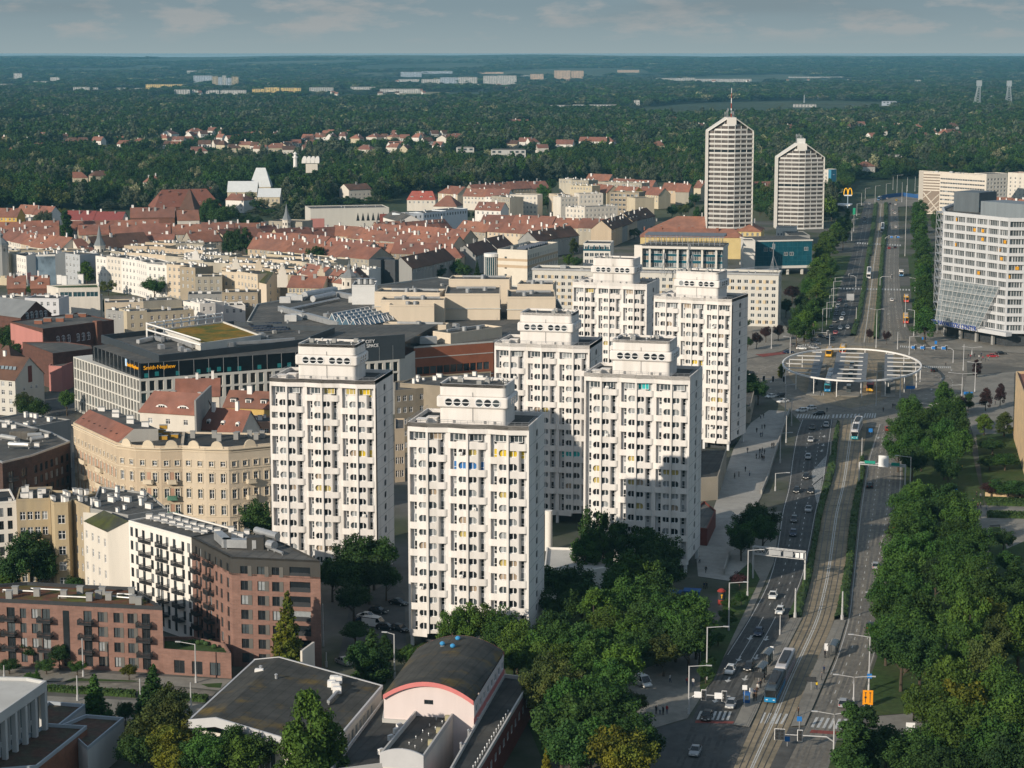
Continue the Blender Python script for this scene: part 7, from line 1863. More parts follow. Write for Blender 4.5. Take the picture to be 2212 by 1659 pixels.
hedge('far hedge left of the tram tracks beyond the roundabout',FLR[:5],[p+Vector((2.2,0))for p in FLR[:5]],1.1,60);hedge('far hedge right of the tram tracks beyond the roundabout',[p-Vector((2.6,0))for p in FRL[:5]],[p-Vector((.3,0))for p in FRL[:5]],1.1,60)
hedge('distant median hedge left of tracks near the blue fence',FLR[4:],[p+Vector((3,0))for p in FLR[4:]],1.3,40);hedge('distant median hedge right of tracks near the blue fence',[p-Vector((3,0))for p in FRL[4:]],FRL[4:],1.3,40)
hedge('low hedge along the street before the brick houses',PL('7',(310,1165),(880,1205)),PL('7',(310,1145),(880,1180)));hedge('short hedge left of the sports hall corner',PL('7',(900,1205),(1340,1235)),PL('7',(900,1182),(1350,1212)))
hedge('clipped park hedge at the right edge below the stone building',PL('6',(1970,1620),(2330,1630)),PL('6',(1975,1590),(2330,1595)),1.2);hedge('second park hedge at the right edge',PL('9',(1970,40),(2330,50)),PL('9',(1975,15),(2330,22)),1.2)
def loft(mb,secs,mi=0):
 rings=[]
 for y,hw,zb,zt,r in secs:rings.append([(-hw,y,zb),(-hw,y,zt-r),(-hw+r,y,zt),(hw-r,y,zt),(hw,y,zt-r),(hw,y,zb)])
 for a,b in zip(rings,rings[1:]):
  for i in range(6):j=(i+1)%6;mb.quad(a[j],a[i],b[i],b[j],mi)
 mb.poly(rings[0],mi);mb.poly(rings[-1][::-1],mi)
PAINTS={'white':(.72,.72,.70),'silver':(.34,.35,.36),'black':(.012,.012,.014),'dark blue':(.012,.03,.075),'red':(.33,.025,.03),'grey':(.10,.105,.11),'pale blue':(.30,.38,.44),'yellow':(.60,.38,.02)}
TYRE=M('tyre_rubber',(.012,.012,.012),.9);LAMPW=M('headlamp',(.8,.8,.75),.2,.02);LAMPR=M('tail_lamp',(.35,.01,.01),.3)
CARP={}
def car_proto(col,kind='hatchback'):
 k=(col,kind)
 if k in CARP:return CARP[k]
 pm=M('car_paint_'+col.replace(' ','_'),PAINTS[col],.28,.03,.5,spec=.5)
 L_,Hh,W_={'hatchback':(4.2,1.47,.88),'saloon':(4.6,1.43,.9),'van':(5.2,2.1,.98)}[kind];h=L_/2
 t=thing('car' if kind!='van' else 'van','x','car' if kind!='van' else 'van',(0,0,-50))
 b=MB();bz=.88 if kind!='van' else 1.1
 loft(b,[(-h,W_*.84,.34,.62,.1),(-h+.18,W_*.95,.24,.74,.12),(-h*.48,W_,.2,bz-.02,.14),(h*.25,W_,.2,bz+.03,.14),(h*.82,W_*.97,.22,bz+.04,.14),(h,W_*.86,.34,bz-.1,.12)])
 y0,y1,r0,r1={'hatchback':(-h*.5,h*.96,-h*.12,h*.66),'saloon':(-h*.46,h*.72,-h*.1,h*.34),'van':(-h*.75,h*.99,-h*.45,h*.97)}[kind]
 rw=W_*.70 if kind!='van' else W_*.86
 base=[(-W_*.93,y0,bz-.02),(W_*.93,y0,bz-.02),(W_*.93,y1,bz),(-W_*.93,y1,bz)];top=[(-rw,r0,Hh-.03),(rw,r0,Hh-.03),(rw,r1,Hh-.03),(-rw,r1,Hh-.03)]
 g=MB()
 for i in range(4):j=(i+1)%4;g.quad(base[i],base[j],top[j],top[i])
 loft(b,[(r0-.03,rw*.96,Hh-.07,Hh-.02,.02),(r0+.25,rw+.02,Hh-.08,Hh+.02,.06),(r1-.2,rw+.02,Hh-.08,Hh+.01,.06),(r1+.03,rw*.96,Hh-.07,Hh-.03,.02)])
 for i in range(4):b.tube(base[i],top[i],.05,4)
 for s in(-1,1):b.tube((s*W_*.94,(y0+y1)/2,bz),(s*rw,(r0+r1)/2,Hh-.03),.05,4);b.box((s*(W_+.1),y0+.35,bz),(.2,.12,.14))
 link('body',b.mesh('body',[pm],smooth=False),t);link('windows',g.mesh('windows',[M('car_glass',(.012,.015,.018),.08,.1,.5,spec=.7)]),t)
 if kind=='van':x=MB();x.box((0,h*.35,bz),(W_*1.86,h*1.2,Hh-bz-.25));link('panel',x.mesh('panel',[pm]),t)
 wm=CARP.get('wheel')
 if not wm:w=MB();w.tube((-.11,0,.32),(.11,0,.32),.32,12);w.tube((-.12,0,.32),(.12,0,.32),.19,8,mi=1);wm=CARP['wheel']=w.mesh('wheel',[TYRE,SILVER])
 for sx in(-1,1):
  for y in(-h*.62,h*.6):link('wheel',wm,t,(sx*(W_-.09),y,0))
  x=MB();x.box((0,0,0),(.36,.1,.14));
  if 'hl' not in CARP:CARP['hl']=x.mesh('headlight',[LAMPW]);CARP['tl']=MB().box((0,0,0),(.26,.1,.2)).mesh('tail_light',[LAMPR]);CARP['pl']=MB().box((0,0,0),(.5,.04,.12)).mesh('number_plate',[WHITE])
  link('headlight',CARP['hl'],t,(sx*W_*.66,-h+.04,.55));link('tail_light',CARP['tl'],t,(sx*W_*.66,h-.03,.62))
 link('number_plate',CARP['pl'],t,(0,-h-.01,.4))
 CARP[k]=[proto(t),False];return CARP[k]
TRK=TBL[::-1]+FTL[1:]
def road_rz(p):
 """rotation that turns a vehicle's front (-Y) along the avenue towards the camera"""
 best=min(range(len(TRK)-1),key=lambda i:(TRK[i]-Vector(p[:2])).length+(TRK[i+1]-Vector(p[:2])).length)
 d=(TRK[best]-TRK[best+1]).normalized()
 return math.atan2(d.y,d.x)+math.pi/2
CW={}
def car(tile,x,y,col,place,kind='hatchback',away=False,rz=None):
 p=T(tile,x,y,.03);pr=car_proto(col,kind)
 a=road_rz(p)if rz is None else rz
 if away:a+=math.pi
 key=(col,kind,place);CW[key]=CW.get(key,0)+1;n=CW[key]
 lb=f'{col} {kind} {place}' if n==1 else f'{ordn(n-1)} {col} {kind} {place}'
 if pr[1]:o=dup(pr[0],p,a,lb,'cars on the avenue')
 else:o=pr[0][0];o.location=p;o.rotation_euler=(0,0,a);o['label']=lb;o['group']='cars on the avenue';pr[1]=True
 return o
for x,y,c,k in((585,555,'white','saloon'),(630,655,'white','hatchback'),(492,795,'dark blue','hatchback'),(308,1040,'white','hatchback'),(428,1020,'black','hatchback'),(312,1262,'silver','hatchback'),(157,1340,'black','hatchback'),(82,1565,'silver','saloon'),(722,60,'grey','hatchback'),(716,150,'dark blue','hatchback')):
 car('9',x,y,c,f'coming down the left carriageway {["above the gantry", "between gantry and tram stop", "beside the tram stop", "at the bottom crossing"][0 if y < 250 else 1 if y < 800 else 2 if y < 1200 else 3]}',k)
for x,y,c,k in((815,1652,'silver','saloon'),(738,1530,'black','hatchback'),(830,1532,'black','saloon'),(800,1440,'black','hatchback'),(812,1312,'silver','hatchback'),(830,1200,'silver','saloon'),(840,1120,'black','saloon'),(930,1105,'silver','hatchback')):
 car('6',x,y,c,f'on the left carriageway {["just below the roundabout crossing", "beside the hatched wedge"][0 if y < 1260 else 1]}',k)
for t,x,y,c,k in(('9',1250,362,'silver','hatchback'),('9',1218,755,'black','hatchback'),('9',1352,108,'black','hatchback'),('9',1040,1255,'silver','hatchback'),('6',1213,1498,'black','saloon'),('6',1366,1585,'silver','hatchback'),('6',1330,1130,'red','saloon')):
 car(t,x,y,c,'driving away on the right carriageway '+{1250:'beside the big trees',1218:'above the platform shelter',1352:'half under the tree',1040:'near the orange sign',1213:'below the green signs',1366:'at the tree row',1330:'leaving the tree island'}[x],k,away=True)
for x,y,c,r in((572,918,'white',-.9),(632,912,'black',-.9),(650,950,'white',-1.0),(770,1010,'white',-1.2),(828,995,'white',-1.0),(882,1030,'black',-1.5),(685,630,'dark blue',1.9),(735,585,'grey',1.7),(770,605,'white',1.3),(850,600,'silver',.6),(855,575,'grey',.9),(853,552,'grey',.5),(897,528,'black',.5),(1632,748,'black',2.6),(1355,292,'white',3.0),(2008,655,'red',1.6),(2062,638,'black',1.7),(405,770,'silver',-.5),(440,770,'black',-.5)):
 car('6',x,y,c,'at the roundabout '+('lower left' if x<900 and y>700 else 'upper left entry' if x<900 else 'right side'),R.choice(['hatchback','saloon']),rz=r)
for i,(x,y,c)in enumerate(((1020,475,'white'),(1068,470,'silver'),(990,505,'red'),(962,470,'grey'),(985,430,'black'),(1030,415,'white'),(1040,385,'white'),(992,385,'dark blue'),(998,360,'grey'),(1004,335,'silver'),(1058,330,'grey'),(1010,315,'grey'),(1016,295,'red'),(945,535,'grey'),(970,545,'black'))):
 car('6',x,y,c,'in the queue above the roundabout',R.choice(['hatchback','saloon']))
for x,y,c,aw in((1178,1420,'dark blue',0),(1175,1440,'grey',0),(1210,1325,'silver',0),(1282,1300,'black',0),(1380,1420,'silver',1),(1375,1385,'white',1),(1360,1365,'silver',1),(1382,1475,'white',1),(1338,1612,'red',1),(1376,1608,'black',1),(1345,1325,'black',1),(1380,1330,'white',1),(1325,1290,'silver',1),(1385,1300,'yellow',1),(1475,1345,'grey',1)):
 car('3',x,y,c,'on the far avenue beyond the roundabout','hatchback',away=bool(aw))
for x,y,c,r in((170,690,'white',1.2),(165,715,'dark blue',1.2),(240,655,'black',1.1),(370,600,'black',.9),(290,760,'black',1.3),(380,770,'black',.8),(20,985,'silver',.7),(215,1000,'white',.8)):
 car('8',x,y,c,'parked in the yard between the two front towers',R.choice(['hatchback','saloon']),rz=r)
car('8',215,740,'white','parked in the yard between the two front towers','van',rz=1.2);car('8',1945,1120,'white','parked under the trees beside the footway','van',rz=.5)
def tram(label,secs,front,rearw,cat='tram',W_=1.18,Hh=3.2,roofm=DARKM,pant=True):
 """secs: world points along the tram from its front; one section between each pair"""
 p0=secs[0];t=thing(cat if cat=='tram' else 'bus',label,cat,(p0.x,p0.y,.05));n=len(secs)-1
 for i in range(n):
  a,b=secs[i],secs[i+1];d=(b-a).normalized();Ln=(b-a).length-(.5 if i<n-1 else 0);rz=math.atan2(d.y,d.x)-math.pi/2
  off=(a.x-p0.x,a.y-p0.y,0);mat=front if i==0 else rearw
  m=MB();loft(m,[(0,W_*.86,.35,1.25,.1),(.35,W_,.3,1.3,.06),(Ln-.3,W_,.3,1.3,.06),(Ln,W_*.88,.35,1.25,.1)]);loft(m,[(.1,W_*.80,2.55,Hh-.1,.15),(.5,W_*.97,2.5,Hh,.22),(Ln-.4,W_*.97,2.5,Hh,.22),(Ln-.05,W_*.82,2.55,Hh-.1,.15)],1)
  for k in range(int(Ln/1.7)+1):
   for s in(-1,1):m.box((s*(W_-.04),.4+k*1.65,1.2),(.08,.16,1.4),0,1)
  for s in(-1,1):m.tube((s*W_*.86,.05,1.2),(s*W_*.8,.15,2.6),.06,4,mi=1)
  link('body',m.mesh('body',mat),t,off,rz)
  g=MB();loft(g,[(.06,W_*.84,1.22,2.6,.03),(.4,W_*.97,1.25,2.6,.03),(Ln-.35,W_*.97,1.25,2.6,.03),(Ln-.06,W_*.85,1.22,2.6,.03)]);link('windows',g.mesh('windows',[M('car_glass',(.012,.015,.018))]),t,off,rz)
  r=MB();r.box((0,Ln*.5,Hh),(W_*1.25,Ln*.55,.28));r.box((0,Ln*.22,Hh),(W_*1.1,1.4,.4))
  if pant and i==0:
   for s in(-.4,.4):r.tube((s,Ln*.35,Hh+.3),(s,Ln*.48,Hh+1.1),.04,4);r.tube((s,Ln*.48,Hh+1.1),(s*.8,Ln*.38,Hh+1.9),.04,4)
   r.tube((-.7,Ln*.38,Hh+1.9),(.7,Ln*.38,Hh+1.9),.05,4)
  link('roof_equipment',r.mesh('roof_equipment',[roofm]),t,off,rz)
  for yy in(Ln*.2,Ln*.78):
   b_=MB();b_.box((0,yy,0),(W_*1.7,1.7,.42));link('bogie' if cat=='tram' else 'axle',b_.mesh('bogie',[TYRE]),t,off,rz)
  if i==0:
   for s in(-1,1):link('headlight',CARP['hl'],t,(off[0]+(-math.sin(rz)*0+math.cos(rz)*s*W_*.55),off[1]+math.sin(rz)*s*W_*.55,.75),rz)
 return t
V2=lambda*a,z=0:Vector(T(*a)[:2])
TW1=[M('tram_white',(.62,.60,.60),.4,.1,.4),WHITE];TB1=[M('tram_blue',(.015,.20,.42),.4,.12,.6),M('tram_teal',(.05,.28,.33),.4)];TP=[M('tram_pink_grey',(.40,.28,.31),.4,.2,.5),M('tram_pale',(.55,.53,.53),.4)]
a,b=V2('9',567,1247),V2('9',655,1055);d=(b-a).normalized();c=V2('9',700,960)
tram('blue fronted tram with pinkish rear car standing at the near platform',[a,a+d*13.6,a+d*13.6+(c-b).normalized()*14],[TB1[0],M('tram_dark_top',(.05,.07,.09),.4)],TP)
a,b,c=V2('6',1113,1195),V2('6',1128,1120),V2('6',1160,1052);tram('white and turquoise tram just below the roundabout',[a,a+(b-a).normalized()*13.5,a+(b-a).normalized()*13.5+(c-b).normalized()*13.5],[TB1[1],TW1[0]],TW1)
a,b,c=V2('6',938,885),V2('6',950,800),V2('6',985,690);tram('long pale tram inside the ring canopy',[a,a+(b-a).normalized()*13,a+(b-a).normalized()*13+(c-b).normalized()*13,a+(b-a).normalized()*13+(c-b).normalized()*26],[TB1[0],TB1[1]],TW1,roofm=METAL)
tram('distant tram on the far avenue tracks',[V2('3',1293,1510),V2('3',1296,1470)],TW1,TW1);tram('tram near the upper roundabout crossing',[V2('6',1205,150),V2('6',1209,105)],TW1,TW1)
BY=[M('bus_yellow',(.68,.36,.02),.4),M('bus_yellow',(.68,.36,.02))];BR_=[M('bus_red',(.50,.05,.035),.4),M('bus_yellow',(.68,.36,.02))];BRR=[M('bus_yellow',(.68,.36,.02)),M('bus_red_roof',(.42,.10,.09),.5)]
def bus(lb,a,b,mats,ln=11.5,n=1):d=(b-a).normalized();tram(lb,[a+d*ln*i for i in range(n+1)],mats,mats,'bus',1.25,3.0,M('bus_roof',(.40,.36,.32),.6),False)
bus('yellow bus entering the ring from the upper left',V2('6',945,657),V2('6',985,575),BY);bus('red and yellow bus behind the yellow one in the ring',V2('6',1035,640),V2('6',1055,575),BR_)
bus('yellow bus with reddish roof under the right part of the ring canopy',V2('6',1213,882),V2('6',1225,785),BRR);bus('long articulated yellow and red bus on the far right lane',V2('6',1447,440),V2('6',1446,335),BR_,9,2);bus('yellow and red bus ahead of the long articulated bus',V2('6',1450,303),V2('6',1449,250),BR_)
bus('white and blue coach on the far right lane',V2('6',1417,135),V2('6',1417,80),[M('coach_blue',(.05,.16,.32),.4),WHITE]);bus('blue lorry row at the far junction, left one',V2('3',1270,1300),V2('3',1330,1275),[M('coach_blue',(.05,.16,.32)),M('coach_blue',(.05,.16,.32))])
POLE=M('pale_pole',(.50,.50,.50),.5,.08,metal=.2);SIGB=M('sign_blue',(.02,.17,.50),.5,.04);SIGW=M('sign_white',(.78,.78,.78),.5,.03);SIGG=M('sign_green',(.01,.25,.18),.5);SIGO=M('sign_orange',(.80,.30,.01),.5)
PN={}
def pole(tile,x,y,ytop,arms,place,r=.13,tx=None):
 """arms: list of (dx in metres along the picture's right, kind)"""
 p=T(tile,x,y);h=max(3,ZAT(TY(tile,ytop),p));PN[place]=PN.get(place,0)+1
 kind='double armed lamp post' if len(arms)==2 else 'single armed lamp post' if arms else 'plain pale post'
 t=thing('street_lamp' if arms else 'post',lab(f'{ordn(PN[place]-1)} {kind} from top {place}'),'street lamp' if arms else 'post',p,-.18,'posts and lamps along the avenue')
 m=MB();m.tube((0,0,0),(0,0,h),r*1.3,8,r*.8);m.tube((0,0,0),(0,0,1.2),r*1.8,8);m.lpart('pole',[POLE],t)
 for dx in arms:
  m=MB();m.tube((0,0,h-.1),(dx,0,h+.25),.07,5);m.tube((dx*.0,0,h-1.2),(0,0,h),r,6);m.lpart('arm',[POLE],t)
  m=MB();m.box((dx+(.4 if dx>0 else-.4),0,h+.2),(1.1,.35,.16));m.lpart('lamp_head',[M('lamp_grey',(.42,.43,.44),.5)],t)
 return t
for x,y,yt,a in((155,1092,745,[3.2]),(298,772,457,[3]),(420,548,247,[2.6]),(38,1312,997,[3.2])):pole('9',x,y,yt,a,'beside the left carriageway')
for x,y,yt,a in((728,688,495,[]),(1033,702,515,[]),(630,797,667,[])):pole('9',x,y,yt,a,'between carriageway and tram tracks',.2 if x!=630 else .1)
for x,y,yt,a in((1205,1162,808,[-3.2]),(1107,1242,1068,[-3,3]),(977,1602,1308,[-3,1.5]),(1300,662,532,[-3]),(1385,400,298,[-2.6])):pole('9',x,y,yt,a,'beside the right carriageway')
pole('9',1740,1700,1372,[],'in the park at the bottom right');pole('9',2090,1700,1605,[.6],'by the bottom right path')
for x,y,yt,a in((600,1522,1407,[3]),(632,1342,1147,[2.6]),(670,1210,1035,[]),(664,1050,835,[2.4]),(705,1100,930,[2])):pole('6',x,y,yt,a,'along the terrace wall')
for x,y,yt,a in((958,1302,1172,[]),(1160,1312,1177,[]),(1472,1552,1302,[-3.4]),(1253,972,745,[-2,2]),(1408,917,727,[]),(1612,1112,962,[-3,1]),(1720,902,837,[-4,4]),(1808,927,762,[-4,4]),(1893,882,692,[-2,1]),(1818,742,572,[]),(1874,640,615,[-3,3])):pole('6',x,y,yt,a,'round the lower roundabout')
for x,y,yt,a in((745,547,410,[3]),(905,497,342,[3]),(1253,597,347,[-2,2]),(1468,642,522,[3]),(1498,517,352,[-2]),(575,602,457,[]),(696,632,525,[-2]),(1392,605,492,[]),(1124,420,332,[]),(1440,460,255,[]),(932,455,300,[3]),(950,400,255,[3]),(963,360,210,[3]),(975,330,165,[3]),(985,280,140,[3]),(1505,230,145,[-2])):pole('6',x,y,yt,a,'round the upper roundabout')
for x,y,yt,a in((1095,1560,1420,[3]),(1108,1500,1390,[3]),(1118,1450,1350,[3]),(1128,1400,1320,[3]),(1182,1315,1220,[3]),(1158,1330,1250,[]),(1246,1330,1205,[3]),(1318,1275,1190,[3]),(1362,1230,1145,[]),(1388,1262,1135,[4]),(1455,1240,1150,[]),(1440,1660,1200,[]),(1505,1240,1145,[]),(1545,1270,1210,[-3]),(1420,1310,1180,[]),(1006,1340,1248,[2]),(972,1340,1272,[2])):pole('3',x,y,yt,a,'along the far avenue')
for t,x,y,yt,a in(('7',540,1070,820,[]),('7',1270,1110,855,[-3]),('7',503,1225,1060,[]),('7',910,1230,1080,[]),('7',1238,1265,1105,[]),('7',28,1090,1035,[]),('8',345,1080,790,[-1.5]),('7',2095,870,595,[]),('7',2115,1005,970,[])):pole(t,x,y,yt,a,'in the street by the brick houses')
def sigbox(t,x,z,y=-.2,w=.75,h=1.9,m=None):
 b=MB();b.box((x,y,z-h/2),(w,.14,h));b.box((x,y+.1,z-h/2-.08),(w+.2,.04,h+.16),0,1)
 if m is None:
  for k in range(3):b.tube((x,y-.06,z+.55-.55*k),(x,y-.12,z+.55-.55*k),.17,8,mi=2)
 b.lpart('signal' if m is None else 'sign',[m or DARKM,SIGW if m is None else SIGW,M('signal_lens',(.03,.03,.03),.2)],t)
def arm_gantry(label,tile,base,x0,ya,items,cat='traffic signal'):
 """post at base with a long arm at picture row ya reaching to picture column x0"""
 p=T(tile,*base);z=ZAT(TY(tile,ya),p);t=thing('signal_gantry',label,cat,p,-.18);o=TO[tile]
 s=(Vector(T(tile,*base)[:2])).length/F;X=lambda x:(x-base[0])/o[2]*s*1.03
 m=MB();m.tube((0,0,0),(0,0,z-.8),.16,8,.12);xe=X(x0);k=1 if xe>0 else-1
 m.tube((0,0,z-.8),(k*1.2,0,z),.12,6);m.tube((k*1.2,0,z),(xe,0,z),.12,6,.07);m.lpart('mast',[POLE],t)
 for x,kind in items:sigbox(t,X(x),z,m={'b':SIGB,'w':SIGW,'g':SIGG}.get(kind),w=.75 if kind=='s' else 1.6,h=1.9 if kind=='s' else 1.0)
arm_gantry('signal mast with two traffic lights over the bottom crossing','9',(977,1560),610,1460,[(760,'s'),(645,'s'),(613,'s')])
arm_gantry('signal mast reaching over the left carriageway before the bottom crossing','9',(42,1305),308,1180,[(135,'s'),(105,'w'),(268,'s'),(237,'w')])
arm_gantry('signal mast with four blue lane signs beside the office tower','6',(1752,692),1490,598,[(1508,'b'),(1520,'s'),(1562,'b'),(1575,'s'),(1632,'b'),(1645,'s'),(1693,'b'),(1708,'s')])
arm_gantry('curved signal mast at the queue above the roundabout','6',(952,580),838,497,[(940,'s'),(850,'s')]);arm_gantry('signal mast on the far median','6',(1278,205),1352,132,[(1349,'s')]);arm_gantry('curved signal mast left of the far median','6',(1122,200),1075,128,[(1080,'s')])
arm_gantry('signal mast above the lower left roundabout entry','6',(365,880),650,790,[(520,'s'),(578,'s'),(645,'s')]);arm_gantry('far signal mast with two blue signs over the avenue','3',(1312,1560),1420,1535,[(1335,'s'),(1350,'b'),(1378,'s'),(1390,'b')])
def gantry(label,L0,L1,z,h,boards):
 L0,L1=Vector(L0[:2]),Vector(L1[:2]);d=L1-L0;rz=math.atan2(d.y,d.x);t=thing('sign_gantry',label,'sign gantry',(*L0,0),rz);W_=d.length;m=MB()
 for x in(0,W_):m.box((x,0,0),(.35,.35,z+h))
 for zz in(z,z+h):
  for y in(-.5,.5):m.box((W_/2,y,zz-.1),(W_,.16,.18))
 n=12
 for i in range(n):m.tube((W_*i/n,-.5,z),(W_*(i+1)/n,-.5,z+h),.05,4);m.tube((W_*i/n,.5,z+h),(W_*(i+1)/n,.5,z),.05,4);m.tube((W_*i/n,-.5,z+h),(W_*i/n,.5,z+h),.05,4)
 m.lpart('truss',[POLE],t)
 for x0,x1,z0,z1,mat in boards:b=MB();b.box(((x0+x1)/2*W_,-.68,z0),((x1-x0)*W_,.1,z1-z0));b.lpart('sign_board',[mat],t)
p0=T('9',455,432);gantry('steel truss gantry spanning the left carriageway',p0,T('9',790,470),6.0,1.7,[(.32,.55,6.3,7.5,M('board_back',(.36,.37,.38),.6)),(.6,.78,6.3,7.5,M('board_back',(.36,.37,.38))),(.83,.9,6.3,7.4,SIGW),(.92,.98,6.2,7.5,SIGW)])
gantry('slim sign gantry with green and white direction boards over the right carriageway',T('6',1142,1480),T('6',1440,1500),5.9,.5,[(.12,.35,6.3,7.1,SIGG),(.42,.64,5.6,8.8,SIGW),(.70,.88,6.1,7.0,SIGG)])
def sign(label,tile,x,y,ytop,w,h,mat,posts=1,cat='road sign',lines=None):
 p=T(tile,x,y);z=ZAT(TY(tile,ytop),p);t=thing('road_sign',label,cat,p,-.1);m=MB()
 for k in range(posts):m.tube(((k-(posts-1)/2)*w*.6,.08,0),((k-(posts-1)/2)*w*.6,.08,z),.05,5)
 m.lpart('post',[POLE],t);b=MB();b.box((0,0,z-h),(w,.06,h));b.lpart('sign_face',[mat],t)
 if lines:b=MB();[b.box((cx*w,-.05,z-h+cz*h),(bw*w,.03,bh*h))for cx,cz,bw,bh in lines];b.lpart('symbol',[SIGW if mat is not SIGO and mat is not SIGW else DARKM],t)
sign('large orange lane diversion sign with black arrows beside the lawn','9',1198,1265,1155,1.9,2.8,SIGO,2,lines=[(-.22,.15,.06,.7),(.22,.15,.06,.7),(-.22,.8,.18,.06),(.22,.8,.18,.06),(-.22,.45,.2,.12)])
for lb,t,x,y,yt,w_,h_,m_ in(('blue one way sign on the lamp post by the lawn','9',1208,1166,1048,.9,.9,SIGB),('blue pedestrian crossing sign at the bottom crossing','9',755,1410,1325,.9,.9,SIGB),('blue arrow sign on an orange post between the tracks','9',677,1520,1455,.9,.9,SIGB),('white timetable board at the upper end of the left platform','9',577,940,870,.8,1.5,SIGW),('white timetable board on the right platform','9',930,935,852,.8,1.5,SIGW),('round white sign above two plates at the left platform end','9',400,1270,1122,.9,.9,SIGW),('small white plate sign at the left platform','9',442,1250,1140,.7,.8,SIGW),('blue keep right arrow sign on the green island','6',1217,1160,1118,1.2,1.2,SIGB),('blue direction sign below the ring canopy','6',1475,890,842,3.2,1.1,SIGB),('blue direction sign right of the roundabout','6',1850,920,880,3.2,1.1,SIGB),('blue lane sign at the office tower corner','6',1563,560,525,1.8,1.1,SIGB),('blue one way sign near the office tower','6',1640,575,550,1.0,1.4,SIGB),('blue sign at the park path','6',1763,1560,1508,1.0,1.0,SIGB),('white notice board in the bottom right path','9',1475,1435,1365,1.6,2.0,SIGW),('white back of a large board above the queue','6',1086,300,245,3.6,3.2,M('board_back',(.36,.37,.38))),('green fuel price sign on the far left kerb','3',1111,1390,1348,2.0,5.0,M('green_panel',(.02,.30,.16),.5)),('dark display board on the left platform','9',492,1120,1038,1.9,1.1,DARKM),('dark display board on the right platform','9',832,1160,1068,1.9,1.0,DARKM)):sign(lb,t,x,y,yt,w_,h_,m_)
p=T('3',1068,1372);z=ZAT(TY('3',1262),p);t=thing('pylon_sign','tall post carrying a yellow double arch emblem beside the filling station','sign',p);m=MB();m.tube((0,0,0),(0,0,z),.35,8);m.lpart('post',[M('pale_blue_post',(.30,.40,.50),.5)],t);m=MB()
for s in(-1,1):
 Q=[(s*(1.6+1.5*math.cos(a)),0,z+5*math.sin(a))for a in[math.pi*i/12 for i in range(13)]]
 for q,r_ in zip(Q,Q[1:]):m.tube(q,r_,.38,6)
m.lpart('arches',[M('arch_yellow',(.85,.45,.01),.5,emit=.3)],t);m=MB();m.box((0,0,z-.9),(6,.6,.9));m.lpart('plate',[SIGW],t)
q=back(T('3',928,1325,5),T('3',1088,1328,5),14);t=thing('filling_station','filling station with flat white canopy beside the far avenue','filling station',(*q[0],0));m=MB();m.prism([tuple(x)for x in q],4.3,5.2,bottom=True);m.part('canopy',[SIGW],t);m=MB();m.prism([tuple(x)for x in back(T('3',960,1345,2),T('3',1050,1348,2),6)],0,3.4);m.part('shop',[GLASSM],t)
for f in(.15,.85):
 for g_ in(.2,.8):x=q[0]+(q[1]-q[0])*f+(q[3]-q[0])*g_;addat(t,'column',boxmesh('column',.5,.5,4.3,POLE),x,0)
m=MB();P=PL('3',(1268,1297),(1330,1282),(1430,1272),(1560,1290));m.strip(P,0,3.2,.15);t=thing('site_fence','blue hoarding fence across the far end of the avenue','fence',(*P[0],0));m.part('panels',[M('hoarding_blue',(.03,.10,.26),.6)],t)
def shelter(lb,tile,x,y,rz):p=T(tile,x,y,.2);t=thing('tram_shelter',lb,'shelter',p,rz);m=MB();[m.tube((sx,sy,0),(sx,sy,2.5),.06,5)for sx in(-.7,.7)for sy in(-2,0,2)];m.lpart('frame',[DARKM],t);m=MB();[m.quad(*q_)for q_ in([(-1.0+.25*k,-2.4,2.5+.35*math.sin(math.pi*k/8)),(-1.0+.25*(k+1),-2.4,2.5+.35*math.sin(math.pi*(k+1)/8)),(-1.0+.25*(k+1),2.4,2.5+.35*math.sin(math.pi*(k+1)/8)),(-1.0+.25*k,2.4,2.5+.35*math.sin(math.pi*k/8))]for k in range(8))];m.lpart('roof',[GLASSM],t);m=MB();m.box((.68,0,.2),(.04,4,2.2));m.lpart('back_panel',[GLASSG],t)
shelter('arched glass tram shelter at the left platform','9',545,985,-.35);shelter('second arched shelter nearer the tram front','9',505,1075,-.35);shelter('dark tram shelter on the right platform','9',975,930,-.3)
def wallthing(lb,tile,pts,z0,z1,t_,mat,nm='terrace_wall'):P=PL(tile,*pts);m=MB();m.strip(P,z0,z1,t_);t=thing(nm,lb,'wall',(*P[0],0));m.part('wall',[mat],t)
wallthing('pale parapet wall along the terrace beside the left carriageway','6',[(692,1008),(668,1060),(600,1270),(545,1450),(505,1545)],0,1.3,.4,PAVE2)
wallthing('low ramp wall at the terrace steps','9',[(300,285),(285,330),(262,410)],0,1.6,.35,PAVE2);wallthing('low stone wall at the foot of the stone building garden','6',[(1960,1560),(2330,1570)],0,1.2,.5,M('sandstone',(.50,.34,.18)))
def pavil(lb,tile,pts,z,wm,rm):bldg('pavilion',lb,'pavilion',[T(tile,*p,z)for p in pts],z,wm,rm,{},par=.5)
pavil('raw concrete pavilion with round openings beside the terrace','6',[(100,1450),(230,1440),(285,1260),(110,1265)],6,M('raw_concrete',(.34,.30,.24),.9,.15,.4,col2=(.22,.20,.17),fac2=.55),MEMB)
pavil('low pavilion with red fascia under the fourth tower','9',[(60,110),(160,120),(215,0),(140,-60),(90,-20)],4,M('dark_red_panel',(.16,.045,.035)),MEMB2);pavil('pale concrete pavilion near the roundabout footway','6',[(350,990),(440,985),(470,850),(380,860)],5,M('raw_concrete',(.34,.30,.24)),MEMB2)
pavil('white flat roofed service building between the towers with ducts','8',[(1310,420),(1420,425),(1800,355),(1510,245),(1330,240)],5,WHITER,M('pale_roof',(.52,.51,.48)))
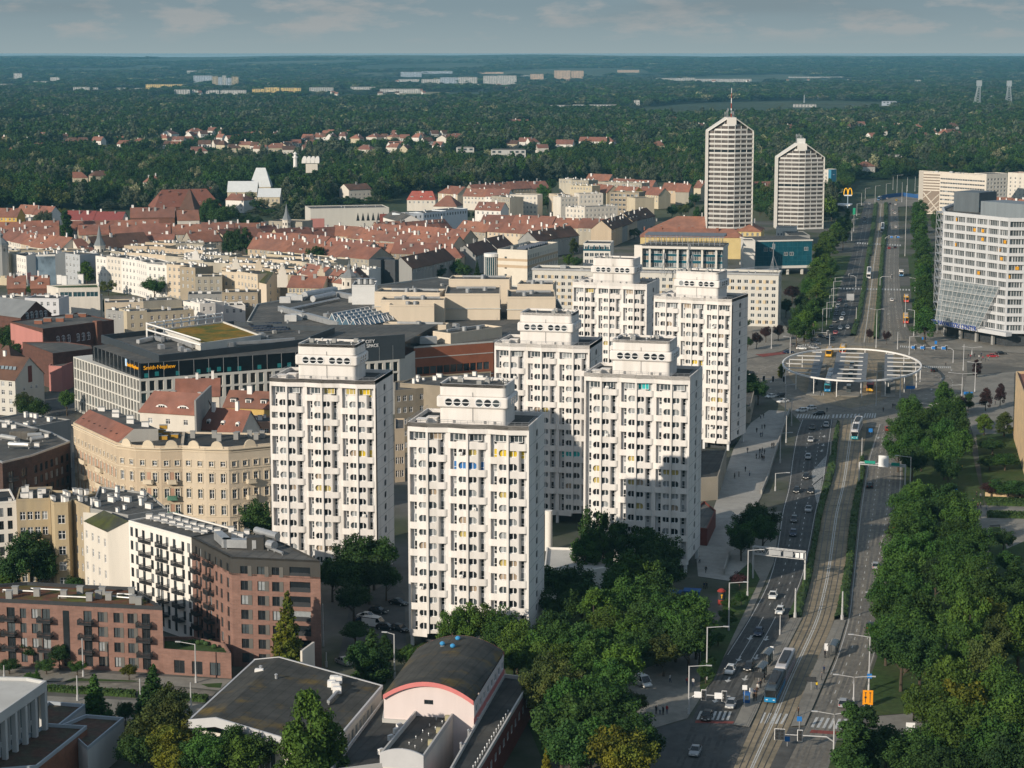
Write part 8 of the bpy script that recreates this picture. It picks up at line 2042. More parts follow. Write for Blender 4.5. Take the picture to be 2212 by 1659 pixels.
p=T('8',1343,250,0);t=thing('vent_chimney','round white vent chimney on the service building between the towers','chimney',p);m=MB();m.tube((0,0,0),(0,0,10),.9,12);m.lpart('shaft',[WHITER],t)
p=T('9',250,600);t=thing('advert_column','round advertising column with red roof and a yellow arrow','advertising column',p);m=MB();m.tube((0,0,0),(0,0,3),.75,12,mi=0);m.tube((0,0,.2),(0,0,1.2),.78,12,mi=1);m.tube((0,0,3),(0,0,3.2),.95,12,mi=1);m.ball((0,0,3.2),.8,10,5,1,.6);m.lpart('drum',[DARKM,M('kiosk_red',(.30,.04,.03),.6)],t);m=MB();m.box((0,-.78,1.6),(.12,.06,.9));m.box((0,-.78,2.3),(.45,.06,.12));m.lpart('arrow',[M('arch_yellow',(.85,.45,.01))],t)
def kiosk(lb,tile,x,y,mat):p=T(tile,x,y);t=thing('kiosk',lb,'kiosk',p,-.2);m=MB();m.box((0,0,0),(3.2,2.4,2.5));m.box((0,0,2.5),(3.8,3.0,.2));m.lpart('booth',[mat],t);m=MB();m.box((0,-1.22,1),(2.4,.06,1.1));m.lpart('window',[GLASSM],t)
kiosk('blue market kiosk at the foot of the fourth tower','9',60,580,M('kiosk_blue',(.02,.10,.30),.6));kiosk('blue roofed kiosk half hidden by the leafy tree','8',2150,590,M('kiosk_blue',(.02,.10,.30)));kiosk('blue mailbox like kiosk on the left platform','9',415,1240,M('kiosk_blue',(.02,.10,.30)))
for k_ in('kiosk.002',):bpy.data.objects[k_].scale=(.35,.4,.8);bpy.data.objects[k_]['label']='small blue box standing at the lower end of the left platform'
for i in range(3):
 h=62+i*3;p=G((2108,2178,1737)[i],(240,235,222)[i]);t=thing('floodlight_mast',f'lattice mast far beyond the woods, {["left tilted stadium", "right stadium", "slim white"][i]} one','mast',p);m=MB();w_=(7,7,1)[i];hh=ZAT((186,186,205)[i],p)
 for sx in(-1,1):
  for sy in(-1,1):m.tube((sx*w_,sy*w_,0),(sx*w_*.35+(5 if i==0 else 0),sy*w_*.35,hh),.7,4)
 for k in range(10):f0,f1=k/10,(k+1)/10;[m.tube((s*w_*(1-.65*f0)+(5*f0 if i==0 else 0),-w_*(1-.65*f0),hh*f0),(-s*w_*(1-.65*f1)+(5*f1 if i==0 else 0),-w_*(1-.65*f1),hh*f1),.45,4)for s in(-1,1)]
 if i<2:m.box((5 if i==0 else 0,0,hh),(11,3,12))
 m.lpart('lattice',[M('mast_grey',(.30,.34,.36),.6)],t)
PC={}
def person(tile,x,y,col,walk,place,rz=0.0,z=.15):
 PC[(col,place)]=PC.get((col,place),0)+1;n=PC[(col,place)]
 o=link('person',PM[(col,walk)],None,T(tile,x,y,z),rz);tag(o,lab(f'{ordn(n-1)+" " if n > 1 else ""}person in {col} clothes {"walking" if walk else "standing"} {place}'),'person','people out walking')
for x,y,c in((514,1122,'dark'),(531,1122,'dark'),(480,1145,'dark'),(505,1175,'navy'),(516,1172,'grey'),(578,1245,'dark'),(590,1242,'grey'),(420,1275,'navy'),(500,1280,'dark'),(515,1275,'dark'),(530,1285,'grey'),(477,1315,'dark'),(510,1312,'dark'),(526,1328,'brown'),(515,1326,'dark'),(497,1315,'grey'),(406,1398,'dark'),(364,1432,'brown'),(434,1426,'pale'),(336,1442,'grey'),(505,1055,'pale'),(525,1050,'dark')):person('6',x,y,c,R.randint(0,1),'on the pale terrace',R.uniform(0,6))
for x,y,c in((505,1140,'dark'),(490,1150,'grey'),(480,1185,'brown'),(465,1200,'navy'),(475,1225,'brown'),(432,1215,'navy'),(462,1225,'dark'),(530,1105,'dark'),(485,1165,'pale')):person('9',x,y,c,0,'waiting beside the blue tram',R.uniform(0,6),.2)
for x,y,c in((922,945,'dark'),(915,1048,'navy'),(868,1150,'yellow'),(750,1320,'brown'),(900,1090,'grey')):person('9',x,y,c,0,'on the right tram platform',R.uniform(0,6),.2)
for x,y,c in((1850,660,'dark'),(1865,665,'red'),(1890,655,'dark'),(1920,668,'pale'),(1935,650,'navy'),(1945,675,'red'),(1960,685,'dark'),(1980,680,'pale'),(1935,680,'grey'),(1705,715,'dark'),(1362,985,'dark'),(1375,988,'navy'),(1398,985,'brown'),(1405,990,'grey'),(935,1010,'dark'),(1300,1010,'brown')):person('6',x,y,c,R.randint(0,1),'right of the roundabout' if x>1600 else 'at the lower roundabout crossing',R.uniform(0,6),.05)
for x,y,c in((1905,1565,'dark'),(1930,1575,'grey'),(1883,1610,'navy'),(1900,1625,'dark'),(1912,1640,'brown'),(1930,1635,'grey'),(1968,1650,'pale'),(1810,1390,'yellow'),(2025,965,'grey')):person('6',x,y,c,1,'on the park path',R.uniform(0,6))
for x,y,c in((2040,1310,'dark'),(2065,1312,'pale'),(2085,1315,'dark'),(2110,1308,'red'),(2130,1105,'pale')):person('8',x,y,c,R.randint(0,1),'at the footway under the trees',R.uniform(0,6))
for x,y,c in((150,395,'dark'),(140,500,'navy'),(155,500,'dark'),(110,330,'pale'),(28,1125,'red'),(68,1130,'pale')):person('9',x,y,c,1,'beside the fourth tower footway',R.uniform(0,6))
RT=random.Random(77);NP=np.random.default_rng(5)
def leafmat(name,c,c2,rnd=.34):return M(name,c,.75,.38,.42,.25,col2=c2,fac2=.5,big=.16,rnd=rnd)
LEAF={'dark':leafmat('leaf_dark',(.021,.053,.011),(.030,.068,.013)),'mid':leafmat('leaf_mid',(.029,.075,.011),(.042,.090,.014)),'light':leafmat('leaf_light',(.064,.115,.013),(.046,.090,.012)),'yellow':leafmat('leaf_yellow',(.130,.128,.008),(.075,.102,.011)),'olive':leafmat('leaf_olive',(.060,.076,.015),(.040,.062,.014)),'grey':leafmat('leaf_grey',(.088,.108,.064),(.052,.073,.042)),'bloom':leafmat('leaf_bloom',(.27,.26,.15),(.075,.098,.034)),'purple':leafmat('leaf_purple',(.040,.014,.014),(.028,.014,.014))}
BARK=M('bark',(.075,.058,.042),.95,.25,2)
def crown_mesh(kind,seed,n,mat,leaf=.62):
 g=np.random.default_rng(seed);cl=[]
 if kind=='round':
  for i in range(58):
   d=g.normal(size=3);d/=np.linalg.norm(d);d[2]=d[2]*.85+.12;r=g.uniform(.40,1.0);cl.append((d*r*np.array([1,1,.95])*[4.5,4.5,4.3]+[0,0,7.3],g.uniform(.65,1.75)*(1.25-.45*r)))
 elif kind=='tall':
  for i in range(46):
   t=g.random();a=g.uniform(0,6.28);w=3.6*np.sin(np.pi*min(.97,.2+.8*t))**.8*g.uniform(.4,1);cl.append((np.array([w*np.cos(a),w*np.sin(a),2.4+9.8*t]),g.uniform(.6,1.45)))
 elif kind=='column':
  for i in range(30):
   t=i/29;a=g.uniform(0,6.28);w=(1.5*np.sin(np.pi*(.12+.83*t))**.6)*g.uniform(.3,1);cl.append((np.array([w*np.cos(a),w*np.sin(a),1.0+12.2*t]),g.uniform(.8,1.25)*(1.1-.5*t)))
 elif kind=='cone':
  for i in range(44):
   t=i/43;a=i*2.4;w=2.9*(1-t)**.9*g.uniform(.55,1.0);cl.append((np.array([w*np.cos(a),w*np.sin(a),1.0+11.6*t-.25*w]),.35+.95*(1-t)))
 else:
  for i in range(22):
   a=g.uniform(0,6.28);r=g.uniform(.2,1)**.6*4.6;cl.append((np.array([r*np.cos(a),r*np.sin(a),g.uniform(5,10.5)-.25*r]),g.uniform(.9,1.6)))
 C=np.array([c for c,_ in cl]);S=np.array([s for _,s in cl]);pr=S**2/np.sum(S**2);k=g.choice(len(cl),n,p=pr)
 d=g.normal(size=(n,3));d/=np.linalg.norm(d,axis=1)[:,None];P=C[k]+d*(S[k]*(g.uniform(.5,1.12,n)+(g.random(n)<.05)*g.uniform(0,.5,n)))[:,None]*np.array([1,1,.85])
 nr=d+g.normal(size=(n,3))*.75+np.array([0,0,.25]);nr/=np.linalg.norm(nr,axis=1)[:,None]
 u=np.cross(nr,g.normal(size=(n,3)));u/=np.linalg.norm(u,axis=1)[:,None];v=np.cross(nr,u);s=leaf*g.uniform(.55,1.25,n)[:,None]
 V=np.stack([P-u*s*.5,P-v*s*.34+nr*s*.08,P+u*s*.6,P+v*s*.36+nr*s*.1],1).reshape(-1,3)
 me=bpy.data.meshes.new('crown');me.vertices.add(4*n);me.vertices.foreach_set('co',V.ravel());me.loops.add(4*n);me.loops.foreach_set('vertex_index',np.arange(4*n));me.polygons.add(n);me.polygons.foreach_set('loop_start',np.arange(n)*4);me.update(calc_edges=True)
 me.materials.append(mat);return me
def trunk_mesh(kind):
 m=MB();h={'round':7,'tall':9,'column':8,'cone':11,'spread':8}[kind];m.tube((0,0,-.1),(0,0,h*.45),.34,7,.24);m.tube((0,0,h*.45),(.2,.1,h),.24,6,.08)
 for i in range(5 if kind in('round','spread','tall')else 0):a=i*1.3;z=h*(.38+.08*i);m.tube((0,0,z),(2.4*math.cos(a),2.4*math.sin(a),z+2.3),.13,5,.04)
 return m.mesh('trunk',[BARK])
CRM_,TRM={},{k:trunk_mesh(k)for k in('round','tall','column','cone','spread')}
def crown(kind,tone,var,lod=0):
 k=(kind,tone,var,lod)
 if k not in CRM_:CRM_[k]=crown_mesh(kind,sum(map(ord,kind))+var*13,(6500,1700,420)[lod],LEAF[tone],(.47,.80,1.5)[lod])
 return CRM_[k]
TN={'dark':'dark green','mid':'green','light':'fresh light green','yellow':'yellowish green','olive':'olive green','grey':'grey green','bloom':'pale blossoming','purple':'dark purple'}
KN={'round':'broad leafy','tall':'tall leafy','column':'slim column shaped','cone':'cone shaped','spread':'loose spreading'}
KO={'r':'round','t':'tall','c':'column','k':'cone','s':'spread'};CO={'d':'dark','m':'mid','l':'light','y':'yellow','o':'olive','g':'grey','b':'bloom','p':'purple'}
NT={};ALLT=[]
def tree(p,kind,tone,h,r,zone,lod=0,sway=1):
 base_h={'round':12.0,'tall':13.2,'column':13.6,'cone':13.0,'spread':11.2}[kind];base_r={'round':5.6,'tall':4.4,'column':2.3,'cone':3.3,'spread':5.6}[kind]
 key=(kind,tone,zone);NT[key]=NT.get(key,0)+1;n=NT[key]
 lb=lab((f'{ordn(n-1)} ' if n>1 else '')+f'{TN[tone]} {KN[kind]} tree {zone}')
 t=thing('conifer' if kind=='cone' else 'poplar' if kind=='column' else 'tree',lb,'tree',p,RT.uniform(0,6.28),'trees '+zone)
 t.scale=(r/base_r,r/base_r*RT.uniform(.9,1.1),h/base_h)
 link('crown',crown(kind,tone,RT.randint(0,2),lod),t);link('trunk',TRM[kind],t);ALLT.append(t);return t
def trees(tile,zone,spec,lod=0):
 """spec items: picture column and row of the crown's middle, height, radius, kind letter, tone letter"""
 f=(1.2 if tile=='6' else 1.1)if 'double' in zone else 1.3 if 'row' in zone else 1.12
 for s in spec.split(','):
  x,y,h,r,kt=s.split();h,r=float(h)*1.04,float(r)*f;h=h*1.25 if f==1.3 else max(h+5,17)if tile in 'ab' else h;tree(T(tile,float(x),float(y),h*(.72 if tile in 'ab' else .55)).xy.to_3d(),KO[kt[0]],CO[kt[1]],h,r,zone,lod)
trees('6','in the double row right of the avenue','1465 1000 12 4.8 rm,1540 1090 12 5 rm,1420 1130 12 4.6 rm,1500 1200 12 5 rm,1400 1250 12 4.6 rm,1490 1330 11 4.6 rd,1550 1260 11 4 rm,1690 925 13 4.2 tm,1740 1010 13 5 rm,1680 1050 13 4.6 rm,1770 1110 13 5 rm,1700 1170 13 5 rm,1780 1230 12 4.8 rm,1700 1300 12 4.6 rm,1720 1390 10 3.8 rd,1510 1560 11 4.5 rm,1450 1640 11 4.6 rm,1700 1580 11 4.2 rd,1770 1640 11 4.4 rm')
trees('9','in the double row right of the avenue','1480 60 12 5 rm,1600 30 11 4.5 rd,1810 50 12 4.8 rm,1440 160 12 5 rm,1560 140 12 4.8 rm,1790 170 12 5 rm,1900 220 12 4.6 rm,1400 290 12 5.2 rm,1530 260 12 5 rm,1760 290 12 5 rm,1870 330 12 5 rm,1370 420 12 5.2 rm,1500 390 12 5 rm,1640 430 11 4.6 rd,1780 430 13 5.2 rm,1940 470 13 5.5 rm,1350 560 12 5.4 rm,1480 540 12 5 rm,1820 570 13 5.5 rm,1960 600 13 5 rm,1380 680 13 5.6 rm,1520 680 13 5.6 rm,1450 800 13 5.8 rm,1580 820 13 5.6 rm,1420 920 13 5.5 rd,1540 960 12 5.6 rd,1320 800 11 4.4 rm')
trees('9','in the park at the lower right','1860 740 14 4.6 sl,1960 720 12 5 ry,2060 830 12 4.6 ro,1840 890 13 4.6 sm,1960 960 12 4.6 ro,1745 1150 14 5.4 rl,1650 1290 13 5.6 rl,1800 1290 13 5.6 ry,1760 1440 13 5.6 rl,1880 1420 12 5 rl,1500 1215 7 2 tl,2080 1160 14 5.6 rl,2180 1260 14 5.6 rm,2110 1380 13 5.6 rl,2200 1480 13 5 rl,2020 1520 12 5 rm,2170 1620 12 5 rd,1075 1470 13 3.0 cd,1185 1500 13 3.0 cd,1120 1580 12 3.2 cd,1320 1520 9 4.6 rd,1420 1580 9 4.6 rd,1560 1540 9 4.6 rm,1650 1620 9 4.8 rd,1900 1600 9 4.6 rd,2180 800 14 4.6 tl,2150 420 9 4.2 kd,2190 560 10 4 rd,2080 180 6 3.4 rd,2110 330 6 3.4 rm')
trees('6','on the paving right of the roundabout','1965 920 8 2.3 tp,2060 890 8 2 tp,1905 720 7 1.9 tp,1855 920 5 1.6 rd,1800 955 6 2.6 rp,1850 965 4 2.4 ro,1955 1085 7 3 tl,2085 1080 8 3.4 to,1213 510 6 1.7 rp,1322 520 6 1.8 rp');trees('6','in the garden before the stone building','2010 1230 5 4.5 rd,2090 1330 5 5 rm,1990 1340 4 4 rd,2110 1500 6 5.5 rd,2000 1510 4 3.4 rp,2190 1520 5 5 rd')
trees('8','between the two front towers','90 300 13 5.5 rd,210 300 13 5 rm,40 420 12 5.5 rd,180 420 11 5 rd,290 430 9 3.6 rd,80 560 9 4.4 rd,-60 420 10 4.5 rd,200 900 10 3.6 kd,130 960 8 3.6 rd,430 940 6 2.6 rm,280 860 5 2.5 kd,90 780 5 3.5 rd')
trees('8','around the foot of the nearest tower','720 780 11 3.6 sl,820 760 12 4 rl,940 750 12 4 rl,1050 770 12 4.2 rm,1140 850 11 4 rl,690 820 7 2.6 rl,1000 860 9 4 rm,1120 960 9 4 rl,1220 900 9 4 rm')
trees('8','in the shaded courtyard below the fourth tower','1630 170 16 4 sd,1700 240 14 4.6 sd,1580 280 12 3.6 tm,1880 190 13 5 sd,1990 250 13 5 rd,2090 300 13 5 rd,1400 480 11 5.4 rd,1520 480 11 5.4 rd,1430 620 11 5.2 rd,1560 580 11 5.2 rd,1850 420 14 5.6 rm,1940 450 13 5 rl,1790 520 12 4.6 rm,1900 580 13 5 rm,2000 500 11 5 rd,2090 420 11 5 rd,1640 650 12 4 tl,1720 640 11 4.4 rm,1740 760 11 4.6 rl,1850 780 11 4.6 rl,2110 680 12 5 rm,2170 760 12 4.8 rm,2180 640 11 4.6 rd,2050 820 10 4.6 rd,2090 920 8 4 ro,1980 680 10 4.4 rd,1930 880 9 4 rd,1380 760 10 4.6 rd')
trees('8','beside the barrel hall','1300 880 10 4.4 rm,1420 860 11 4.6 rm,1520 860 11 4.6 rd,1620 900 11 4.8 rm,1740 920 11 4.8 rm,1820 1000 11 4.8 rl,1760 1090 10 4.4 rm,1560 980 10 4.4 rm,1400 980 10 4.4 rl,1250 970 9 4 rl,1340 1080 12 4.6 ro,1290 1180 11 4 so,1420 1150 12 4.6 ro,1480 1280 13 5.4 rm,1620 1220 13 5.4 rm,1740 1280 13 5.4 rm,1560 1380 13 5.6 rm,1700 1400 13 5.6 rm,1430 1420 13 5.4 rd,1820 1420 12 5.2 rm,1900 1500 11 4.6 rm,1620 1530 12 5.4 rm,1760 1570 12 5 ry,1880 1610 11 4.6 ry,1480 1560 12 5 rd,1960 1540 9 3.6 rd,960 1630 5 1.6 ky,1330 1630 7 1.4 ky,1900 1240 6 3 ro')
trees('9','along the pale terrace and its slope','430 90 10 4.4 rd,520 130 10 4.4 rd,380 150 9 3.8 rm,470 30 9 4 rd,560 60 8 3.4 rd,380 200 8 3.6 rd,50 670 12 5 rm,90 760 11 4.6 rm,40 850 11 4.6 rd,110 860 8 3.4 rd,290 680 4 2 sm,370 440 4 2.6 rp,300 600 3 1.7 rm,150 1040 4 2 rd,170 980 3 1.6 rd,380 560 3 1.8 rm,230 820 3 1.8 rm');trees('6','beside the tower nearest the roundabout','430 810 9 4.4 rd,490 870 9 4 rd,390 880 9 4 rd,380 1000 7 3 rd,640 740 5 1.6 cy,420 560 6 2.6 rd,480 540 7 2.6 rp,540 500 7 2.6 rp,620 490 7 2.6 rp,715 480 7 2.8 rp,400 440 7 3 rd')
trees('7','before the brick houses and the sports hall','615 1230 11 3.6 km,995 1180 12 3.8 km,940 1290 10 3.6 kd,1080 1290 12 4 ro,1100 1380 11 4 ro,1010 1420 10 4 ro,930 1480 9 3.8 ro,880 1560 8 4 rd,1060 1530 9 4 ry,1180 1500 9 4 ry,1110 1630 7 4 ry,1350 1565 10 4.4 rm,1480 1540 10 4.2 rm,1560 1600 9 4.4 rl,1650 1580 9 4.4 rm,1420 1620 7 4.4 rm,1280 1600 8 4 rm,2010 1470 20 4.4 tl,2110 1580 14 4 tl,1920 1570 14 4 tl,2010 1640 12 4 tl,2120 1560 8 3.6 rl,1865 770 17 3.8 ky,810 1300 5 2 rd,240 1080 4 1.6 km,500 1003 3.4 1.9 rm,835 1032 3.2 1.9 ry,190 1080 3 1.5 rm,200 900 5 2.4 rd,385 930 5 2.4 rd,60 1000 3 2.6 rd,300 1000 3 2.6 rd')
trees('7','in the yard behind the low brick house','200 290 14 6 rd,90 370 11 4.6 rd,290 390 8 4 rd,70 430 7 3.4 kl,20 440 6 3 kl,480 460 4 2.4 rd,1650 60 13 4 rd,1700 100 11 3.6 rd')
trees('4','among the old houses on the left','210 1010 12 5 rd,160 960 9 4 ro,430 940 9 3.4 rm,50 540 14 6 rd,90 620 11 5 rd,0 470 12 5 rd,110 100 11 5 rl,60 110 10 4.6 rm,15 90 9 4 ry,560 110 14 4.4 tl,1000 200 12 6 rd,1090 180 13 6 rd,1150 220 9 4 rd,580 330 9 6 rd,520 350 9 5 rd,640 340 9 5 rd,800 420 9 4.4 rm,780 470 9 4.4 rd,1050 400 8 3 sy,1570 165 8 4 rl,210 220 8 4.4 rm,700 200 8 4 so')
trees('a','between the red roofed rows','440 270 14 5.4 rg,500 250 12 4.6 rg,715 310 18 4 cd,690 420 9 4 rd,790 410 9 3 cd,690 210 10 4 ry,870 260 9 4.6 rd,1090 240 9 4.6 rd,1160 240 9 4.6 rd,1310 250 9 4.6 rd,50 280 6 4 ry,1560 250 8 3 rm');trees('b','between the red roofed rows','360 300 17 7.6 rd,460 380 14 7 rd,580 360 13 6 rd,300 400 12 5 rd,730 430 10 5 rd,830 450 9 5 rd,620 650 17 5.4 sd,700 640 15 5 sd,820 730 10 5 sd,1400 800 11 5 ry,1500 820 13 6 rd,1580 860 10 4.6 rd,1850 630 6 3 ro')
trees('c','among the streets behind the mall','1010 610 13 5.4 ro,1100 640 13 5.6 ro,950 650 10 4.6 ry,1060 570 9 4.4 rd,1190 580 9 4.6 ro,1320 570 8 4 ry,980 1130 12 6.6 rd,1090 1150 11 6 rm,880 1200 10 5.4 rd,1180 1190 10 5 rd,1325 1160 10 2 kd,2050 330 16 6 rm,2090 430 14 6.4 rm,2000 450 12 5.6 rd,2130 240 13 6 rm,1080 380 8 5 rd,1270 390 7 4 ry,1400 390 7 4 rd')
trees('d','near the pencil shaped towers','440 920 12 3.4 to,380 1070 9 3.6 rl,470 1090 8 4 rd,1780 640 20 3.2 cd,1850 640 20 3.4 cd,1510 530 11 5 rd,1610 520 10 5 ro,1690 480 9 4.6 rd,1760 400 12 5 rd,1660 350 12 5.4 rm,1760 280 12 6 rd,1100 770 7 4.6 so,1330 730 5 4 so,1650 300 10 5 rd');trees('3','near the pencil shaped towers','480 1290 10 5 rd,545 1330 9 4.6 rm,570 1380 8 4.6 rd,500 1360 9 4.6 rm,20 1360 9 4 ro,540 1630 9 5 rm,950 1370 9 5 rd,900 1300 10 5 rd,1070 1400 12 3 cd,1040 1440 10 3 rd,985 1400 8 4 rd,60 1230 12 5 rd')
trees('6','in the clipped row left of the far avenue','790 440 11 4.4 tl,760 400 11 4.4 rd,850 370 11 4.4 tm,800 320 11 4.4 rd,870 260 11 4.4 tl,820 220 11 4.4 rm,890 190 11 4.4 tl,850 150 11 4.4 tl,910 120 11 4.4 tl,870 80 11 4.4 tl,930 50 11 4.4 tl,890 10 11 4.4 tl,740 480 10 4 rd,960 90 10 4 rd,670 330 7 3.4 rd,710 240 7 4 rp');trees('3','in the clipped row left of the far avenue','950 1600 11 4.4 tl,900 1620 11 4.4 tl,970 1540 11 4.4 tl,930 1560 11 4.4 tl,1000 1500 11 4.4 tl,1040 1540 11 4 rd,1060 1480 11 4 rd,1020 1460 11 4.4 tl')
trees('6','in the tall row before the office tower','1570 430 12 4.6 tm,1560 370 12 4.6 tm,1580 310 12 4.6 tm,1560 250 12 4.6 tm,1575 190 12 4.6 tm,1555 130 12 4.6 tm,1570 70 12 4.6 tm,1550 10 12 4.6 tm');trees('3','in the tall row before the office tower','1560 1620 12 4.8 tm,1540 1570 12 4.8 tm,1550 1520 12 4.8 tm,1530 1480 12 4.8 tm,1545 1430 12 4.8 tm,1530 1390 12 4.8 tm,1540 1350 12 4.8 tm,1660 1470 11 4.6 rd,1650 1420 11 4.6 rm')
VR=[TILE,M('red_tile_aged',(.27,.115,.08)),TILED,TILE];VW=[CREAMW,WHITER,M('pale_yellow_plaster',(.58,.48,.28)),WHITER]
CLEAR=[];VN={}
def villas(tile,place,spec,s=1.0):
 for it in spec.split(','):
  v=it.split();x,y=float(v[0]),float(v[1]);k=float(v[2])if len(v)>2 else 1.0
  c=T(tile,x,y,7.5);w_,d_=(RT.uniform(11,16)*k,RT.uniform(10,12)*min(k,1.5));a=RT.choice([-.2,.25,-.5,.5,1.2])*(.5 if k>1.5 else 1);u=Vector((math.cos(a),math.sin(a)));n=Vector((-u.y,u.x));c2=Vector(c[:2])
  q=[c2-u*w_/2-n*d_/2,c2+u*w_/2-n*d_/2,c2+u*w_/2+n*d_/2,c2-u*w_/2+n*d_/2];wm,rm=RT.choice(VW),RT.choice(VR);VN[place]=VN.get(place,0)+1;ze=RT.uniform(8.5,10)
  house('villa',lab(f'{ordn(VN[place]-1)} {"brown" if rm is TILED else "red"} roofed villa among trees {place}'),'villa',q,ze,ze+RT.uniform(4,5.5),wm,rm,{0:dict(n=max(3,int(w_/3.6)),w=1.3,h=1.5,zs=1.6,dz=3,nf=2)},hip0=RT.choice([0,0,d_*.45]),hip1=RT.choice([0,d_*.45]),chim=RT.randint(1,2),rnd=RT,group='villas in the woods')
  CLEAR.append((c2.x,c2.y,max(w_,d_)*.62,26*s))
villas('1','in the left part of the woods','25 915,460 935,880 945,905 930,1075 900,1160 918,1150 948,1265 862 1.6,1380 852,1455 862,1290 990 1.2,1410 935,1445 945,1610 942 1.4,1690 972,1780 962 1.4,1845 950 1.3,1890 975 1.6,2060 892,2150 897,2000 972,170 918,640 918,80 982,1240 885,1790 882,1520 962,270 730,290 892,440 900,1100 872 1.5,1580 900,990 1190,630 1145,520 1165,1560 1310 1.4')
villas('2','in the middle of the woods','20 892,100 907 1.3,215 892 1.3,345 892 1.3,160 972 1.5,340 962,490 897,420 972,665 903 1.3,1110 937 1.2,1190 922,1660 925 3.2,2050 952,2140 772 1.3,2030 792,90 1240 1.6,1290 632 2,1380 640,1240 928,1450 942 1.4,1300 965,870 818 1.3,1150 795 2.6,520 890,730 900')
villas('3','in the right part of the woods','980 818,630 830 1.2,695 834,1235 868,1290 858,1385 828 1.2,1520 835 1.3,1750 822,1240 892 1.3,1530 890 1.6,1690 868,1180 1088 1.2,1060 622 2,890 622 1.5,440 832,65 822,1620 862,1410 830,120 825,1500 850')
PEACH=M('peach_block',(.55,.40,.29),.9,.08);BGB=M('blue_grey_block',(.38,.43,.50),.9,.08);WB_=M('white_block',(.48,.47,.45),.9,.06);YB=M('yellow_block',(.60,.44,.17),.9,.06);TB_=M('tan_block',(.38,.32,.22),.9,.06)
BM={'w':WB_,'g':M('grey_block',(.42,.42,.40),.9),'b':BGB,'p':PEACH,'y':YB,'t':TB_};BN={'w':'white','g':'grey','b':'blue grey','p':'peach coloured','y':'yellow','t':'tan'};BC={}
def blocks(tile,place,spec):
 """far flats: left, right, roof row, foot row, colour letter"""
 for it in spec.split(','):
  v=it.split();x0,x1,yt,yb=map(float,v[:4]);m=BM[v[4]];a,b=T(tile,x0,yb+3),T(tile,x1,yb+3);h=max(6,ZAT(TY(tile,yt),a));w_=(b-a).length;dep=min(26,max(12,w_*.2))
  q=back(a,b,dep);BC[(v[4],place)]=BC.get((v[4],place),0)+1;n=BC[(v[4],place)]
  t=thing('apartment_block',lab((f'{ordn(n-1)} ' if n>1 else '')+f'{BN[v[4]]} flats {"slab" if w_ > 60 else "block"} {place}'),'apartment block',(*q[0],0),group='far apartment blocks');mb=MB();mb.prism([tuple(p)for p in q],0,h,0,0);mb.part('wall',[m],t)
  rb=MB();rb.prism([tuple(p)for p in inset(q,1.5)],h,h+1.2);rb.part('roof',[MEMB2],t)
  nf=max(2,int(h/3.4));d=(q[1]-q[0]).normalized();nn=Vector((d.y,-d.x))*.08;rz=math.atan2(d.y,d.x);wb=MB();cols=max(2,int(w_/6.5))
  for k in range(nf):
   for j in range(cols):
    if RT.random()<.12:continue
    c=q[0]+d*(w_*(j+.5)/cols)+nn;wb.box((c.x,c.y,h/nf*(k+.3)),(w_/cols*.52,.2,h/nf*.5),rz)
  o=wb.part('windows',[GLASSM],t);o['kind']='stuff';c=(q[0]+q[1])/2;CLEAR.append((c.x,c.y,w_*.55,90))if w_<45 else[CLEAR.append((*(q[0]+d*(w_*(j+.5)/max(1,int(w_/30)))),26,90))for j in range(max(1,int(w_/30)))]
blocks('1','on the far left plain','90 143 475 526 w,327 385 502 550 w,475 580 565 602 g,585 635 568 592 g,1212 1275 458 502 w,1255 1375 490 542 b,1376 1412 495 557 t,1414 1440 500 557 b,1442 1466 490 557 g,1467 1500 505 557 b,1502 1545 498 557 t,1335 1385 457 490 g,945 1190 547 577 y,850 940 572 594 w,1130 1230 582 618 w,1245 1310 582 607 w,1335 1420 585 612 w,1430 1595 585 618 w,1635 1710 577 614 y,1715 1810 567 607 y,1820 1950 570 600 y,2005 2160 567 597 g,750 820 570 587 w,215 330 527 547 g,1000 1110 512 530 p,1295 1355 717 748 w,400 510 742 778 w,200 245 744 764 w,315 390 744 780 w,1155 1200 480 494 w,1480 1570 434 443 w,0 90 545 580 g')
blocks('2','of the large estate beyond the woods','135 390 477 499 w,385 520 467 512 b,370 520 514 532 w,520 720 462 502 b,520 640 514 547 w,640 760 502 542 b,760 880 500 547 w,880 1050 467 502 p,920 1010 492 547 w,1012 1135 490 550 w,1225 1310 480 520 p,1380 1485 457 520 p,1490 1570 459 517 p,1590 1680 487 502 p,1790 1930 454 499 p,60 240 564 582 w,250 510 577 602 w,1150 1225 489 512 g,1945 2035 484 500 g,2040 2212 507 527 w,1240 1430 421 430 g,610 650 670 694 w,1355 1480 685 698 w,1500 1800 680 694 w,1898 1933 650 690 w,745 860 957 1003 w,970 1195 972 1024 w')
blocks('3','on the far right plain','0 80 504 537 g,80 445 512 532 w,530 680 490 507 w,690 1040 498 514 w,1412 1485 520 537 w,1500 1545 519 537 w,1715 1790 618 652 w,1930 2020 622 657 w,1295 1385 657 682 b,720 865 677 692 w,1240 1420 1008 1043 w,1580 1630 517 525 w,1900 1980 530 545 g,2030 2212 742 752 w')
HM=[]
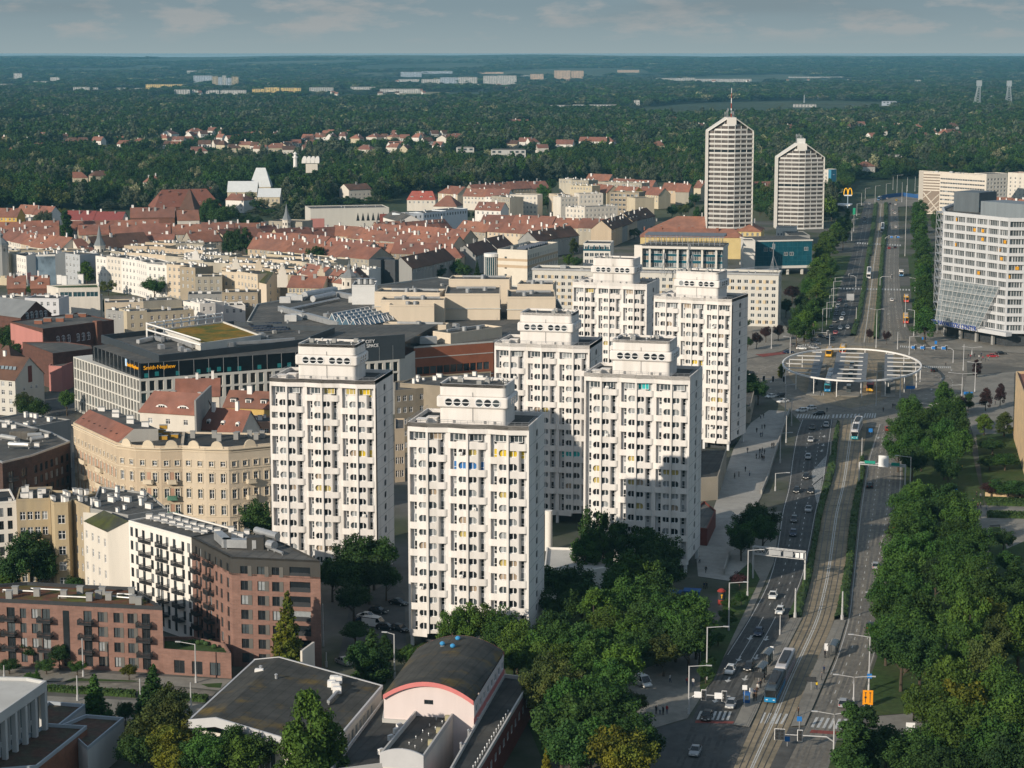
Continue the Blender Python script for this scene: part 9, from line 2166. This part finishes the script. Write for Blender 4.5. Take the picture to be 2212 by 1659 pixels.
for wm,rm in((WHITER,TILE),(CREAMW,TILE),(WHITER,TILED)):
 w_,r_=MB(),MB();q=[Vector(p)for p in((-6,-5),(6,-5),(6,5),(-6,5))]
 w_.prism([tuple(p)for p in q],0,8,0);gable(r_,w_,q,8,12.5)
 for x in(-4,-1.4,1.4,4):w_.box((x,-5.02,4.6),(1.3,.1,1.6),0,1)
 k=len(w_.f);w_.v,n0=w_.v+r_.v,len(w_.v);w_.f+=[tuple(i+n0 for i in f)for f in r_.f];w_.m+=[2]*len(r_.f);HM.append((w_.mesh('far_house',[wm,GLASSM,rm]),'brown' if rm is TILED else 'red'))
for tile,place,x0,x1,y0,y1,cnt in(('1','near the left far flats',950,2200,500,625,42),('1','in the left villa quarter',40,2200,860,960,34),('2','under the large far estate',100,2200,520,640,36),('2','in the middle villa quarter',20,800,870,965,16),('3','on the far right plain in the haze',100,2100,515,560,22),('3','in the right villa quarter',900,1800,800,900,12)):
 for i in sorted([(RT.uniform(x0,x1),RT.uniform(y0,y1))for _ in range(cnt)]):
  p=T(tile,*i,6);me,cn=RT.choice(HM);o=link('far_house',me,None,(p.x,p.y,0),RT.uniform(-.7,.7));s_=RT.uniform(.8,1.3);o.scale=(s_,s_,1)
  VN[place]=VN.get(place,0)+1;tag(o,lab(f'{ordn(VN[place]-1)} small {cn} roofed house from left {place}'),'house','small far houses');CLEAR.append((p.x,p.y,8,26))
FLD=[]
FM=[M('stubble_field',(.22,.20,.11),.95,.2,.01),M('pale_meadow',(.085,.115,.045),.95,.25,.01,col2=(.13,.13,.06),big=.004)]
for tile,pts,m in(('1',((180,487),(860,485),(1010,489),(900,500),(220,502)),0),('1',((850,478),(1130,480),(1150,492),(870,490)),1),('1',((1640,622),(2000,612),(2080,628),(1700,645)),1),('2',((240,612),(560,595),(710,600),(480,640),(260,640)),0),('3',((540,517),(1080,520),(1150,545),(620,548)),1),('1',((860,396),(1140,398),(1130,408),(880,407)),0),('2',((1600,398),(2212,400),(2212,412),(1650,410)),1),('3',((1000,430),(1800,440),(1700,455),(1100,448)),1),('1',((0,392),(420,398),(480,415),(0,412)),1)):
 P=PL(tile,*pts);P=P if sum(P[i-1].x*P[i].y-P[i].x*P[i-1].y for i in range(len(P)))>0 else P[::-1];far=max(p.y for p in P)>8800
 if not far:mb=MB();mb.cap([tuple(p)for p in P],.4);struct('field',mb,FM[m])
 FLD.append(P)
def woods():
 for o in list(bpy.data.objects):
  if o.parent is None and o.name.split('.')[0]in('white_roofed_hall','white_sail_roof','bell_tower'):CLEAR.append((o.location.x,o.location.y,17,26))
 bx=[(-100,440),(200,444),(330,440),(420,456),(500,440),(600,466),(690,464),(700,440),(860,428),(880,412),(1010,402),(1110,386),(1300,374),(1480,388),(1520,400),(1640,440),(1660,470),(1790,465),(1800,440),(1830,402),(1860,398),(1900,380),(1990,372),(2312,360)]
 X,Y=np.array([b[0]for b in bx]),np.array([b[1]+11 for b in bx]);pts=[]
 r=1430.0
 while r<14800:
  s=9.0 if r<2300 else 9.0+(r-2300)*.0064
  hw=r*.275;n=int(2*hw/s);xs=-hw+2*hw*(np.arange(n)+NP.random(n))/n;ys=r+NP.uniform(-.5,.5,n)*s;pts.append(np.stack([xs,ys,np.full(n,s)],1));r+=s*.82
 P=np.concatenate(pts);zc=P[:,1]*CP+H*SP;px=1106+F*P[:,0]/zc;py=829.5+F*(P[:,1]*SP*-1+H*CP)/zc*1.0
 py=829.5-F*((P[:,1]*SP-H*CP)/zc)
 keep=(py<np.interp(px,X,Y))&~((px>1840)&(px<1990)&(py>388))
 noise=np.sin(P[:,0]*.0021+P[:,1]*.0013)+np.sin(P[:,0]*.0047-P[:,1]*.0019+1.3)+np.sin(P[:,0]*.0011+P[:,1]*.0009+4)*1.1
 keep&=~((P[:,1]>3800)&(noise>1.35)&(P[:,0]<1400))
 keep&=NP.random(len(P))>np.where(P[:,1]<3000,.10,.05)
 P=P[keep]
 low=np.ones(len(P))
 for cx,cy,rad,fr in CLEAR:
  dx,dy=P[:,0]-cx,P[:,1]-cy;ok=~((np.abs(dx)<rad)&(np.abs(dy)<rad*.8));lw=(np.abs(dx)<rad+(12 if fr>50 else 4))&(dy<0)&(dy>-(cy*.13 if fr>50 else 210));low=np.where(lw,np.minimum(low,NP.uniform(.16,.42,len(P))),low);P,low=P[ok],low[ok]
 for Q in FLD:
  ins=np.zeros(len(P),bool)
  for i in range(len(Q)):
   a,b=Q[i],Q[i-1];c=((a.y>P[:,1])!=(b.y>P[:,1]))&(P[:,0]<(b.x-a.x)*(P[:,1]-a.y)/(b.y-a.y+1e-9)+a.x);ins^=c
  P,low=P[~ins],low[~ins]
 o=np.argsort(P[:,1]);P=P[o];low=low[o];ne=max(0,298-len(ALLT));near=[]
 E_=P[:min(len(P),2600)];pick=NP.choice(len(E_),size=min(ne,len(E_)),replace=False)if ne else np.array([],int)
 pick=np.arange(ne);near=P[pick];P=np.delete(P,pick,0);low=np.delete(low,pick)
 for x,y,s in sorted(near.tolist()):
  k,tn=RT.choice([('round','dark'),('round','mid'),('tall','dark'),('round','olive'),('tall','grey'),('round','dark'),('round','bloom')]);tree(Vector((x,y,0)),k,tn,RT.uniform(9,14),RT.uniform(4.4,6.2),'along the near edge of the woods',1)
 src=[]
 for k,tn,l,w_ in(('round','dark',1,5),('round','mid',1,4),('tall','dark',1,3),('round','olive',1,2),('tall','grey',1,2),('round','bloom',1,1),('column','dark',1,1),('round','light',1,1)):
  src.append((crown(k,tn,0,l),w_));src.append((crown(k,tn,2,2),w_))
 n=len(P);W_=np.array([w for _,w in src[::2]],float);W_/=W_.sum();idx=NP.choice(len(W_),n,p=W_)
 patch=np.sin(P[:,0]*.011+1)*np.sin(P[:,1]*.008+2)+.4*np.sin(P[:,0]*.033)*np.sin(P[:,1]*.027);idx=np.where((patch>.45)&(NP.random(n)<.7),0,idx);idx=np.where((patch<-.5)&(NP.random(n)<.6),4,idx)
 idx=idx*2+(P[:,1]>2300)
 sc=P[:,2]/8.2*NP.uniform(.7,1.4,n)*(1+.28*np.sin(P[:,0]*.019+2)*np.sin(P[:,1]*.013));hz=np.clip(sc,.7,1.5)*NP.uniform(.7,1.3,n)*low
 gz=np.where(P[:,1]>9000,(P[:,1]-9000)/6500*84,0)
 me=bpy.data.meshes.new('woods');me.vertices.add(n);me.vertices.foreach_set('co',np.stack([P[:,0],P[:,1],gz-.3],1).ravel().astype(np.float32))
 for nm,ty,dat in(('pick','INT',idx),('spin','FLOAT',NP.uniform(0,6.28,n)),('wide','FLOAT',sc),('high','FLOAT',hz)):at=me.attributes.new(nm,ty,'POINT');at.data.foreach_set('value',dat.astype(np.int32 if ty=='INT' else np.float32))
 ob=link('woods',me);ob['kind']='stuff';ob['label']='dark green woods stretching from the old town to the horizon'
 g=bpy.data.node_groups.new('woods','GeometryNodeTree');g.interface.new_socket('Geometry',in_out='INPUT',socket_type='NodeSocketGeometry');g.interface.new_socket('Geometry',in_out='OUTPUT',socket_type='NodeSocketGeometry')
 N,L=g.nodes,g.links;gi,go=N.new('NodeGroupInput'),N.new('NodeGroupOutput');ip=N.new('GeometryNodeInstanceOnPoints');jn=N.new('GeometryNodeGeometryToInstance')
 host=[x for t in ALLT for x in[t]]
 used={}
 for o_ in COL.objects:
  if o_.data is not None and o_.name.startswith('crown'):used.setdefault(o_.data.name,o_)
 for m,_ in reversed(src):
  if m.name not in used:
   s_=P[RT.randint(0,400)];t=thing('tree',lab(f'{ordn(len(used) % 60)} lone {m.materials[0].name[5:]} tree inside the woods edge'),'tree',(s_[0]+4,s_[1],0));used[m.name]=link('crown',m,t);link('trunk',TRM['round'],t)
  oi=N.new('GeometryNodeObjectInfo');oi.inputs[0].default_value=used[m.name];oi.transform_space='ORIGINAL';oi.inputs[1].default_value=True;L.new(oi.outputs['Geometry'],jn.inputs[0])
 def attr(nm,ty):a=N.new('GeometryNodeInputNamedAttribute');a.data_type=ty;a.inputs[0].default_value=nm;return a.outputs[0]
 L.new(gi.outputs[0],ip.inputs['Points']);L.new(jn.outputs[0],ip.inputs['Instance']);ip.inputs['Pick Instance'].default_value=True;L.new(attr('pick','INT'),ip.inputs['Instance Index'])
 cx=N.new('ShaderNodeCombineXYZ');L.new(attr('spin','FLOAT'),cx.inputs[2]);er=N.new('FunctionNodeEulerToRotation');L.new(cx.outputs[0],er.inputs[0]);L.new(er.outputs[0],ip.inputs['Rotation'])
 cs=N.new('ShaderNodeCombineXYZ');w2=attr('wide','FLOAT');L.new(w2,cs.inputs[0]);L.new(w2,cs.inputs[1]);L.new(attr('high','FLOAT'),cs.inputs[2]);L.new(cs.outputs[0],ip.inputs['Scale']);L.new(ip.outputs[0],go.inputs[0])
 md=ob.modifiers.new('woods','NODES');md.node_group=g
 print('TREES',len(ALLT),'WOODS',n)
woods()
